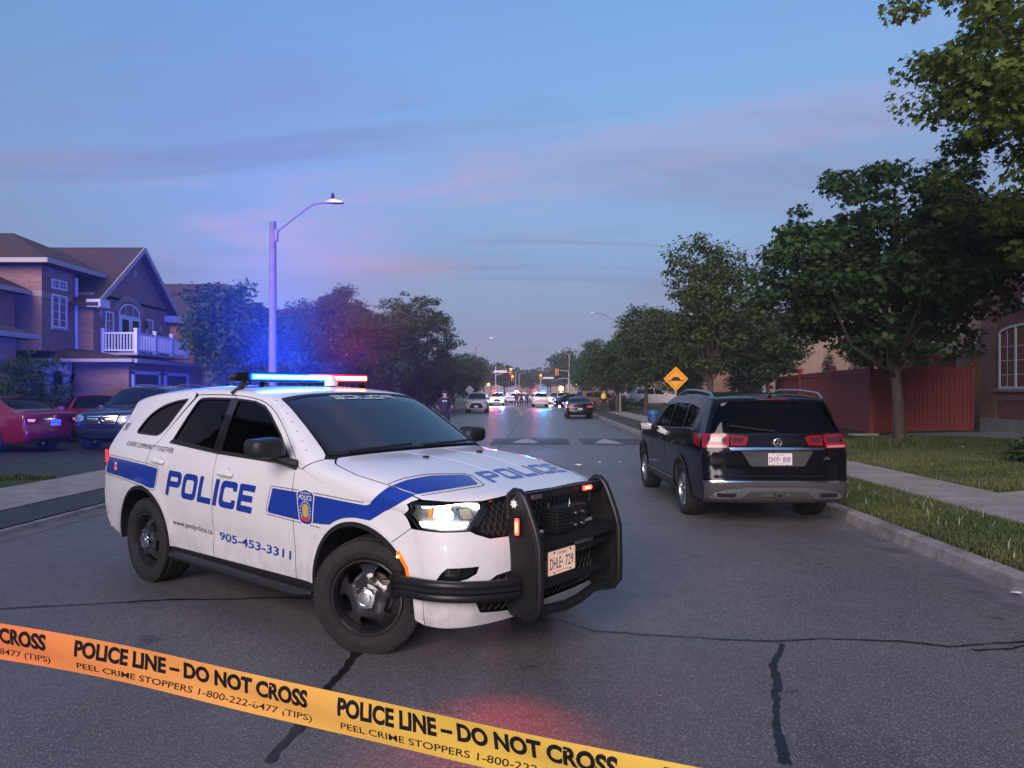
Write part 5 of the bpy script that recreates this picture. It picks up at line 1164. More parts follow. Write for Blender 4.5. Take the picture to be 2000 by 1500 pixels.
mb=MB(); mx=frame((-3.755,0,.925),(0,-1,0)); mb.lathe([(.04,0),(.04,.008),(.034,.008),(.034,0)],20,mx=mx); em=mb.build('round_emblem',M_CHR,RC); vstroke([(0,0),(0,.036)],.006,mx,M_CHR,em); vstroke([(-.03,-.018),(0,0),(.03,-.018)],.006,mx,M_CHR,em)
RS2,RC2=saloon('red_saloon','red saloon with a silver windscreen sunshade, half hidden behind the dark SUV',(-12.6,22.2,.25),R(-58),P_RED,M_GLS)
rib_panel(RS2,'sunshade',ccw(mir([(0,6.1),(-.5,6.2),(-.54,7.6),(0,7.8)])),[],mat('sunshade_foil',(.55,.55,.58),.3,metal=.7,bump=(14,.8,.03)),RC2,off=-.03,fl=0)
# ---- generic boxy SUV, used for the dark SUV on the driveway and far traffic
SUV=[(.45,.36,.76,.34,2.6),(.46,.52,.84,.52,2.5),(.44,.70,.84,.70,2.5),(.38,.86,.80,.88,2.5),(.25,.96,.70,1.0,2.7),(-.15,1.02,.30,1.09,2.9),(-.60,1.09,-.32,1.15,2.9),(-.80,1.22,-.55,1.25,2.6),(-1.08,1.46,-.95,1.50,2.5),(-1.32,1.58,-1.22,1.65,2.5),
(-1.8,1.66,-1.8,1.72,2.6),(-2.8,1.66,-2.8,1.72,2.6),(-3.35,1.62,-3.5,1.68,2.7),(-3.55,1.56,-3.72,1.61,2.8),(-3.68,1.30,-3.85,1.30,2.9),(-3.74,1.08,-3.91,1.08,3),(-3.76,.85,-3.93,.85,3),(-3.80,.66,-3.98,.66,3),(-3.80,.50,-3.98,.50,3),(-3.72,.36,-3.88,.34,3)]
UWZ=[(.25,.86),(.4,.90),(.6,.925),(.8,.93),(.98,.92),(1.08,.895),(1.3,.81),(1.5,.73),(1.68,.66)]
UWIN=[('front_window',rpoly([(-1.80,1.11,.03),(-.92,1.09,.04),(-1.14,1.34,0),(-1.36,1.51,.04),(-1.80,1.56,.03)])),('rear_door_window',rpoly([(-2.66,1.13,.03),(-1.87,1.112,.03),(-1.87,1.562,.03),(-2.62,1.56,.06)])),('quarter_window',rpoly([(-3.42,1.17,.05),(-2.76,1.14,.03),(-2.72,1.555,.03),(-3.30,1.515,.08)]))]
UWS=mir([(0,6.15),(-.4,6.12),(-.60,6.3),(-.64,7.5),(-.66,8.7),(-.4,8.95),(0,9.0)]); URW=mir([(0,12.85),(-.5,12.85),(-.60,13.0),(-.64,14.4),(0,14.5)])
def suv(name,label,cat,loc,rz,paint,glass,detail=True,group=None,lift=0,wheels='alloy',scale=1):
    S=Shell(SUV,UWZ,tapers(0,-2.9,.08,.06),[archbump((0,-2.85),.40,.015)]); c=thing(name,label,cat,loc,rz,group); key=('suv',detail)
    if key in PROTO: return from_proto(key,c,paint,glass)
    car_body(S,c,paint,2.85,.40,UWIN,UWS,URW,glass,.34,.37,g=.10 if detail else .25)
    for x in (0,-2.85):
        for sg in (-1,1): make_wheel(c,x,sg*.90,.365,.365,.24,.235,0,wheels,detail=detail)
    mirrors(S,c,-.86,1.02,paint); PROTO[key]=(S,list(c.children),paint,glass); return S,c
MS,MC=suv('dark_suv','dark blue SUV with chrome three-bar grille, parked facing the road on the left driveway','car',(-10.4,19.3,.22),R(-92),P_DBLUE,glassmat('car_glass',(.2,.21,.24)))
Fp=lambda n,L,m,car=MC,S=MS,**k: rpanel_yz(S,n,L,m,car,.1,5.6,**k)
gr=Fp('grille',[(-.42,.93),(.42,.93),(.36,.72),(-.36,.72)],M_GRILLE,off=.006)[0]
for z in (.905,.85,.795,.74): rpanel_yz(MS,'grille_bar',[(-.40+.25*(.93-z),z+.014),(.40-.25*(.93-z),z+.014),(.39-.25*(.93-z),z-.014),(-.39+.25*(.93-z),z-.014)],M_CHR,gr,.1,5.6,off=.02,fl=.015)
mb=MB(); p=MS.rib(*MS.yz(0,.825,.1,5.6)[::-1]); mx=frame((p[0]+.03,0,.825),(0,1,0)); mb.lathe([(.095,0),(.095,.012),(.080,.012),(.080,0)],24,mx=mx); em=mb.build('round_emblem',M_CHR,MC); vstroke([(0,0),(0,.085)],.016,mx,M_CHR,em); vstroke([(-.072,-.042),(0,0),(.072,-.042)],.016,mx,M_CHR,em)
M_HLC=mat('headlamp_clear',(.45,.45,.47),.1,metal=.6,coat=1)
for sg in (-1,1):
    f=lambda L:[(y*sg,z) for y,z in L]
    hl=Fp('headlight',f(rpoly([(.50,.90,.03),(.62,.955,.04),(.83,.93,.05),(.87,.82,.05),(.70,.765,.05),(.50,.80,.03)])),M_HLC,off=.012,fl=.02)[0]
    rpanel_yz(MS,'lamp_lens',f([(.60,.90),(.70,.91),(.72,.83),(.61,.82)]),M_CHR,hl,.1,5.6,off=.016,fl=.01)
    side_panel(MS,'body_moulding',ccw([(-2.42,.60),(-.43,.60),(-.43,.68),(-2.42,.68)]),[],M_BLK,MC,off=.012,fl=.02,g=.2,sides=(sg,))
    mb=MB(); L=[tuple(MS.rib(s,.72*sg,.05*min(1,5*t,5*(1-t))+.01)) for t,s in [(t,9.8+3.0*t) for t in np.linspace(0,1,14)]]; mb.tube(L,.016,8); mb.build('roof_rail',M_SATIN,MC)
Fp('bumper_trim',[(-.82,.60),(.82,.60),(.80,.50),(-.80,.50)],M_BLK,off=.012); Fp('lower_intake',[(-.5,.47),(.5,.47),(.45,.38),(-.45,.38)],M_GRILLE,off=.006)
for a,b in (((-.5,6.14),(-.1,6.5)),((0,6.14),(.45,6.5))):
    mb=MB(); mb.tube([tuple(MS.rib(a[1]+(b[1]-a[1])*t,a[0]+(b[0]-a[0])*t,.02)) for t in np.linspace(0,1,6)],.010,5); mb.build('wiper',M_BLK,MC)
# ------------------------------------------------------------------ houses
def brickmat(name,a,b,mortar,sc_=1.0):
    if name in MATS: return MATS[name]
    m=bpy.data.materials.new(name); m.use_nodes=True; nt=m.node_tree; L=nt.links; bs=nt.nodes['Principled BSDF']; tc=nd(nt,'TexCoord'); s=nd(nt,'SeparateXYZ'); L.new(tc.outputs['Object'],s.inputs[0])
    ad=nd(nt,'Math',operation='ADD'); L.new(s.outputs[0],ad.inputs[0]); L.new(s.outputs[1],ad.inputs[1]); c=nd(nt,'CombineXYZ'); L.new(ad.outputs[0],c.inputs[0]); L.new(s.outputs[2],c.inputs[1])
    br=nd(nt,'TexBrick'); br.inputs['Scale'].default_value=1.0; br.inputs['Brick Width'].default_value=.25*sc_; br.inputs['Row Height'].default_value=.075*sc_; br.inputs['Mortar Size'].default_value=.006*sc_; br.inputs['Bias'].default_value=-.2
    br.inputs[1].default_value=(*a,1); br.inputs[2].default_value=(*b,1); br.inputs[3].default_value=(*mortar,1); L.new(c.outputs[0],br.inputs[0])
    n=nd(nt,'TexNoise'); n.inputs['Scale'].default_value=1.2; n.inputs['Detail'].default_value=5; L.new(tc.outputs['Object'],n.inputs['Vector']); mr=nd(nt,'MapRange'); mr.inputs[3].default_value=.75; mr.inputs[4].default_value=1.2; L.new(n.outputs[0],mr.inputs[0])
    mx=nd(nt,'Mix',data_type='RGBA',blend_type='MULTIPLY'); mx.inputs[0].default_value=1; L.new(br.outputs[0],mx.inputs[6]); L.new(mr.outputs[0],mx.inputs[7]); L.new(mx.outputs[2],bs.inputs['Base Color'])
    bs.inputs['Roughness'].default_value=.88; bp=nd(nt,'Bump'); bp.inputs['Strength'].default_value=.6; bp.inputs['Distance'].default_value=.008; bp.invert=True; L.new(br.outputs['Fac'],bp.inputs['Height']); L.new(bp.outputs[0],bs.inputs['Normal'])
    MATS[name]=m; return m
def shinglemat(name,a,b):
    if name in MATS: return MATS[name]
    m=bpy.data.materials.new(name); m.use_nodes=True; nt=m.node_tree; L=nt.links; bs=nt.nodes['Principled BSDF']; tc=nd(nt,'TexCoord'); s=nd(nt,'SeparateXYZ'); L.new(tc.outputs['Object'],s.inputs[0])
    ad=nd(nt,'Math',operation='ADD'); L.new(s.outputs[0],ad.inputs[0]); L.new(s.outputs[1],ad.inputs[1]); c=nd(nt,'CombineXYZ'); L.new(ad.outputs[0],c.inputs[0]); L.new(s.outputs[2],c.inputs[1])
    br=nd(nt,'TexBrick'); br.inputs['Scale'].default_value=1; br.inputs['Brick Width'].default_value=.33; br.inputs['Row Height'].default_value=.10; br.inputs['Mortar Size'].default_value=.010
    br.inputs[1].default_value=(*a,1); br.inputs[2].default_value=(*b,1); br.inputs[3].default_value=(*[q*.45 for q in b],1); L.new(c.outputs[0],br.inputs[0])
    n=nd(nt,'TexNoise'); n.inputs['Scale'].default_value=60; L.new(tc.outputs['Object'],n.inputs['Vector']); mr=nd(nt,'MapRange'); mr.inputs[3].default_value=.6; mr.inputs[4].default_value=1.35; L.new(n.outputs[0],mr.inputs[0])
    mx=nd(nt,'Mix',data_type='RGBA',blend_type='MULTIPLY'); mx.inputs[0].default_value=1; L.new(br.outputs[0],mx.inputs[6]); L.new(mr.outputs[0],mx.inputs[7]); L.new(mx.outputs[2],bs.inputs['Base Color'])
    bs.inputs['Roughness'].default_value=.9; bp=nd(nt,'Bump'); bp.inputs['Strength'].default_value=.8; bp.inputs['Distance'].default_value=.012; bp.invert=True; L.new(br.outputs['Fac'],bp.inputs['Height']); L.new(bp.outputs[0],bs.inputs['Normal'])
    MATS[name]=m; return m
B_ROSE=brickmat('rose_brick',(.30,.155,.11),(.215,.10,.075),(.26,.20,.17)); B_STONE=brickmat('pink_stone',(.40,.25,.20),(.33,.19,.15),(.28,.2,.17),2.6); B_BEIGE=brickmat('beige_brick',(.30,.20,.15),(.24,.155,.115),(.28,.23,.2)); B_DARK=brickmat('dark_red_brick',(.26,.10,.08),(.18,.068,.058),(.17,.13,.12)); B_BUFF=brickmat('buff_brick',(.36,.27,.19),(.30,.22,.15),(.3,.25,.2))
S_BRN=shinglemat('brown_shingle',(.085,.047,.040),(.06,.034,.03)); S_GRY=shinglemat('grey_shingle',(.085,.082,.088),(.055,.053,.058)); S_RED=shinglemat('red_brown_shingle',(.115,.055,.042),(.08,.038,.03))
M_TRIM=mat('white_trim',(.68,.66,.65),.5); M_TAN=mat('tan_fascia',(.40,.34,.29),.55); M_FOUND=mat('foundation_concrete',(.30,.285,.27),.9,noise=(3,.25)); M_DOORD=mat('dark_door',(.02,.02,.025),.45); M_GARD=mat('garage_door_white',(.45,.43,.45),.5); M_GARB=mat('garage_door_brown',(.09,.06,.05),.5)
M_PANE=mat('window_pane',(.02,.024,.03),.05,spec=.9,coat=1.0); M_CURT=mat('window_curtain',(.35,.34,.33),.8)
def window(par,mx,w,h,nx=2,ny=3,arch=0,bars=True,split=1,sill=True):
    """window part in the plane of mx (x right, y up, z out), origin at bottom centre; frame, pane and glazing bars are its pieces"""
    f=.07; top=[(w/2,h)]
    if arch: top=[(w/2*math.cos(a),h+arch*math.sin(a)) for a in np.linspace(0,PI,13)]
    else: top=[(w/2,h),(-w/2,h)]
    out=[(-w/2,0),(w/2,0)]+top; inn=offset_loop(out,f); n=len(out); mb=MB()
    V=[(x,y,.03) for x,y in out]+[(x,y,.03) for x,y in inn]+[(x,y,-.05) for x,y in out]+[(x,y,-.02) for x,y in inn]
    F=[(i,(i+1)%n,n+(i+1)%n,n+i) for i in range(n)]+[(2*n+i,2*n+(i+1)%n,(i+1)%n,i) for i in range(n)]+[(n+i,n+(i+1)%n,3*n+(i+1)%n,3*n+i) for i in range(n)]
    mb.add(V,F,mx=mx); o=mb.build('window',M_TRIM,par,smooth=False)
    mb=MB(); mb.add([(x,y,-.012) for x,y in inn],[tuple(range(n))],mx=mx); mb.build('pane',M_PANE,o,smooth=False)
    hh=h+arch
    for k in range(1,split): 
        mb=MB(); mb.box((-w/2+w*k/split,hh/2,.012),(.075,hh-.03,.035),mx=mx); mb.build('mullion',M_TRIM,o,smooth=False)
    if bars:
        for i in range(1,nx*split):
            if i%nx==0: continue
            x=-w/2+w*i/(nx*split); mb=MB(); top_=h+(arch*math.sqrt(max(0,1-(2*x/w)**2)) if arch else 0); mb.box((x,top_/2,-.002),(.022,top_-.08,.016),mx=mx); mb.build('glazing_bar',M_TRIM,o,smooth=False)
        for j in range(1,ny):
            mb=MB(); mb.box((0,h*j/ny,-.001),(w-.10,.022,.016),mx=mx); mb.build('glazing_bar',M_TRIM,o,smooth=False)
    if sill: mb=MB(); mb.box((0,-.04,.04),(w+.16,.08,.10),mx=mx); mb.build('sill',M_FOUND,o,smooth=False)
    return o
class House:
    def __init__(s,name,label,base,cat='house',group=None):
        s.B=Vector(base); s.o=thing(name,label,cat,base,0,group)
    def L(s,p): return tuple(Vector(p)-s.B)
    def box(s,name,x0,x1,y0,y1,z0,z1,m,par=None):
        mb=MB(); c=s.L(((x0+x1)/2,(y0+y1)/2,(z0+z1)/2)); mb.box(c,(abs(x1-x0),abs(y1-y0),abs(z1-z0))); return mb.build(name,m,par or s.o,smooth=False)
    def poly(s,name,V,F,m,par=None): return mk(name,[s.L(v) for v in V],F,m,par or s.o,smooth=False)
    def slab(s,name,quad,th,m,par=None):
        """thick roof plane from 3 or 4 corners (CCW seen from above)"""
        n=len(quad); V=[s.L(p) for p in quad]+[s.L((p[0],p[1],p[2]-th)) for p in quad]
        F=[tuple(range(n)),tuple(range(2*n-1,n-1,-1))]+[(i,n+i,n+(i+1)%n,(i+1)%n) for i in range(n)]
        return mk(name,V,F,m,par or s.o,smooth=False)
    def fr(s,p,d): return frame(s.L(p),d)
    def hip(s,x0,x1,y0,y1,z,h,m,ov=.4,par=None,name='roof',ridge=None):
        a,b,c,d=x0-ov,x1+ov,y0-ov,y1+ov; w,l=b-a,d-c; k=min(w,l)/2; zt=z+h
        if w<=l: r0,r1=((a+b)/2,c+k),((a+b)/2,d-k)
        else: r0,r1=(a+k,(c+d)/2),(b-k,(c+d)/2)
        P=[(a,c,z),(b,c,z),(b,d,z),(a,d,z),(*r0,zt),(*r1,zt)]
        F=[(0,1,4),(1,2,5,4),(2,3,5),(3,0,4,5)] if w<=l else [(0,1,5,4),(1,2,5),(2,3,4,5),(3,0,4)]
        V=P+[(p[0],p[1],p[2]-.16) for p in P[:4]]; F=F+[(1,0,6,7),(2,1,7,8),(3,2,8,9),(0,3,9,6),(9,8,7,6)]
        o=s.poly(name,V,F,m,par)
        mb=MB()
        for (p,q) in ((P[0],P[1]),(P[1],P[2]),(P[2],P[3]),(P[3],P[0])):
            p=Vector(s.L(p)); q=Vector(s.L(q)); mid=(p+q)/2; t=q-p; mb.box((mid.x,mid.y,mid.z-.07),(t.length+.02,.05,.17),math.atan2(t.y,t.x))
        mb.build('fascia',M_TAN,o,smooth=False); return o
    def gable(s,x0,x1,y0,y1,z,h,m,wall,axis='x',ov=.4,name='roof'):
        """gabled roof, ridge along axis; brick triangles under both ends"""
        if axis=='x':
            ym=(y0+y1)/2; k=h/((y1-y0)/2); e=z-ov*k; r=z+h
            A=[(x0-ov,y0-ov,e),(x1+ov,y0-ov,e),(x1+ov,ym,r),(x0-ov,ym,r)]; Bq=[(x0-ov,ym,r),(x1+ov,ym,r),(x1+ov,y1+ov,e),(x0-ov,y1+ov,e)]
            T=[[(x,y0,z),(x,y1,z),(x,ym,r-.05)] for x in (x0,x1)]
        else:
            xm=(x0+x1)/2; k=h/((x1-x0)/2); e=z-ov*k; r=z+h
            A=[(x0-ov,y0-ov,e),(xm,y0-ov,r),(xm,y1+ov,r),(x0-ov,y1+ov,e)]; Bq=[(xm,y0-ov,r),(x1+ov,y0-ov,e),(x1+ov,y1+ov,e),(xm,y1+ov,r)]
            T=[[(x0,y,z),(x1,y,z),(xm,y,r-.05)] for y in (y0,y1)]
        o=s.slab(name,A,.14,m); s.slab(name,Bq,.14,m)
        for t in T: s.poly('gable_wall',t,[(0,1,2)],wall)
        for q in (A,Bq):
            for p0,p1 in ((q[0],q[3]),(q[1],q[2])) if axis=='x' else ((q[0],q[1]),(q[2],q[3])):
                p=Vector(s.L(p0)); t=Vector(s.L(p1))-p; n=t.normalized(); mid=p+t/2; up=Vector((0,0,1)); sd_=Vector((1,0,0)) if axis=='x' else Vector((0,1,0))
                mxx=Matrix((( n.x,sd_.x,0,mid.x),(n.y,sd_.y,0,mid.y),(n.z,sd_.z,1,mid.z-.10),(0,0,0,1))); mb=MB(); mb.box((0,0,0),(t.length,.05,.24),mx=mxx); mb.build('bargeboard',M_TAN,o,smooth=False)
        return o
# ---- the brick house on the left with the balcony over its garage
gl=.30
H=House('balcony_house','two storey rose brick house with a white balcony railing above its garage',(-17,31,gl))
H.box('wall',-26,-17.4,26.9,29.0,3.3,6.6,B_ROSE); H.box('wall',-26,-16.72,28.6,28.99,gl,3.3,B_ROSE)
H.box('wall',-26,-16.7,29.003,35.5,gl,5.75,B_ROSE)
H.box('brick_band',-26.02,-17.385,26.885,29.0,5.30,5.50,B_BUFF)
H.hip(-27.5,-17.4,26.9,33.6,6.62,1.75,S_BRN,.55)
H.gable(-26,-16.7,29.0,35.5,5.62,2.55,S_BRN,B_ROSE,'x',.42)
for y0,y1 in ((28.95,29.3),(35.3,35.9)): H.box('eave_return',-16.75,-16.2,y0-.35,y1,5.12,5.42,M_TRIM)
mx=lambda y,z,x=-16.7:H.fr((x+.0,y,z),(0,1,0))
fw=lambda y,z,w,h,x=-16.7,**k: window(H.o,H.fr((x+.004,y,z),(0,1,0)),w,h,**k)
fw(27.93,4.2,.95,1.28,-17.4,nx=1,ny=4,split=2); fw(27.93,5.68,.95,.38,-17.4,nx=2,ny=2,split=2,sill=False)
H.box('brick_lintel',-17.42,-17.38,27.2,28.7,6.1,6.45,B_BUFF)
fw(30.15,3.55,.62,1.55,nx=2,ny=4); fw(33.5,3.55,.62,1.55,nx=2,ny=4); fw(31.75,5.0,1.75,.12,nx=3,ny=1,arch=.48,sill=False)
dr=MB(); mxx=H.fr((-16.7,31.75,3.35),(0,1,0)); dr.box((0,.82,.02),(1.75,1.64,.06),mx=mxx); dd=dr.build('french_door',M_TRIM,H.o,smooth=False)
for x in (-.42,.42):
    mb=MB(); mb.box((x,.88,.052),(.52,1.3,.01),mx=mxx); mb.build('door_pane',M_PANE,dd,smooth=False)
# brick arch over the door, diamonds, wall lamp
mb=MB(); a0=np.linspace(R(8),R(172),15)
for a,b in zip(a0,a0[1:]): mb.add([(1.0*math.cos(a),.62*math.sin(a),.02),(1.25*math.cos(a),.86*math.sin(a),.02),(1.25*math.cos(b),.86*math.sin(b),.02),(1.0*math.cos(b),.62*math.sin(b),.02)],[(0,1,2,3)],mx=H.fr((-16.7,31.75,5.06),(0,1,0)))
mb.build('brick_arch',B_BUFF,H.o,smooth=False)
for y,z in ((29.5,4.95),(34.6,4.75),(32.2,7.0)):
    mb=MB(); mb.box((0,0,.012),(.26,.26,.02),mx=H.fr((-16.7,y,z),(0,1,0))@Matrix.Rotation(R(45),4,'Z')); mb.build('diamond_tile',M_TAN,H.o,smooth=False)
mb=MB(); mb.lathe([(.05,0),(.09,.1),(.09,.28),(.03,.36),(0,.4)],8,mx=Matrix.Translation(H.L((-16.55,32.95,4.62)))); mb.build('wall_lamp',M_GBLK,H.o)
H.box('downspout',-17.37,-17.29,28.90,28.98,3.4,6.3,M_TRIM)
# garage wing with two doors, lean-to roofs and porch
H.box('garage_wall',-16.68,-14.6,27.7,33.35,gl,2.96,B_ROSE)
for y in (29.0,31.6):
    g_=H.box('garage_door',-14.63,-14.56,y-.95,y+.95,gl,2.45,M_GARB)
    for k in range(1,4): H.box('door_groove',-14.57,-14.553,y-.95,y+.95,gl+k*.54-.01,gl+k*.54+.01,M_GRILLE,g_)
    for a,b in ((y-1.10,y-.95),(y+.95,y+1.10)): H.box('door_jamb',-14.61,-14.53,a,b,gl,2.55,M_TRIM)
    H.box('door_header',-14.61,-14.53,y-1.1,y+1.1,2.45,2.58,M_TRIM)
H.slab('garage_roof',[(-14.1,27.2,2.98),(-14.1,33.8,2.98),(-16.75,33.4,3.34),(-16.75,28.6,3.34)],.10,S_BRN)
H.slab('garage_roof',[(-14.1,27.2,2.99),(-16.75,29.0,3.42),(-22,29.0,3.95),(-22,27.2,2.99)],.10,S_BRN)
H.box('gutter',-14.13,-13.99,27.15,33.85,2.86,3.0,M_TAN); H.box('gutter',-22,-14.14,27.06,27.2,2.88,3.0,M_TAN)
# porch arch beam and columns
for x in (-17.5,-16.82):
    mb=MB(); mb.lathe([(.20,0),(.20,.10),(.16,.12),(.145,.5),(.13,1.55),(.145,1.62),(.20,1.66),(.20,1.80)],20,mx=Matrix.Translation(H.L((x,27.42,gl+.45)))); mb.build('porch_column',M_TAN,H.o)
H.box('porch_beam',-22,-16.69,27.28,27.58,2.55,2.87,M_TAN); H.box('porch_floor',-22,-16.69,27.25,28.59,gl,gl+.46,M_FOUND); dd=H.box('front_door',-18.0,-17.2,28.54,28.595,gl+.46,2.5,M_DOORD)
H.box('door_frame',-18.08,-18.0,28.53,28.597,gl+.46,2.58,M_TRIM); H.box('door_frame',-17.2,-17.12,28.53,28.597,gl+.46,2.58,M_TRIM)
# balcony railing
rl=bpy.data.objects.new('balcony_railing',None); link(rl,H.o)
def rail(p0,p1,nb,posts,first=0):
    p0=Vector(H.L(p0)); p1=Vector(H.L(p1)); t=p1-p0; a=math.atan2(t.y,t.x)
    for z,h in ((.80,.07),(.10,.06)): mb=MB(); m_=(p0+p1)/2; mb.box((m_.x,m_.y,m_.z+z),(t.length,.07,h),a); mb.build('rail',M_TRIM,rl,smooth=False)
    me=None
    for i in range(1,nb):
        q=p0+t*i/nb
        if me is None: mb=MB(); mb.box((0,0,.44),(.04,.04,.66)); o=mb.build('baluster',M_TRIM,rl,smooth=False); me=o.data; o.location=q
        else: o=bpy.data.objects.new('baluster',me); link(o,rl); o.location=q
    for i in range(first,posts+1):
        q=p0+t*i/posts; mb=MB(); mb.box((q.x,q.y,q.z+.46),(.13,.13,.98)); mb.box((q.x,q.y,q.z+.97),(.17,.17,.05)); mb.build('rail_post',M_TRIM,rl,smooth=False)
rail((-16.65,29.6,3.36),(-15.3,29.6,3.36),11,1); rail((-15.302,29.66,3.362),(-15.302,34.2,3.362),34,3,1)
H.box('balcony_deck',-16.69,-15.2,29.5,34.3,3.26,3.357,M_TAN)
# ---- stone-fronted neighbour at the left edge
N=House('stone_house','pink stone fronted house with a low grey hip roof at the left edge',(-19,23,gl))
N.box('wall',-27,-17.05,20.3,25.0,gl,3.72,B_STONE); N.hip(-27,-17.05,20.3,25.0,3.74,1.15,S_GRY,.5)
N.box('wall',-30,-19.6,25.003,26.5,gl,5.9,B_STONE); N.box('dormer_wall',-30,-18.2,24.0,26.6,3.9,5.5,B_ROSE); N.hip(-30,-18.2,24.0,26.7,5.5,1.0,S_BRN,.4)
window(N.o,N.fr((-19.1,23.997,4.35),(1,0,0)),1.0,1.0,nx=2,ny=2); window(N.o,N.fr((-19.6,20.297,1.2),(1,0,0)),1.4,1.4,nx=3,ny=3)
# ---- second house on the left, beyond the first tree
H2=House('long_roof_house','dark brick house with a long brown roof and two roof vents, behind the left tree',(-20,46,gl))
H2.box('wall',-30,-18.4,42,50,gl,6.15,B_DARK); H2.gable(-30,-18.4,42,50,6.1,2.5,S_BRN,B_DARK,'x',.4)
H2.box('wing_wall',-18.4,-14.6,43,49.5,gl,3.4,B_STONE); H2.hip(-18.4,-14.6,43,49.5,3.4,1.2,S_BRN,.4); H2.box('garage_door',-14.63,-14.55,44,48.5,gl,2.6,M_GARB)
for x in (-20.6,-23.6): H2.box('roof_vent',x-.25,x+.25,44.4,44.9,7.4,7.85,M_DARKIN)
H2.slab('lean_to_roof',[(-18.0,41.4,5.6),(-17.6,45.5,5.6),(-20.5,45.5,7.6),(-20.8,42.4,6.9)],.1,S_GRY)
def simple_house(name,label,x0,x1,y0,y1,h,rh,wall,roof,z0=gl,face=1,axis=None,group=None,wins=True):
    """plain two-storey street house; face=+1 looks towards +X, -1 towards -X"""
    o=House(name,label,((x0+x1)/2,(y0+y1)/2,z0),group=group); o.box('wall',x0,x1,y0,y1,z0,h,wall)
    (o.hip(x0,x1,y0,y1,h,rh,roof) if axis is None else o.gable(x0,x1,y0,y1,h-.1,rh,roof,wall,axis))
    xf=x1 if face>0 else x0; d=(0,1,0) if face>0 else (0,-1,0)
    if wins:
        for y in (y0+(y1-y0)*.25,y0+(y1-y0)*.75): window(o.o,o.fr((xf+.004*face,y,z0+3.6),d),1.4,1.3,nx=2,ny=2,split=2)
        ym=(y0+y1)/2; o.box('door',xf-.04*face if face>0 else xf-.06,xf+.06 if face>0 else xf+.04,ym-.5,ym+.5,z0+.4,z0+2.5,M_DOORD)
        g_=o.box('garage_door',xf-.05,xf+.05,y0+.4,y0+(y1-y0)*.42,z0,z0+2.3,M_GARD)
        window(o.o,o.fr(((x0+x1)/2,y0-.004,z0+3.6),(1,0,0)),1.1,1.3,nx=2,ny=2); window(o.o,o.fr(((x0*.3+x1*.7),y0-.004,z0+1.1),(1,0,0)),1.1,1.3,nx=2,ny=2)
    return o
# ---- right side
gr_=.5
Hr=House('brick_house_with_arched_window','dark brick house with a tall arched white window at the right edge',(17,20,gr_))
Hr.box('foundation',15.02,24,14,23.35,gr_-.2,.93,M_FOUND); Hr.box('wall',15.06,24,14,23.32,.93,6.4,B_DARK); Hr.hip(15.06,24,14,23.32,6.4,2.4,S_GRY,.45)
Hr.box('brick_sill_course',15.03,15.3,14,23.3,1.50,1.66,B_ROSE); Hr.box('corner_quoin',15.04,15.4,22.6,23.34,.93,6.38,B_ROSE)
w_=window(Hr.o,Hr.fr((15.056,21.35,1.85),(0,-1,0)),2.25,1.72,nx=2,ny=4,split=3,arch=.22)
window(Hr.o,Hr.fr((15.056,17.2,1.85),(0,-1,0)),1.6,1.6,nx=2,ny=3,split=2); window(Hr.o,Hr.fr((15.056,20.6,4.3),(0,-1,0)),1.6,1.4,nx=2,ny=3,split=2)
Hr.box('curtain',15.40,15.42,20.3,22.4,1.9,3.9,M_CURT)
Hb=House('beige_house_with_porch_lamp','beige brick house with a lit porch lamp, behind the red fence',(21,33,gr_))
Hb.box('wall',18.6,27,27.8,37,gr_,6.3,B_BEIGE); Hb.gable(18.6,27,27.8,37,6.2,3.0,S_GRY,B_BEIGE,'x',.4)
Hb.box('porch_pier',16.75,17.15,27.0,27.4,gr_,3.3,B_BEIGE); Hb.box('porch_pier',18.3,18.62,27.0,27.79,gr_,3.3,B_BEIGE); Hb.box('porch_roof',16.5,18.8,26.8,31,3.3,3.5,M_TAN); Hb.box('porch_back',16.9,18.6,30.8,31,gr_,3.3,B_BEIGE); Hb.box('porch_door',17.9,18.4,30.7,30.79,gr_+.2,2.6,M_DOORD)
window(Hb.o,Hb.fr((19.9,27.796,4.2),(1,0,0)),1.2,1.3,nx=2,ny=3,split=2); Hb.box('downspout',18.64,18.72,27.72,27.79,gr_,6.1,M_TRIM)
mb=MB(); mb.lathe([(.02,.14),(.07,.10),(.08,0),(.05,-.06),(0,-.07)],12,mx=Matrix.Translation(Hb.L((17.35,29.2,2.62)))); pl_=mb.build('porch_lamp',emat('warm_porch_bulb',(1.0,.62,.22),5),Hb.o)
lamp('porch_light','POINT',Hb.L((17.35,29.2,2.4)),(1.0,.6,.25),2,Hb.o,shadow_soft_size=.08)
Hc=House('white_column_house','brown roofed house with white porch columns and a dark blue garage door',(19,47,gr_))
Hc.box('wall',16.8,27,43.5,55,gr_,6.0,B_BEIGE); Hc.hip(16.8,27,43.5,55,6.0,2.3,S_RED,.4); Hc.box('garage_wall',15.4,17.2,43.4,45.9,gr_,3.0,B_BUFF); Hc.box('garage_door',15.9,16.9,43.34,43.42,gr_,2.5,mat('navy_door',(.03,.03,.12),.45))
Hc.slab('porch_roof',[(13.2,43.2,3.1),(17.2,43.2,3.1),(17.2,52,3.9),(13.6,52,3.4)],.12,S_RED); Hc.box('porch_beam',13.3,15.4,43.4,43.7,2.85,3.05,M_TRIM)
for x in (13.5,14.3,15.1):
    mb=MB(); mb.lathe([(.16,0),(.16,.1),(.11,.14),(.10,2.2),(.15,2.3)],14,mx=Matrix.Translation(Hc.L((x,43.55,gr_+.1)))); mb.build('porch_column',M_TRIM,Hc.o)
for i in range(8): Hc.box('stair_baluster',13.35+.14*i,13.38+.14*i,43.25,43.28,gr_,gr_+.95,M_TRIM)
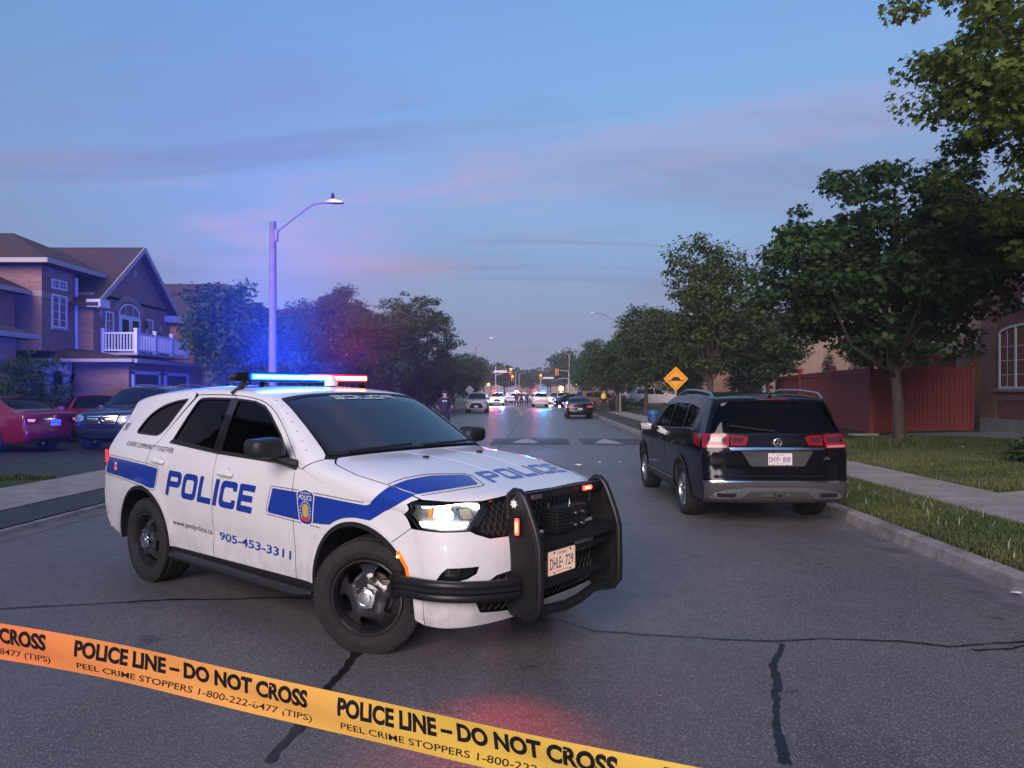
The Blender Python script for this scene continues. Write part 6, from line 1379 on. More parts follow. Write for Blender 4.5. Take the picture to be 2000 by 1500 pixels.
Hc.box('stair_rail',13.3,14.4,43.24,43.3,gr_+.93,gr_+1.0,M_TRIM)
simple_house('street_house','brick house with a red brown roof glimpsed between the right trees',15,25,58,68,6.2,2.6,B_ROSE,S_RED,gr_,-1)
simple_house('street_house','brick house behind the furthest right trees near the crossing',14,24,76,87,6.2,2.6,B_BEIGE,S_BRN,gr_,-1)
simple_house('street_house','brick house half hidden behind the left row of trees',-24,-13.5,56,66,6.2,2.6,B_ROSE,S_BRN,gl,1)
simple_house('street_house','brick house with a pale wall beyond the left trees near the crossing',-22,-12,74,86,6.2,2.6,B_BUFF,S_BRN,gl,1)
# houses beyond the crossing close the street
hx=[(-62,-47,300,B_ROSE),(-44,-31,296,B_BEIGE),(-28,-17,300,B_ROSE),(-14,-2,305,B_BEIGE),(1,12,300,B_ROSE),(15,27,298,B_BEIGE),(30,43,302,B_ROSE),(46,60,298,B_BEIGE)]
places=['first from the left','second from the left','third from the left','left of the road axis','on the road axis','right of the road axis','third from the right','rightmost']
for i,((a,b,y,w_),pl_) in enumerate(zip(hx,places)):
    o=House('brick_house','distant brick house beyond the crossing, %s of its row'%pl_,((a+b)/2,y+5,.3),group='row of houses beyond the crossing'); o.box('wall',a,b,y,y+11,.3,6.3,w_); o.gable(a,b,y,y+11,6.2,3.0,S_BRN,w_,'y' if i%2 else 'x',.4)
    o.gable(a+1,a+5,y-1.5,y+2,5.6,2.2,S_BRN,w_,'y',.3,'front_gable_roof'); o.box('bay_wall',a+1,a+5,y-1.5,y,.3,5.7,w_)
    for k in (.3,.7): window(o.o,o.fr((a+(b-a)*k,y-.006 if k>.5 else y-1.506,3.9),(1,0,0)),1.6,1.5,bars=False)
# street going on behind the camera
simple_house('street_house','brick house on the right behind the photographer',15,25,-6,8,6.3,2.6,B_DARK,S_GRY,gr_,-1)
simple_house('street_house','brick house further back on the right',14,24,-24,-10,6.3,2.8,B_BEIGE,S_BRN,gr_,-1)
simple_house('street_house','brick house on the left behind the photographer',-25,-15,-4,9,6.3,2.6,B_ROSE,S_BRN,gl,1)
simple_house('street_house','brick house further back on the left',-25,-14,-22,-8,6.3,2.8,B_BEIGE,S_BRN,gl,1)
simple_house('street_house','brick house closing the street behind the photographer',-12,2,-52,-40,6.3,2.8,B_ROSE,S_BRN,gl,1,'y')
simple_house('street_house','brick house closing the street behind on the right',6,22,-52,-40,6.3,3.0,B_BEIGE,S_GRY,gl,1,'y')
# ------------------------------------------------------------------ trees and shrubs
def leafmat(name,a,b,tr=.3):
    m=bpy.data.materials.new(name); m.use_nodes=True; nt=m.node_tree; L=nt.links; bs=nt.nodes['Principled BSDF']; out=nt.nodes['Material Output']; tc=nd(nt,'TexCoord')
    n=nd(nt,'TexNoise'); n.inputs['Scale'].default_value=1.1; n.inputs['Detail'].default_value=8; n.inputs['Roughness'].default_value=.75; L.new(tc.outputs['Object'],n.inputs['Vector'])
    r=nd(nt,'ValToRGB'); e=r.color_ramp.elements; e[0].position=.35; e[0].color=(*a,1); e[1].position=.68; e[1].color=(*b,1); L.new(n.outputs[0],r.inputs[0]); L.new(r.outputs[0],bs.inputs['Base Color'])
    bs.inputs['Roughness'].default_value=.55; bs.inputs['Specular IOR Level'].default_value=.25
    t=nd(nt,'BsdfTranslucent'); L.new(r.outputs[0],t.inputs[0]); mx=nd(nt,'MixShader'); mx.inputs[0].default_value=tr; L.new(bs.outputs[0],mx.inputs[1]); L.new(t.outputs[0],mx.inputs[2]); L.new(mx.outputs[0],out.inputs[0])
    MATS[name]=m; return m
LF_DARK=leafmat('dark_maple_leaves',(.026,.056,.020),(.065,.12,.035)); LF_MID=leafmat('green_maple_leaves',(.030,.060,.018),(.082,.120,.032)); LF_LIGHT=leafmat('maple_leaves_painted_lit',(.05,.095,.018),(.16,.22,.04)); LF_CED=leafmat('cedar_foliage',(.015,.03,.018),(.035,.06,.03),.1)  # lit look of the near maple put into its lighter leaf colour
M_BARK=mat('bark',(.065,.048,.042),.9,noise=(9,.4),bump=(30,.9,.02))
STAR=np.array([(0,-.5),(.10,-.18),(.42,-.30),(.30,-.05),(.52,.14),(.22,.16),(.0,.56),(-.22,.16),(-.52,.14),(-.30,-.05),(-.42,-.30),(-.10,-.18)])
RHOM=np.array([(0,-.5),(.34,.0),(0,.55),(-.34,0)])
def leaves(name,cent,rad,per,size,m,parent,seed,shape=RHOM,flat=.55,droop=.0,core=(0,0,0)):
    r=np.random.default_rng(seed); n=len(cent)*per
    C=np.repeat(cent,per,0); Rr=np.repeat(rad,per)
    d=r.normal(0,1,(n,3)); d/=np.linalg.norm(d,axis=1)[:,None]; q=r.random(n)**(1/2.2); P=C+d*(Rr*q)[:,None]*np.array((1,1,flat))
    P[:,2]-=droop*Rr*q*q
    nrm=d*.55+np.array((0,0,.75))+r.normal(0,.45,(n,3)); nrm/=np.linalg.norm(nrm,axis=1)[:,None]
    t=np.cross(nrm,r.normal(0,1,(n,3))); t/=np.linalg.norm(t,axis=1)[:,None]; b=np.cross(nrm,t); s=(size*r.uniform(.6,1.35,n))[:,None]
    k=len(shape); V=np.empty((n,k,3))
    for i,(a,c) in enumerate(shape): V[:,i]=P+t*s*a+b*s*c-nrm*s*(abs(a)*.25)
    return np_mesh(name,V.reshape(-1,3),np.arange(n*k).reshape(n,k),m,parent)
def tree(name,label,loc,h,cw,ch,ctr,m,seed,ncl=260,per=46,leaf=.12,clr=.55,trunk=.16,shape=RHOM,group=None,gaps=.18,fork=.32,lobes=5,parts=True,zbias=0,keep=None,lean=(0,0)):
    """tree thing: trunk with limbs, and a crown of leaf clumps round limb ends; cw/ch crown width and height, ctr crown centre height"""
    r=np.random.default_rng(seed); o=thing(name,label,'tree',loc,r.uniform(0,6.28) if keep is None else 0,group)
    # lobes give an uneven outline
    L=[(np.array((0,0,ctr)),np.array((cw/2,cw/2,ch/2))*.82)]
    for i in range(lobes):
        a=2*PI*i/lobes+r.uniform(-.4,.4); e=r.uniform(-.45,.8); q=np.array((math.cos(a)*math.cos(e)*cw*.30,math.sin(a)*math.cos(e)*cw*.30,ctr+math.sin(e)*ch*.36)); L.append((q,np.array((cw,cw,ch*.9))*r.uniform(.19,.27)))
    cent=[]
    while len(cent)<ncl:
        c,s=L[r.integers(0,len(L))] if r.random()<.62 else L[0]; d=r.normal(0,1,3); d/=np.linalg.norm(d); cent.append(c+d*s*(r.random()**(1/3.4))+(0,0,zbias))
    cent=np.array(cent)
    # open some gaps
    g=r.uniform(-1,1,(int(ncl*gaps*.12)+3,3))*np.array((cw/2,cw/2,ch/2))+(0,0,ctr); keepm=np.ones(len(cent),bool)
    for q in g: keepm&=np.linalg.norm(cent-q,axis=1)>clr*.9
    cent=cent[keepm]
    if keep is not None: cent=cent[keep(cent)]
    rad=r.uniform(.6,1.25,len(cent))*clr
    mb=MB(); zf=h*fork; top=ctr+ch*.30
    mb.tube([(0,0,-.1),(0.01,0,.15),(lean[0]*.3,lean[1]*.3,zf*.6),(lean[0],lean[1],zf)],[trunk*1.5,trunk*1.05,trunk*.85,trunk*.8],12)
    ends=cent[r.choice(len(cent),min(len(cent),26),replace=False)]
    for j,e in enumerate(ends):
        z0=zf*(.95)+r.random()*(min(e[2],top)-zf)*.35; z0=max(zf*.9,z0); b0=np.array((lean[0],lean[1],z0)); m_=(b0*.45+e*.55)+np.array((0,0,-.12*np.linalg.norm(e-b0)))+r.normal(0,.08,3); mb.tube([tuple(b0-(0,0,.1)),tuple(m_),tuple(e)],[trunk*.42,trunk*.24,.012],6)
    mb.tube([(lean[0],lean[1],zf-.1),(lean[0],lean[1],(zf+top)/2),(lean[0]*1.1,lean[1],top)],[trunk*.8,trunk*.5,.03],8)
    mb.build('trunk',M_BARK,o)
    leaves('crown',cent,rad,per,leaf,m,o,seed+1,shape)
    return o
def gl_at(x,y): return gzxy(x,y)
def T_(px_,Z): return ((px_-1000)*Z/FPX,Z)
GRR='maples along the right lawns'; GRL='trees along the left lawns'
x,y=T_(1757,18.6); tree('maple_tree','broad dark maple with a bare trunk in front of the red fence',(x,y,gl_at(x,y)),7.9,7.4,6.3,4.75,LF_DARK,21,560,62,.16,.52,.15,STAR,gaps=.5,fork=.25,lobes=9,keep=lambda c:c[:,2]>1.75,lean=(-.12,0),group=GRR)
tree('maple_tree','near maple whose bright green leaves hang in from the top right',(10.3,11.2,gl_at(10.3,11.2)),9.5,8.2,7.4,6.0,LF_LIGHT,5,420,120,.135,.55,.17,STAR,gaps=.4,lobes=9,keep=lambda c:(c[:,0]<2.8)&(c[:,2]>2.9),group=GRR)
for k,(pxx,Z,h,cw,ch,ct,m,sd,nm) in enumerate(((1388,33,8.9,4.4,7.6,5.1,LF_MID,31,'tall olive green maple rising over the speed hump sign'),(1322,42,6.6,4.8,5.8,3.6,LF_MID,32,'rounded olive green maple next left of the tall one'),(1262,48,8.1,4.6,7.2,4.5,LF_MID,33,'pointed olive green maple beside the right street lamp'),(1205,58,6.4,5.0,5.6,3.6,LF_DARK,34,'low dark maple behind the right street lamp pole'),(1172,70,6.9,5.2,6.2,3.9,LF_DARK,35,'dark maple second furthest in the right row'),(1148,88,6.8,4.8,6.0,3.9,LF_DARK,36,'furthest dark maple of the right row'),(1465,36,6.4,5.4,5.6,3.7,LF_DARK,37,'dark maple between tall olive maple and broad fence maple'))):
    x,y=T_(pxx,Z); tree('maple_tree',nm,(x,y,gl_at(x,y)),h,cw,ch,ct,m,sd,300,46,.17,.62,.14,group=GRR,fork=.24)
for k,(pxx,Z,h,cw,ch,ct,m,sd,nm) in enumerate(((466,31,7.1,5.0,5.2,3.9,LF_DARK,41,'round dark tree left of the tall lamp pole'),(628,42,7.4,6.6,6.4,4.0,LF_DARK,42,'dark tree right behind the tall lamp pole'),(668,52,10.2,4.4,7.0,6.3,LF_MID,43,'pointed tree standing highest in the left row'),(735,48,7.6,7.0,7.0,4.1,LF_DARK,44,'dark tree between the pointed tree and the vase shaped tree'),(815,55,9.9,7.0,9.2,5.1,LF_DARK,45,'vase shaped tree largest in the left row'),(885,74,6.2,6.4,5.8,3.1,LF_DARK,46,'low dark tree above the white diamond sign'),(918,92,7.0,5.0,6.2,3.8,LF_DARK,47,'furthest dark tree of the left row'),(575,37,5.6,5.2,5.0,2.9,LF_DARK,48,'low tree at the foot of the lamp pole'),(835,62,4.2,6.0,4.2,2.2,LF_DARK,49,'low bushy tree behind the standing officer'),(700,44,4.6,6.4,4.4,2.5,LF_DARK,50,'low bushy tree under the pointed tree'))):
    x,y=T_(pxx,Z); tree('street_tree',nm,(x,y,gl_at(x,y)),h,cw,ch,ct,m,sd,320,46,.19,.66,.14,group=GRL,fork=.2)
for k,(pxx,Z,h,cw,nm) in enumerate(((1103,150,11.5,6.5,'round tree beside the right signal pole'),(985,190,9.5,14,'broad tree left of the street axis beyond the crossing'),(1035,220,9,16,'broad tree on the street axis beyond the crossing'),(1075,210,10,15,'broad tree right of the street axis beyond the crossing'),(945,170,10,13,'dark tree behind the left signal pole'),(1140,180,10,14,'dark tree behind the right signal pole'))):
    x,y=T_(pxx,Z); tree('street_tree',nm,(x,y,.3),h,cw,h*.72,h*.6,LF_DARK,60+k,110,40,.5,1.3,.2,group='trees beyond the crossing')
for k,(x,y,h,nm) in enumerate(((11.5,-3,8,'tree behind the photographer on the right'),(11.5,-16,8.5,'tree further behind on the right'),(-11,-5,8,'tree behind the photographer on the left'),(-11,-18,8.5,'tree further behind on the left'))):
    tree('street_tree',nm,(x,y,gl_at(x,y)),h,6,5.4,5.2,LF_DARK,80+k,110,40,.24,.8,.16,group='trees behind the photographer')
def cedar(label,x,y,h,w,seed,m=LF_CED):
    r=np.random.default_rng(seed); o=thing('cedar_shrub',label,'shrub',(x,y,gl_at(x,y)),0,'columnar cedars and shrubs'); n=90
    z=r.random(n)**1.3; a=r.uniform(0,6.28,n); q=(1-z)**.7*w/2*r.uniform(.6,1,n); c=np.stack([q*np.cos(a),q*np.sin(a),.15+z*(h-.25)],1)
    mb=MB(); mb.tube([(0,0,-.1),(0,0,h*.8)],[.06,.02],6); mb.build('stem',M_BARK,o); leaves('foliage',c,np.full(n,.22),34,.09,m,o,seed,flat=1.2); return o
for lab,pxx,Z,h,w,sd in (('narrow dark cedar left of the white porch columns',1357,40,3.2,1.1,91),('taller dark cedar by the white porch columns',1442,41,3.6,1.3,92),('dark cedar looking over the middle of the red fence',1680,30,3.5,1.6,93),('dark cedar peeping over the right fence panel',1796,27.5,3.0,1.2,94),('dark cedar at the far fence corner',1620,36,3.2,1.6,95)):
    x,y=T_(pxx,Z); cedar(lab,x,y,h,w,sd)
def shrub(label,x,y,w,h,seed,m=LF_DARK,n=70):
    r=np.random.default_rng(seed); o=thing('garden_shrub',label,'shrub',(x,y,gl_at(x,y)),0,'columnar cedars and shrubs'); d=r.normal(0,1,(n,3)); d/=np.linalg.norm(d,axis=1)[:,None]; c=d*np.array((w/2,w/2,h/2))*(r.random((n,1))**.4)+(0,0,h/2)
    mb=MB()
    for k in range(5): e=c[k*3]; mb.tube([(0,0,-.05),tuple(e*.5+(0,0,.05)),tuple(e)],[.03,.02,.008],5)
    mb.build('stem',M_BARK,o); leaves('foliage',c,np.full(n,.28),34,.10,m,o,seed); return o
shrub('tall leafy shrub in front of the pink stone wall',-14.9,22.6,2.2,2.9,71,n=100); shrub('low dark hedge bush under the porch columns',-16.3,26.0,2.4,1.3,72); shrub('low dark bush beside the garage wall',-14.9,26.6,2.0,1.2,73); shrub('dark bush at the left end of the porch',-17.6,25.9,2.0,1.3,74)
shrub('clipped dark hedge on the right lawn by the far driveway',8.3*1.05+.6,62,3.0,1.3,75); shrub('small dark bush at the right edge of the lawn',10.25,14.4,.7,.5,76,n=26)
# weeds round the maple foot
x,y=T_(1757,18.6); v_,u_=RDinv(x,y); blades('weed_tuft','long grass tuft round the foot of the broad maple',[(v_-1.0,u_-.5),(v_+.5,u_-.5),(v_+.5,u_+.5),(v_-1.0,u_+.5)],2600,.08,.3,77,.012)
blades('dandelion_stalks','pale dandelion stalks standing in the boulevard grass',[(5.6,4.5),(6.9,4.5),(6.9,13),(5.6,13)],90,.10,.2,78,.004,mat('dandelion',(.42,.42,.36),.8),'weeds')
# ------------------------------------------------------------------ red board fence with gate
M_FRED=mat('red_stained_wood',(.25,.052,.046),.72,noise=(5,.28),bump=(24,.3,.004)); M_FDRK=mat('fence_gap',(.03,.012,.010),.9)
fe=thing('board_fence','red stained board fence with capped posts on the right lawn','fence',(11.4,23.1,.42))
FB=Vector((11.4,23.1,.42))
def fence_run(p0,p1,n,h,rail_=True,cap=True,parent=None,drop=0.,trel=0):
    p0=Vector(p0)-FB; p1=Vector(p1)-FB; t=p1-p0; L=t.length; d=t.normalized(); a=math.atan2(d.y,d.x); par=parent or fe; w=L/n
    for i in range(n):
        q=p0+d*(i+.5)*w; hh=h-drop*(i+.5)/n+random.uniform(-.004,.004); mb=MB(); mb.box((0,0,hh/2),(w-.012,.022,hh)); o=mb.build('board',M_FRED,par,smooth=False); o.location=q; o.rotation_euler=(0,random.uniform(-.003,.003),a+random.uniform(-.02,.02))
    nx=Vector((-d.y,d.x,0)); m_=(p0+p1)/2
    mb=MB(); mb.box((m_.x+nx.x*.02,m_.y+nx.y*.02,m_.z+h*.5-.03),(L,.004,h-.12),a); mb.build('fence_backing',M_FDRK,par,smooth=False)
    if rail_:
        for z,hh in ((h-.02,.13),(.10,.14)):
            mb=MB(); mb.box((m_.x-nx.x*.03,m_.y-nx.y*.03,m_.z+z-drop*.5),(L,.03,hh),a); mb.build('rail',M_FRED,par,smooth=False)
    if cap: mb=MB(); mb.box((m_.x,m_.y,m_.z+h+.06-drop*.5),(L,.12,.035),a); mb.build('cap_rail',M_FRED,par,smooth=False)
def fpost(p,h,w=.14):
    q=Vector(p)-FB; mb=MB(); mb.box((q.x,q.y,q.z+h/2),(w,w,h)); mb.box((q.x,q.y,q.z+h+.02),(w+.05,w+.05,.05)); mb.add([(q.x-w/2,q.y-w/2,q.z+h+.045),(q.x+w/2,q.y-w/2,q.z+h+.045),(q.x+w/2,q.y+w/2,q.z+h+.045),(q.x-w/2,q.y+w/2,q.z+h+.045),(q.x,q.y,q.z+h+.10)],[(0,1,4),(1,2,4),(2,3,4),(3,0,4)]); mb.build('post',M_FRED,fe,smooth=False)
c0=(11.35,23.0,.44); c1=(11.85,27.0,.45); c2=(12.5,31.5,.47); c3=(13.5,37.0,.5)
fence_run(c3,c2,24,1.95); fence_run(c2,c1,24,1.98); fence_run(c1,c0,22,2.0)
for p in (c0,c1,c2,c3): fpost(p,2.22)
g0=(12.35,23.6,.45); g1=(15.0,23.75,.5); fence_run(c0,g0,8,2.05,False,False,drop=-.02); fpost(g0,2.28,.17)
fence_run(g0,g1,18,2.03,True,True); fpost((15.02,23.75,.5),2.1,.1)
sl=MB(); sl.box((-.4,-.35,.02),(.8,.35,.06)); tag(sl.build('paving_slab',M_CONC),'flat grey paving slab on the grass at the fence corner','slab'); bpy.data.objects['paving_slab'].location=(11.3,22.9,.42)
# ------------------------------------------------------------------ street furniture
M_POLE=mat('pole_concrete',(.21,.18,.165),.8,noise=(6,.15)); M_GALV=mat('galvanised_steel',(.38,.37,.38),.45,metal=.6); M_SIGY=mat('sign_yellow',(.75,.34,.02),.45); M_SIGK=mat('sign_black',(.012,.012,.012),.5); M_SIGW=mat('sign_back',(.62,.58,.52),.5)
def street_lamp(label,loc,h,arm,rise,d,r=.11,bird=False):
    o=thing('street_lamp',label,'street lamp',loc,0,'street lamps'); mb=MB(); mb.tube([(0,0,-.1),(0,0,h*.5),(0,0,h)],[r*1.15,r,r*.86],14); mb.build('pole',M_POLE,o)
    d=Vector(d).normalized(); f=lambda t,z:(d.x*arm*t,d.y*arm*t,h-.45+z)
    mb=MB(); P=[f(0,0),f(.12,rise*.22),f(.45,rise*.66),f(.62,rise*.88),f(.74,rise*.98),f(.9,rise),f(1,rise)]; mb.tube(P,.035,8); mb.box((d.x*r*.8,d.y*r*.8,h-.42),(r*1.1,r*1.1,.36),bev=.02); mb.build('arm',mat('lamp_arm_grey',(.22,.20,.19),.6),o)
    e=Vector(f(1.0,rise)); a=math.atan2(d.y,d.x); mb=MB(); mb.add([(-.12,-.05,.0),(.12,-.13,-.02),(.42,-.10,-.02),(.42,.10,-.02),(.12,.13,-.02),(-.12,.05,0),(-.12,-.05,.06),(.12,-.12,.09),(.40,-.08,.03),(.40,.08,.03),(.12,.12,.09),(-.12,.05,.06)],[(5,4,3,2,1,0),(6,7,8,9,10,11)]+[(i,(i+1)%6,6+(i+1)%6,6+i) for i in range(6)],mx=Matrix.Translation(e)@Matrix.Rotation(a,4,'Z')); mb.build('lamp_head',M_GALV,o)
    if bird:
        b=MB(); q=e+d*.08; b.tube([(q.x,q.y,q.z+.09),(q.x,q.y,q.z+.15),(q.x+.01,q.y,q.z+.22),(q.x,q.y,q.z+.27),(q.x,q.y,q.z+.30)],[.02,.06,.055,.035,.01],8); b.tube([(q.x,q.y,q.z+.14),(q.x-.06,q.y,q.z+.08)],[.03,.01],6); bo=b.build('bird',M_BLK); bo.location=loc; tag(bo,'small dark bird perched on the tall street lamp','bird')
    return o
x,y=T_(533,22.0); street_lamp('tall concrete street lamp rising behind the police car roof, bird on its head',(x,y,.16),6.75,1.75,1.0,(1,-.05,0),.115,True)
x,y=T_(1208,63); street_lamp('street lamp over the right row of maples',(x,y,.16),7.9,2.0,1.0,(-1,0,0),.11)
x,y=T_(929,95); street_lamp('far left street lamp with a long curved arm',(x,y,.16),7.6,1.9,1.5,(1,0,0),.11)
x,y=T_(1112,113); street_lamp('furthest right street lamp by the signals',(x,y,.16),7.6,1.4,.8,(-1,0,0),.11)
def diamond(name,label,pxx,Z,zc,side,m,back=None,post_h=None):
    x,y=T_(pxx,Z); g=gl_at(x,y); o=thing(name,label,'road sign',(x,y,g)); mb=MB(); mb.box((0,.03,(zc-g+side*.5)/2),(.05,.05,zc-g+side*.5)); mb.build('post',M_GALV,o)
    mx=frame((0,0,zc-g),(1,0,0)); q=rpoly([(0,-side*.707,.04),(side*.707,0,.04),(0,side*.707,.04),(-side*.707,0,.04)],4); mb=MB(); mb.prism(q,0,.006,mx=mx); p=mb.build('sign_plate',m,o,smooth=False); return o,p,mx
o,p,mx=diamond('speed_hump_sign','orange yellow diamond sign with a black hump symbol right of the road',1320,25,2.21,.60,M_SIGY)
q=rpoly([(0,-.36,.03),(.36,0,.03),(0,.36,.03),(-.36,0,.03)],4); n=len(q); q2=offset_loop(q,.018); n=len(q2); mk('sign_border',[tuple(mx@Vector((a,b,.0075))) for a,b in q2]+[tuple(mx@Vector((a,b,.0075))) for a,b in offset_loop(q2,.014)],[(i,(i+1)%n,n+(i+1)%n,n+i) for i in range(n)],M_SIGK,p,smooth=False)
mb=MB(); mb.prism([(-.26,-.07),(.26,-.07),(.26,-.045),(.19,-.045)]+[(.16*math.cos(a)**1 if 1 else 0,-.045+.115*math.sin(a)) for a in np.linspace(.05,PI-.05,13)]+[(-.19,-.045),(-.26,-.045)],.0065,.0085,mx=mx); mb.build('hump_symbol',M_SIGK,p,smooth=False)
diamond('diamond_sign','pale back of a diamond road sign on the left verge behind the white crossover',917,66,1.95,.60,M_SIGW)
x,y=T_(1276,33); o=thing('recycling_bin','blue recycling bin with a domed lid on the right verge','bin',(x,y,gl_at(x,y))); mb=MB(); mb.lathe([(.22,0),(.25,.4),(.26,.62)],20); mb.build('bin_body',mat('bin_blue',(.015,.06,.17),.5),o); mb=MB(); mb.lathe([(.28,.62),(.28,.66),(.24,.74),(.11,.80),(0,.81)],20); mb.build('lid',mat('lid_blue',(.02,.10,.28),.45),o)
x,y=T_(1211,58); mb=MB(); mb.box((0,0,.75),(.16,.16,1.6),bev=.02); mb.build('pedestal',M_POLE) ; pe=bpy.data.objects['pedestal']; pe.location=(x,y,gl_at(x,y)); pe.name='grey_post'; tag(pe,'plain grey concrete post on the far right verge','post')
# traffic signals at the crossing
M_SGY=mat('signal_amber_housing',(.72,.24,.02),.45); E_RED=emat('signal_red_lit',(1.0,.12,.05),9); E_AMB=emat('signal_hand_lit',(1.0,.45,.10),6)
def sig_head(par,x,y,z,w=.42,h=1.05,lit=True,side=False):
    mb=MB(); mb.box((x,y,z),(w,.25,h),bev=.04); b=mb.build('signal_head',M_SGY,par)
    for k in (-1,0,1):
        mb=MB(); mb.lathe([(.11,0),(.11,.1),(.09,.1),(.09,.01),(0,.01)],12,mx=frame((x,y-.126,z-k*h*.31),(1,0,0))); mb.build('signal_lens',E_RED if (lit and k==-1) else M_SIGK,b)
    return b
def sig_pole(label,pxx,Z,h,arms,heads):
    x,y=T_(pxx,Z); o=thing('traffic_signal',label,'traffic signal',(x,y,.15),0,'signals at the crossing'); mb=MB(); mb.tube([(0,0,-.1),(0,0,h)],[.12,.09],10); mb.build('pole',M_GALV,o)
    for a in arms: mb=MB(); mb.tube([(0,0,a[0]),(a[1]*.5,0,a[0]+a[2]*.8),(a[1],0,a[0]+a[2])],[.07,.06,.045],8); mb.build('arm',M_GALV,o)
    for q in heads: sig_head(o,*q)
    return o
A1=sig_pole('left signal pole with long arm, street name blade and amber heads',968,112,5.6,[(4.2,2.6,.5),(4.6,-2.9,-.0)],[(2.35,-.2,4.8),(2.6,-.1,3.75,.36,.9)])
mb=MB(); mb.box((.75,-.1,4.78),(2.0,.04,.34)); mb.build('street_name_blade',M_SIGW,A1,smooth=False)
sig_pole('right signal pole with short arm and amber head',1111,112,5.0,[(4.85,-1.9,.1),(3.7,-1.6,.0)],[(-1.85,-.2,4.7,.46,1.0,False)])
A3=sig_pole('middle signal with a red light beyond the crossing',1056,135,4.2,[(4.1,2.0,0)],[(0,-.2,4.4,.46,1.1)]); mb=MB(); mb.box((1.4,-.1,4.25),(2.0,.04,.3)); mb.build('street_name_blade',M_SIGW,A3,smooth=False)
for lab,pxx,Z in (('left pedestrian signal with lit amber hand',954,104),('right pedestrian signal with lit amber hand',1126,100)):
    x,y=T_(pxx,Z); o=thing('pedestrian_signal',lab,'traffic signal',(x,y,.15),0,'signals at the crossing'); mb=MB(); mb.tube([(0,0,0),(0,0,3.3)],.07,8); mb.build('pole',M_GALV,o); mb=MB(); mb.box((0,-.15,2.7),(.5,.25,.55),bev=.03); b=mb.build('signal_head',M_SGY,o); mb=MB(); mb.box((.0,-.28,2.7),(.26,.01,.30)); mb.build('signal_lens',E_AMB,b)
for lab,pxx,Z,h in (('thin grey utility pole left of the street axis far away',1007,160,6.2),('thin grey utility pole on the street axis far away',1014,170,6.0),('thin grey utility pole right of the signals',1133,110,5.5)):
    x,y=T_(pxx,Z); mb=MB(); mb.tube([(0,0,0),(0,0,h)],.09,8); mb.tube([(0,0,h-.3),(1.2,0,h+.3),(1.6,0,h+.3)],.04,6); u=mb.build('utility_pole',M_GALV); u.location=(x,y,.15); tag(u,lab,'pole','far utility poles')
# litter on the road
for i,(pxx,pyy,s,lab) in enumerate(((1128,911,.11,'larger white scrap of paper on the road'),(1171,905,.05,'small white scrap on the road left of the black SUV wheel'),(1210,905,.06,'small white scrap on the road closest to the black SUV wheel'),(1880,893,.08,'crumpled white scrap on the right lawn'),(1986,1161,.05,'pale pebble in the right gutter'))):
    z=.2 if i==3 else 0; x,y=px(pxx,pyy,z); r=np.random.default_rng(i); a=np.sort(r.uniform(0,6.28,8)); V=[(s*math.cos(t)*r.uniform(.6,1.2),s*.7*math.sin(t),r.uniform(.0,.25)*s) for t in a]+[(0,0,s*.35)]
    o=mk('litter_scrap',V,[(k,(k+1)%8,8) for k in range(8)],M_WVIN,smooth=False); o.location=(x,y,RZ(0)+.006 if i<3 else (gl_at(x,y)+.06 if i==3 else .01)); tag(o,lab,'litter','scraps of litter')
HAZE_D=.0008
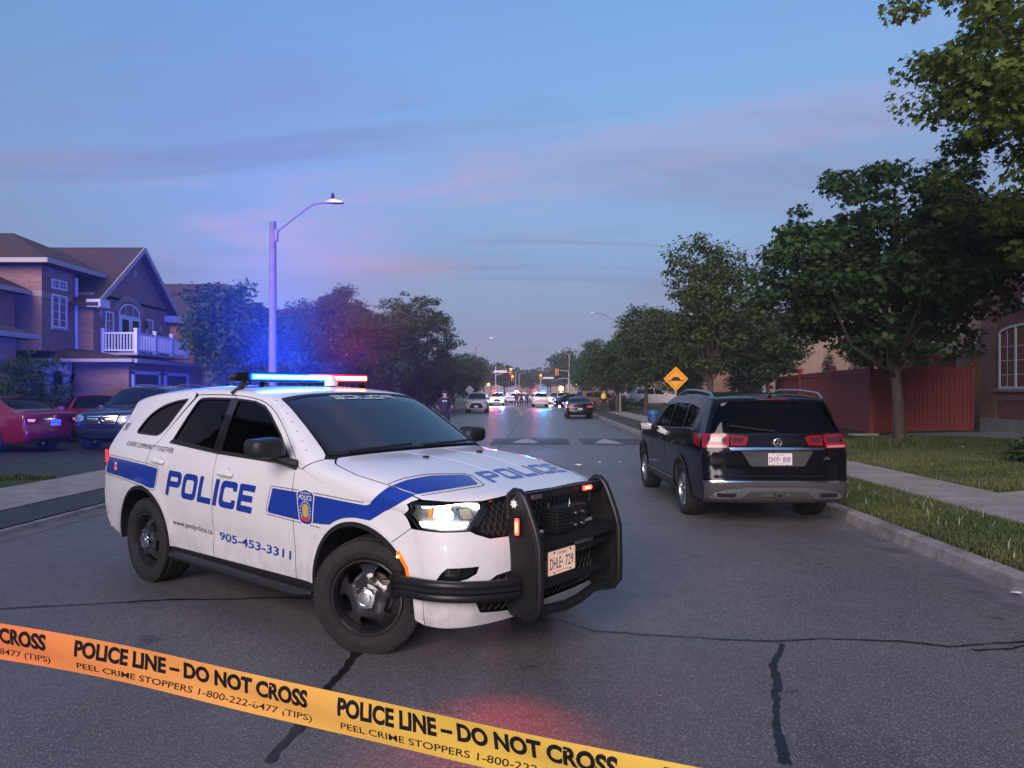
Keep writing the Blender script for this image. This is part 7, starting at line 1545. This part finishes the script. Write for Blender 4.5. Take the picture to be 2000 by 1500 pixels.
# ------------------------------------------------------------------ people, far traffic, tape, haze
M_UNI=mat('navy_uniform',(.012,.013,.020),.8,noise=(20,.2)); M_SKIN=mat('skin',(.42,.24,.18),.6); M_VESTY=mat('hi_vis_yellow',(.65,.5,.05),.6); M_HAIR=mat('dark_hair',(.015,.012,.01),.7)
def person(label,loc,rz,pose='hips',clothes=None,cap=True,vest=None,back_text=None,h=1.8,group=None,detail=True):
    """standing figure: skinned body in one surface, with cap, vest and belt as pieces"""
    k=h/1.8; J={'pel':(0,0,.98),'spn':(0,0,1.2),'chs':(0,.01,1.42),'nek':(0,.0,1.52),'hed':(0,-.01,1.66),'top':(0,-.01,1.76)}
    if pose=='hips': arm=lambda s:[(s*.21,0,1.44),(s*.34,.04,1.20),(s*.22,-.12,1.06),(s*.17,-.14,1.05)]
    elif pose=='front': arm=lambda s:[(s*.20,0,1.44),(s*.27,.02,1.18),(s*.12,-.22,1.16),(s*.05,-.25,1.18)]
    else: arm=lambda s:[(s*.20,0,1.44),(s*.26,.02,1.17),(s*.26,-.05,.92),(s*.26,-.07,.84)]
    V=[];E=[];Rd=[]
    def add(p,r,par=None):
        V.append(tuple(q*k for q in p)); Rd.append(r*k)
        if par is not None: E.append((par,len(V)-1))
        return len(V)-1
    pe_=add((0,0,.98),.15); a=add((0,0,1.12),.135,pe_); b=add((0,.0,1.28),.155,a); c=add((0,.01,1.42),.15,b); n=add((0,0,1.53),.06,c); hd=add((0,-.01,1.62),.085,n); hd2=add((0,-.015,1.70),.095,hd); add((0,-.01,1.77),.07,hd2)
    for s in (-1,1):
        P=arm(s); i=add(P[0],.07,c); i=add(P[1],.05,i); i=add(P[2],.038,i); add(P[3],.042,i)
        i=add((s*.11,0,.88),.10,pe_); i=add((s*.13,-.02,.50),.068,i); i=add((s*.14,.02,.10),.05,i); i=add((s*.14,-.03,.045),.045,i); add((s*.15,-.15,.035),.038,i)
    me=bpy.data.meshes.new('body'); me.from_pydata(V,E,[]); o=bpy.data.objects.new('tmp',me); COL.objects.link(o); m=o.modifiers.new('s','SKIN')
    for i,v in enumerate(me.skin_vertices[0].data): v.radius=(Rd[i]*(1.25 if 1<=i<=3 else 1),Rd[i]*(.78 if 1<=i<=3 else 1)); v.use_root=(i==0)
    o.modifiers.new('d','SUBSURF').levels=2 if detail else 1
    dg=bpy.context.evaluated_depsgraph_get(); me2=bpy.data.meshes.new_from_object(o.evaluated_get(dg)); bpy.data.objects.remove(o)
    t=thing('person',label,'person',loc,rz,group); bo=bpy.data.objects.new('body',me2); link(bo,t)
    for q in (clothes or M_UNI,M_SKIN,M_BLK): me2.materials.append(q)
    for p in me2.polygons:
        z=p.center.z/k; x=abs(p.center.x)/k; p.use_smooth=True
        hand=(pose!='down' and x<.33 and p.center.y<-.09*k and 1.0<z<1.25) or (pose=='down' and x>.2 and .78<z<.93)
        fore=pose=='hips' and x>.24 and z<1.2 and z>1.03
        p.material_index=1 if (z>1.51 or hand or fore) else (2 if z<.11 else 0)
    mb=MB()
    if cap: mb.lathe([(.115*k,1.70*k),(.125*k,1.745*k),(.115*k,1.80*k),(.06*k,1.83*k),(0,1.835*k)],16); mb.box((0,-.13*k,1.705*k),(.17*k,.12*k,.015*k),bev=.006); mb.build('cap',M_UNI,t)
    else: mb.lathe([(.09*k,1.66*k),(.118*k,1.72*k),(.10*k,1.79*k),(0,1.82*k)],14,mx=Matrix.Translation((0,.015,0))); mb.build('hair',M_HAIR,t)
    mb=MB(); mb.lathe([(.178*k,1.02*k),(.188*k,1.05*k),(.178*k,1.085*k)],20,mx=Matrix.Diagonal((1,.72,1,1))); 
    for s in (-1,1): mb.box((s*.19*k,0,1.0*k),(.06,.09,.17),bev=.01)
    mb.build('duty_belt',M_BLK,t)
    vm=vest or mat('ballistic_vest',(.014,.015,.02),.75,bump=(30,.4,.01))
    mb=MB(); mb.lathe([(.20*k,1.10*k),(.215*k,1.2*k),(.225*k,1.36*k),(.20*k,1.46*k),(.13*k,1.50*k)],22,mx=Matrix.Diagonal((.98,.72,1,1))); ve=mb.build('vest',vm,t)
    for s in (-1,1):   # face and ears
        mb=MB(); mb.lathe([(.012*k,0),(.008*k,.006*k),(0,.008*k)],8,mx=Matrix.Translation((s*.035*k,-.105*k,1.70*k))@Matrix.Rotation(R(90),4,'X')); mb.build('eye',M_BLK,t); mb=MB(); mb.box((s*.093*k,0,1.68*k),(.02*k,.04*k,.06*k),bev=.008); mb.build('ear',M_SKIN,t)
    mb=MB(); mb.add([(-.015*k,-.10*k,1.66*k),(.015*k,-.10*k,1.66*k),(0,-.13*k,1.665*k),(0,-.10*k,1.71*k)],[(0,1,2),(1,3,2),(3,0,2)]); mb.build('nose',M_SKIN,t)
    if back_text:
        V2,F2=fit_text(back_text,.19,.05,0,.02); mk('back_lettering',[((.095-a)*k,.165*k,(1.36+b)*k) for a,b in V2],F2,M_WVIN,ve,smooth=False)
    return t
x,y=T_(869,29); person('officer in navy uniform standing with back turned behind the police SUV hood',(x,y,RZ(-2)),R(180),'hips',back_text='POLICE',group='police officers')
for pxx,Z,pose,rz,lab in ((1009,88,'down',20,'leftmost officer of the far group on the road'),(1018,89,'front',-30,'second officer from the left in the far group'),(1028.5,88,'front',200,'third officer from the left, facing away in the far group'),(1041,86,'down',100,'officer standing beside the tail of the far police SUV')):
    x,y=T_(pxx,Z); person(lab,(x,y,.02),R(rz),pose,detail=False,group='police officers')
x,y=T_(1179,57); person('person in an orange and yellow vest standing on the far right pavement',(x,y,gl_at(x,y)),R(10),'down',cap=False,vest=M_VESTY,detail=False)
# ---- far vehicles
GLC=MATS['car_glass']; GV='vehicles further down the road'
def ends(S,c,front=True,lit=None,police=False,s0=.1,s1=5.6,r0=12.9,r1=18.9):
    for sg in (-1,1):
        f=lambda L:[(y*sg,z) for y,z in L]
        rpanel_yz(S,'headlight',f([(.52,.90),(.84,.93),(.86,.82),(.55,.80)]),M_HLC,c,s0,s1,off=.012,gv=.2,gs=.5,step=.2); rpanel_yz(S,'tail_lamp',f([(.60,1.10),(.86,1.10),(.88,.86),(.66,.86)]),M_TRED,c,r0,r1,off=.012,gv=.2,gs=.5,step=.2)
        if lit=='front':
            mb=MB(); mb.lathe([(.14,0),(.11,.03),(0,.04)],12,mx=frame((.84,sg*.66,.85),(0,1,0))); mb.build('headlamp_beam',emat('far_headlamp',(1.0,.95,.72),160),c)
        if lit=='rear': mb=MB(); mb.box((-3.95,sg*.76,1.0),(.03,.12,.16),bev=.03); mb.build('tail_glow',emat('far_tail',(1.0,.25,.16),2.5),c)
    rpanel_yz(S,'grille',[(-.40,.84),(.40,.84),(.46,.60),(-.46,.60)],M_GRILLE,c,s0,s1,off=.008,gv=.2,gs=.5,step=.2)
    mb=MB(); mb.box((.87,0,.55),(.02,.31,.15)); mb.box((-4.0,0,.85),(.02,.31,.15)); mb.build('licence_plate',M_PLATE,c,smooth=False)
def lightbar(c,cols,x=-1.9,z=1.78,st=32,x2=0):
    mb=MB(); mb.box((x,0,z),(.3,1.3,.05),bev=.01); lb_=mb.build('light_bar',M_GBLK,c)
    for i,cl in enumerate(cols):
        if cl is None: continue
        y=-.55+i*1.1/(len(cols)-1); mb=MB(); mb.box((x,y,z+.09),(.34,1.15/len(cols),.15),bev=.04); mb.build('light_module',emat('far_beacon_'+cl,{'r':(1.0,.004,.006),'b':(.002,.006,1.0),'w':(1,.5,.4),'c':(.002,.016,1.0)}[cl],st),lb_)
        if cl in 'rbc' and st>30: lamp('beacon_light','POINT',(x,y,z+.25),{'r':(1,.05,.05),'b':(.05,.2,1),'c':(.05,.5,1)}[cl],220,lb_,shadow_soft_size=.12)
def put(o,pxx,Z,z=.02): x,y=T_(pxx,Z); o.location=(x,y,z)
S_,c_=suv('white_crossover','pale crossover parked facing us on the left of the road','car',(0,0,0),R(-90),P_SILV,GLC,True,GV); ends(S_,c_); x,y=T_(931,60.5); c_.location=(x,y,.02)
rpanel_yz(S_,'lower_grille',[(-.56,.66),(.56,.66),(.50,.42),(-.50,.42)],M_GRILLE,c_,.1,5.6,off=.012)
S_,c_=suv('police_suv','police SUV with headlights on driving towards us beside the pale crossover','police car',(0,0,0),R(-90),M_WHITE,GLC,False,GV); ends(S_,c_,lit='front'); lightbar(c_,['r','r',None,'b','b']); put(c_,971,92)
S_,c_=suv('police_suv','white police SUV seen from behind with blue roof lights near the far officers','police car',(0,0,0),R(91),M_WHITE,GLC,False,GV); ends(S_,c_,lit='rear'); lightbar(c_,['c','c','b',None,'r']); x,y=T_(1053,87); c_.location=(x,y,.02)
rpanel_yz(S_,'chevron_band',[(-.84,.80),(.84,.80),(.84,.62),(-.84,.62)],mat('retro_red_band',(.55,.20,.16),.4),c_,12.9,18.9,off=.014,gv=.2,gs=.5,step=.2)
for lab,pxx,Z,rz,cols in (('white police SUV parked across the crossing on the left',985,118,175,['r',None,'w']),('white police SUV parked across the crossing behind the officers',1031,122,5,['w','r','w'])):
    S_,c_=suv('police_suv',lab,'police car',(0,0,0),R(rz),M_WHITE,GLC,False,GV); ends(S_,c_); lightbar(c_,cols,st=25); put(c_,pxx,Z)
    side_panel(S_,'blue_stripe',ccw([(-2.4,.75),(-.5,.75),(-.5,.92),(-2.4,.92)]),[],M_BLUE,c_,off=.01,fl=0,g=.3,step=.3)
S_,c_=suv('white_suv','white SUV with one bright headlamp right of the far police SUV','car',(0,0,0),R(-95),M_WHITE,GLC,False,GV); ends(S_,c_,lit='front'); put(c_,1084,100)
S_,c_=suv('bronze_minivan','bronze minivan seen from behind, behind the black saloon','car',(0,0,0),R(90),P_GOLD,GLC,False,GV); ends(S_,c_,lit=None); put(c_,1097,88)
mb=MB(); x,y=T_(1096,104); mb.lathe([(.28,0),(.30,.3),(.2,.5),(0,.55)],12); mb.tube([(0,0,-1.3),(0,0,0)],.05,6); b_=mb.build('flashing_beacon',emat('amber_beacon',(1.0,.22,.04),20)); b_.location=(x,y,2.05); tag(b_,'orange flashing beacon above the bronze minivan','beacon')
S_,c_=saloon('black_saloon','black saloon seen from behind at the far right kerb',(0,0,0),R(88),P_BLACK,GLC,True,GV,swz=SWZ); x,y=T_(1127,51); c_.location=(x,y,.0)
for sg in (-1,1): rpanel_yz(S_,'tail_lamp',[(sg*.40,.86),(sg*.80,.90),(sg*.84,.76),(sg*.50,.74)],mat('dim_tail',(.30,.05,.06),.25,emit=(1,.25,.2),es=.05),c_,13.2,18.9,off=.012,gv=.2,gs=.5,step=.2)
mb=MB(); mb.box((-3.80,0,.62),(.02,.31,.15)); mb.build('licence_plate',M_PLATE,c_,smooth=False)
for lab,pxx,Z,rz,pt,fn in (('dark saloon parked on the first right driveway',1155,74,5,P_BLACK,'s'),('brown SUV parked on the far right driveway',1204,66,20,mat('amber_brown_paint',(.17,.10,.05),.35,coat=.6),'u'),('silver car half hidden by the right maples',1310,64,10,P_SILV,'u'),('dark car parked beyond the right hedge',1182,80,0,P_DBLUE,'s')):
    x,y=T_(pxx,Z); z=gl_at(x,y)
    if fn=='s': S_,c_=saloon('parked_car',lab,(x,y,z),R(rz),pt,GLC,False,GV)
    else: S_,c_=suv('parked_car',lab,'car',(x,y,z),R(rz),pt,GLC,False,GV); 
# ---- yellow police tape
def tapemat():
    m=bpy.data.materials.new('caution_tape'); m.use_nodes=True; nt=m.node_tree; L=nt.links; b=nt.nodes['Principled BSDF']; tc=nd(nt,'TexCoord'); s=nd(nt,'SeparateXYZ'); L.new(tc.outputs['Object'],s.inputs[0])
    r=nd(nt,'MapRange'); r.inputs[1].default_value=-1.15; r.inputs[2].default_value=-.1; L.new(s.outputs[0],r.inputs[0]); rr=nd(nt,'ValToRGB'); e=rr.color_ramp.elements; e[0].color=(.95,.27,.09,1); e[1].color=(.92,.60,.10,1); e.new(.45).color=(.96,.42,.11,1); L.new(r.outputs[0],rr.inputs[0])  # red light on the tape's left painted in as this orange-to-yellow ramp
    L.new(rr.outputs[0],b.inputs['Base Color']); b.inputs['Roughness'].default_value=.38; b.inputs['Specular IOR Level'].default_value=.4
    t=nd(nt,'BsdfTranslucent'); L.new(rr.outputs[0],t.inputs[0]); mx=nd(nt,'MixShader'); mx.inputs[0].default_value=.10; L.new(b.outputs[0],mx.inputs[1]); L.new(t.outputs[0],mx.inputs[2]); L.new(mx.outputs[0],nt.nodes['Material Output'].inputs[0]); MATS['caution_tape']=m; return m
TP=np.array([(-6.3,3.05,1.30),(-3.2,2.26,1.235),(-1.17,1.66,1.182),(-.80,1.585,1.150),(-.42,1.49,1.105),(0,1.28,1.117),(.267,1.15,1.120),(1.2,.7,1.14),(2.6,-.2,1.2)])
_sg=np.linalg.norm(np.diff(TP,axis=0),axis=1); _s=np.concatenate([[0],np.cumsum(_sg)])-_sg[:2].sum(); TPSTEP=.01; TPS=np.arange(_s[0],_s[-1],TPSTEP)
TPP=np.stack([sum(np.interp(TPS+o,_s,TP[:,i]) for o in (-.12,-.06,0,.06,.12))/5 for i in range(3)],1)
def tape_at(d):
    """centre point and direction at arc length d (m) from the point px x=0"""
    s=TPS; i=min(max(int((d-s[0])/TPSTEP),0),len(s)-2); t=(d-s[i])/TPSTEP; return TPP[i]*(1-t)+TPP[i+1]*t,s[0],s[-1]
_,d0,d1=tape_at(0); tp=thing('police_tape','yellow police line tape stretched across the foreground','tape',(0,0,0)); TW=.092
def tape_pt(d,w,off=0):
    """w in -.5..+.5 across the tape; the tape leans back slightly and curls"""
    p,_,_=tape_at(d); q,_,_=tape_at(d+.01); t=(q-p)/np.linalg.norm(q-p); up=np.array((0,0,1.)); n=np.cross(t,up); n/=np.linalg.norm(n); u=np.cross(n,t); tw=.10*math.sin(d*1.7)+.06*math.sin(d*5.1+1)
    a=-n; y=w*TW; curl=.006*math.sin(w*3)*1.2+.0025*math.sin(d*9+w*6); return p+u*y*math.cos(tw)+n*(y*math.sin(tw)+curl)+n*off
dd=np.linspace(d0+.05,d1-.05,420); ww=np.linspace(-.5,.5,7); V=[tape_pt(d,w) for d in dd for w in ww]; n=len(ww)
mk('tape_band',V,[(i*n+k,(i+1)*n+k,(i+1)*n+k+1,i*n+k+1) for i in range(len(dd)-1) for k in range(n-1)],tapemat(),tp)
M_INK=mat('tape_ink',(.008,.008,.012),.5)
PER=.655; 
def tape_text(s,w,h,dstart,wlow,shear,bold):
    V2,F2=fit_text(s,w,h,shear,bold); bm=bmesh.new(); vv=[bm.verts.new((a,b,0)) for a,b in V2]
    for f in F2:
        try: bm.faces.new([vv[i] for i in f])
        except ValueError: pass
    bmesh.ops.subdivide_edges(bm,edges=[e for e in bm.edges if e.calc_length()>.012],cuts=1); bmesh.ops.triangulate(bm,faces=list(bm.faces)); bm.verts.index_update()
    P=[tape_pt(dstart+v.co.x,wlow+v.co.y/TW,.0006) for v in bm.verts]; F=[[v.index for v in f.verts] for f in bm.faces]; bm.free(); mk('tape_lettering',P,F,M_INK,tp,smooth=False)
T0=.200
for k in range(-2,3):
    a=T0+k*PER; tape_text('POLICE LINE \u2013 DO NOT CROSS',  .585,.041,a,-.04,.18,.042); tape_text('PEEL CRIME STOPPERS 1-800-222-8477 (TIPS)',.585,.020,a,-.42,.12,.006)
for x,y,z,lab in ((-6.3,3.05,1.30,'thin steel stake holding the left end of the tape'),(2.6,-.2,1.2,'thin steel stake holding the right end of the tape')):
    mb=MB(); mb.tube([(0,0,0),(0,0,1.45)],.02,8); s_=mb.build('tape_stake',M_GALV); s_.location=(x,y,.0); tag(s_,lab,'stake','stakes of the police tape')
# far tape across the road
mb=MB(); P=[(*T_(1082,84),2.0),(*T_(1120,86),1.85),(*T_(1165,88),1.9)]
V=[]; 
for q in P: V+=[(q[0],q[1],q[2]),(q[0],q[1],q[2]-.09)]
o=mk('police_tape',V,[(0,1,3,2),(2,3,5,4)],mat('far_tape_yellow',(.7,.4,.12),.5),smooth=False); tag(o,'distant strip of police tape across the right lane','tape')

# ---- evening air: lights glow in it
b=MB(); b.box((0,270,6.5),(860,730,16.2)); hz_=b.build('haze',None,None,smooth=False); tag(hz_,kind='stuff')
hm=bpy.data.materials.new('evening_haze'); hm.use_nodes=True; nt=hm.node_tree; nt.nodes.clear(); o_=nd(nt,'OutputMaterial'); pv=nd(nt,'VolumePrincipled'); pv.inputs['Color'].default_value=(.85,.88,1,1); pv.inputs['Density'].default_value=HAZE_D; pv.inputs['Anisotropy'].default_value=.0; nt.links.new(pv.outputs[0],o_.inputs['Volume']); hz_.data.materials.append(hm)
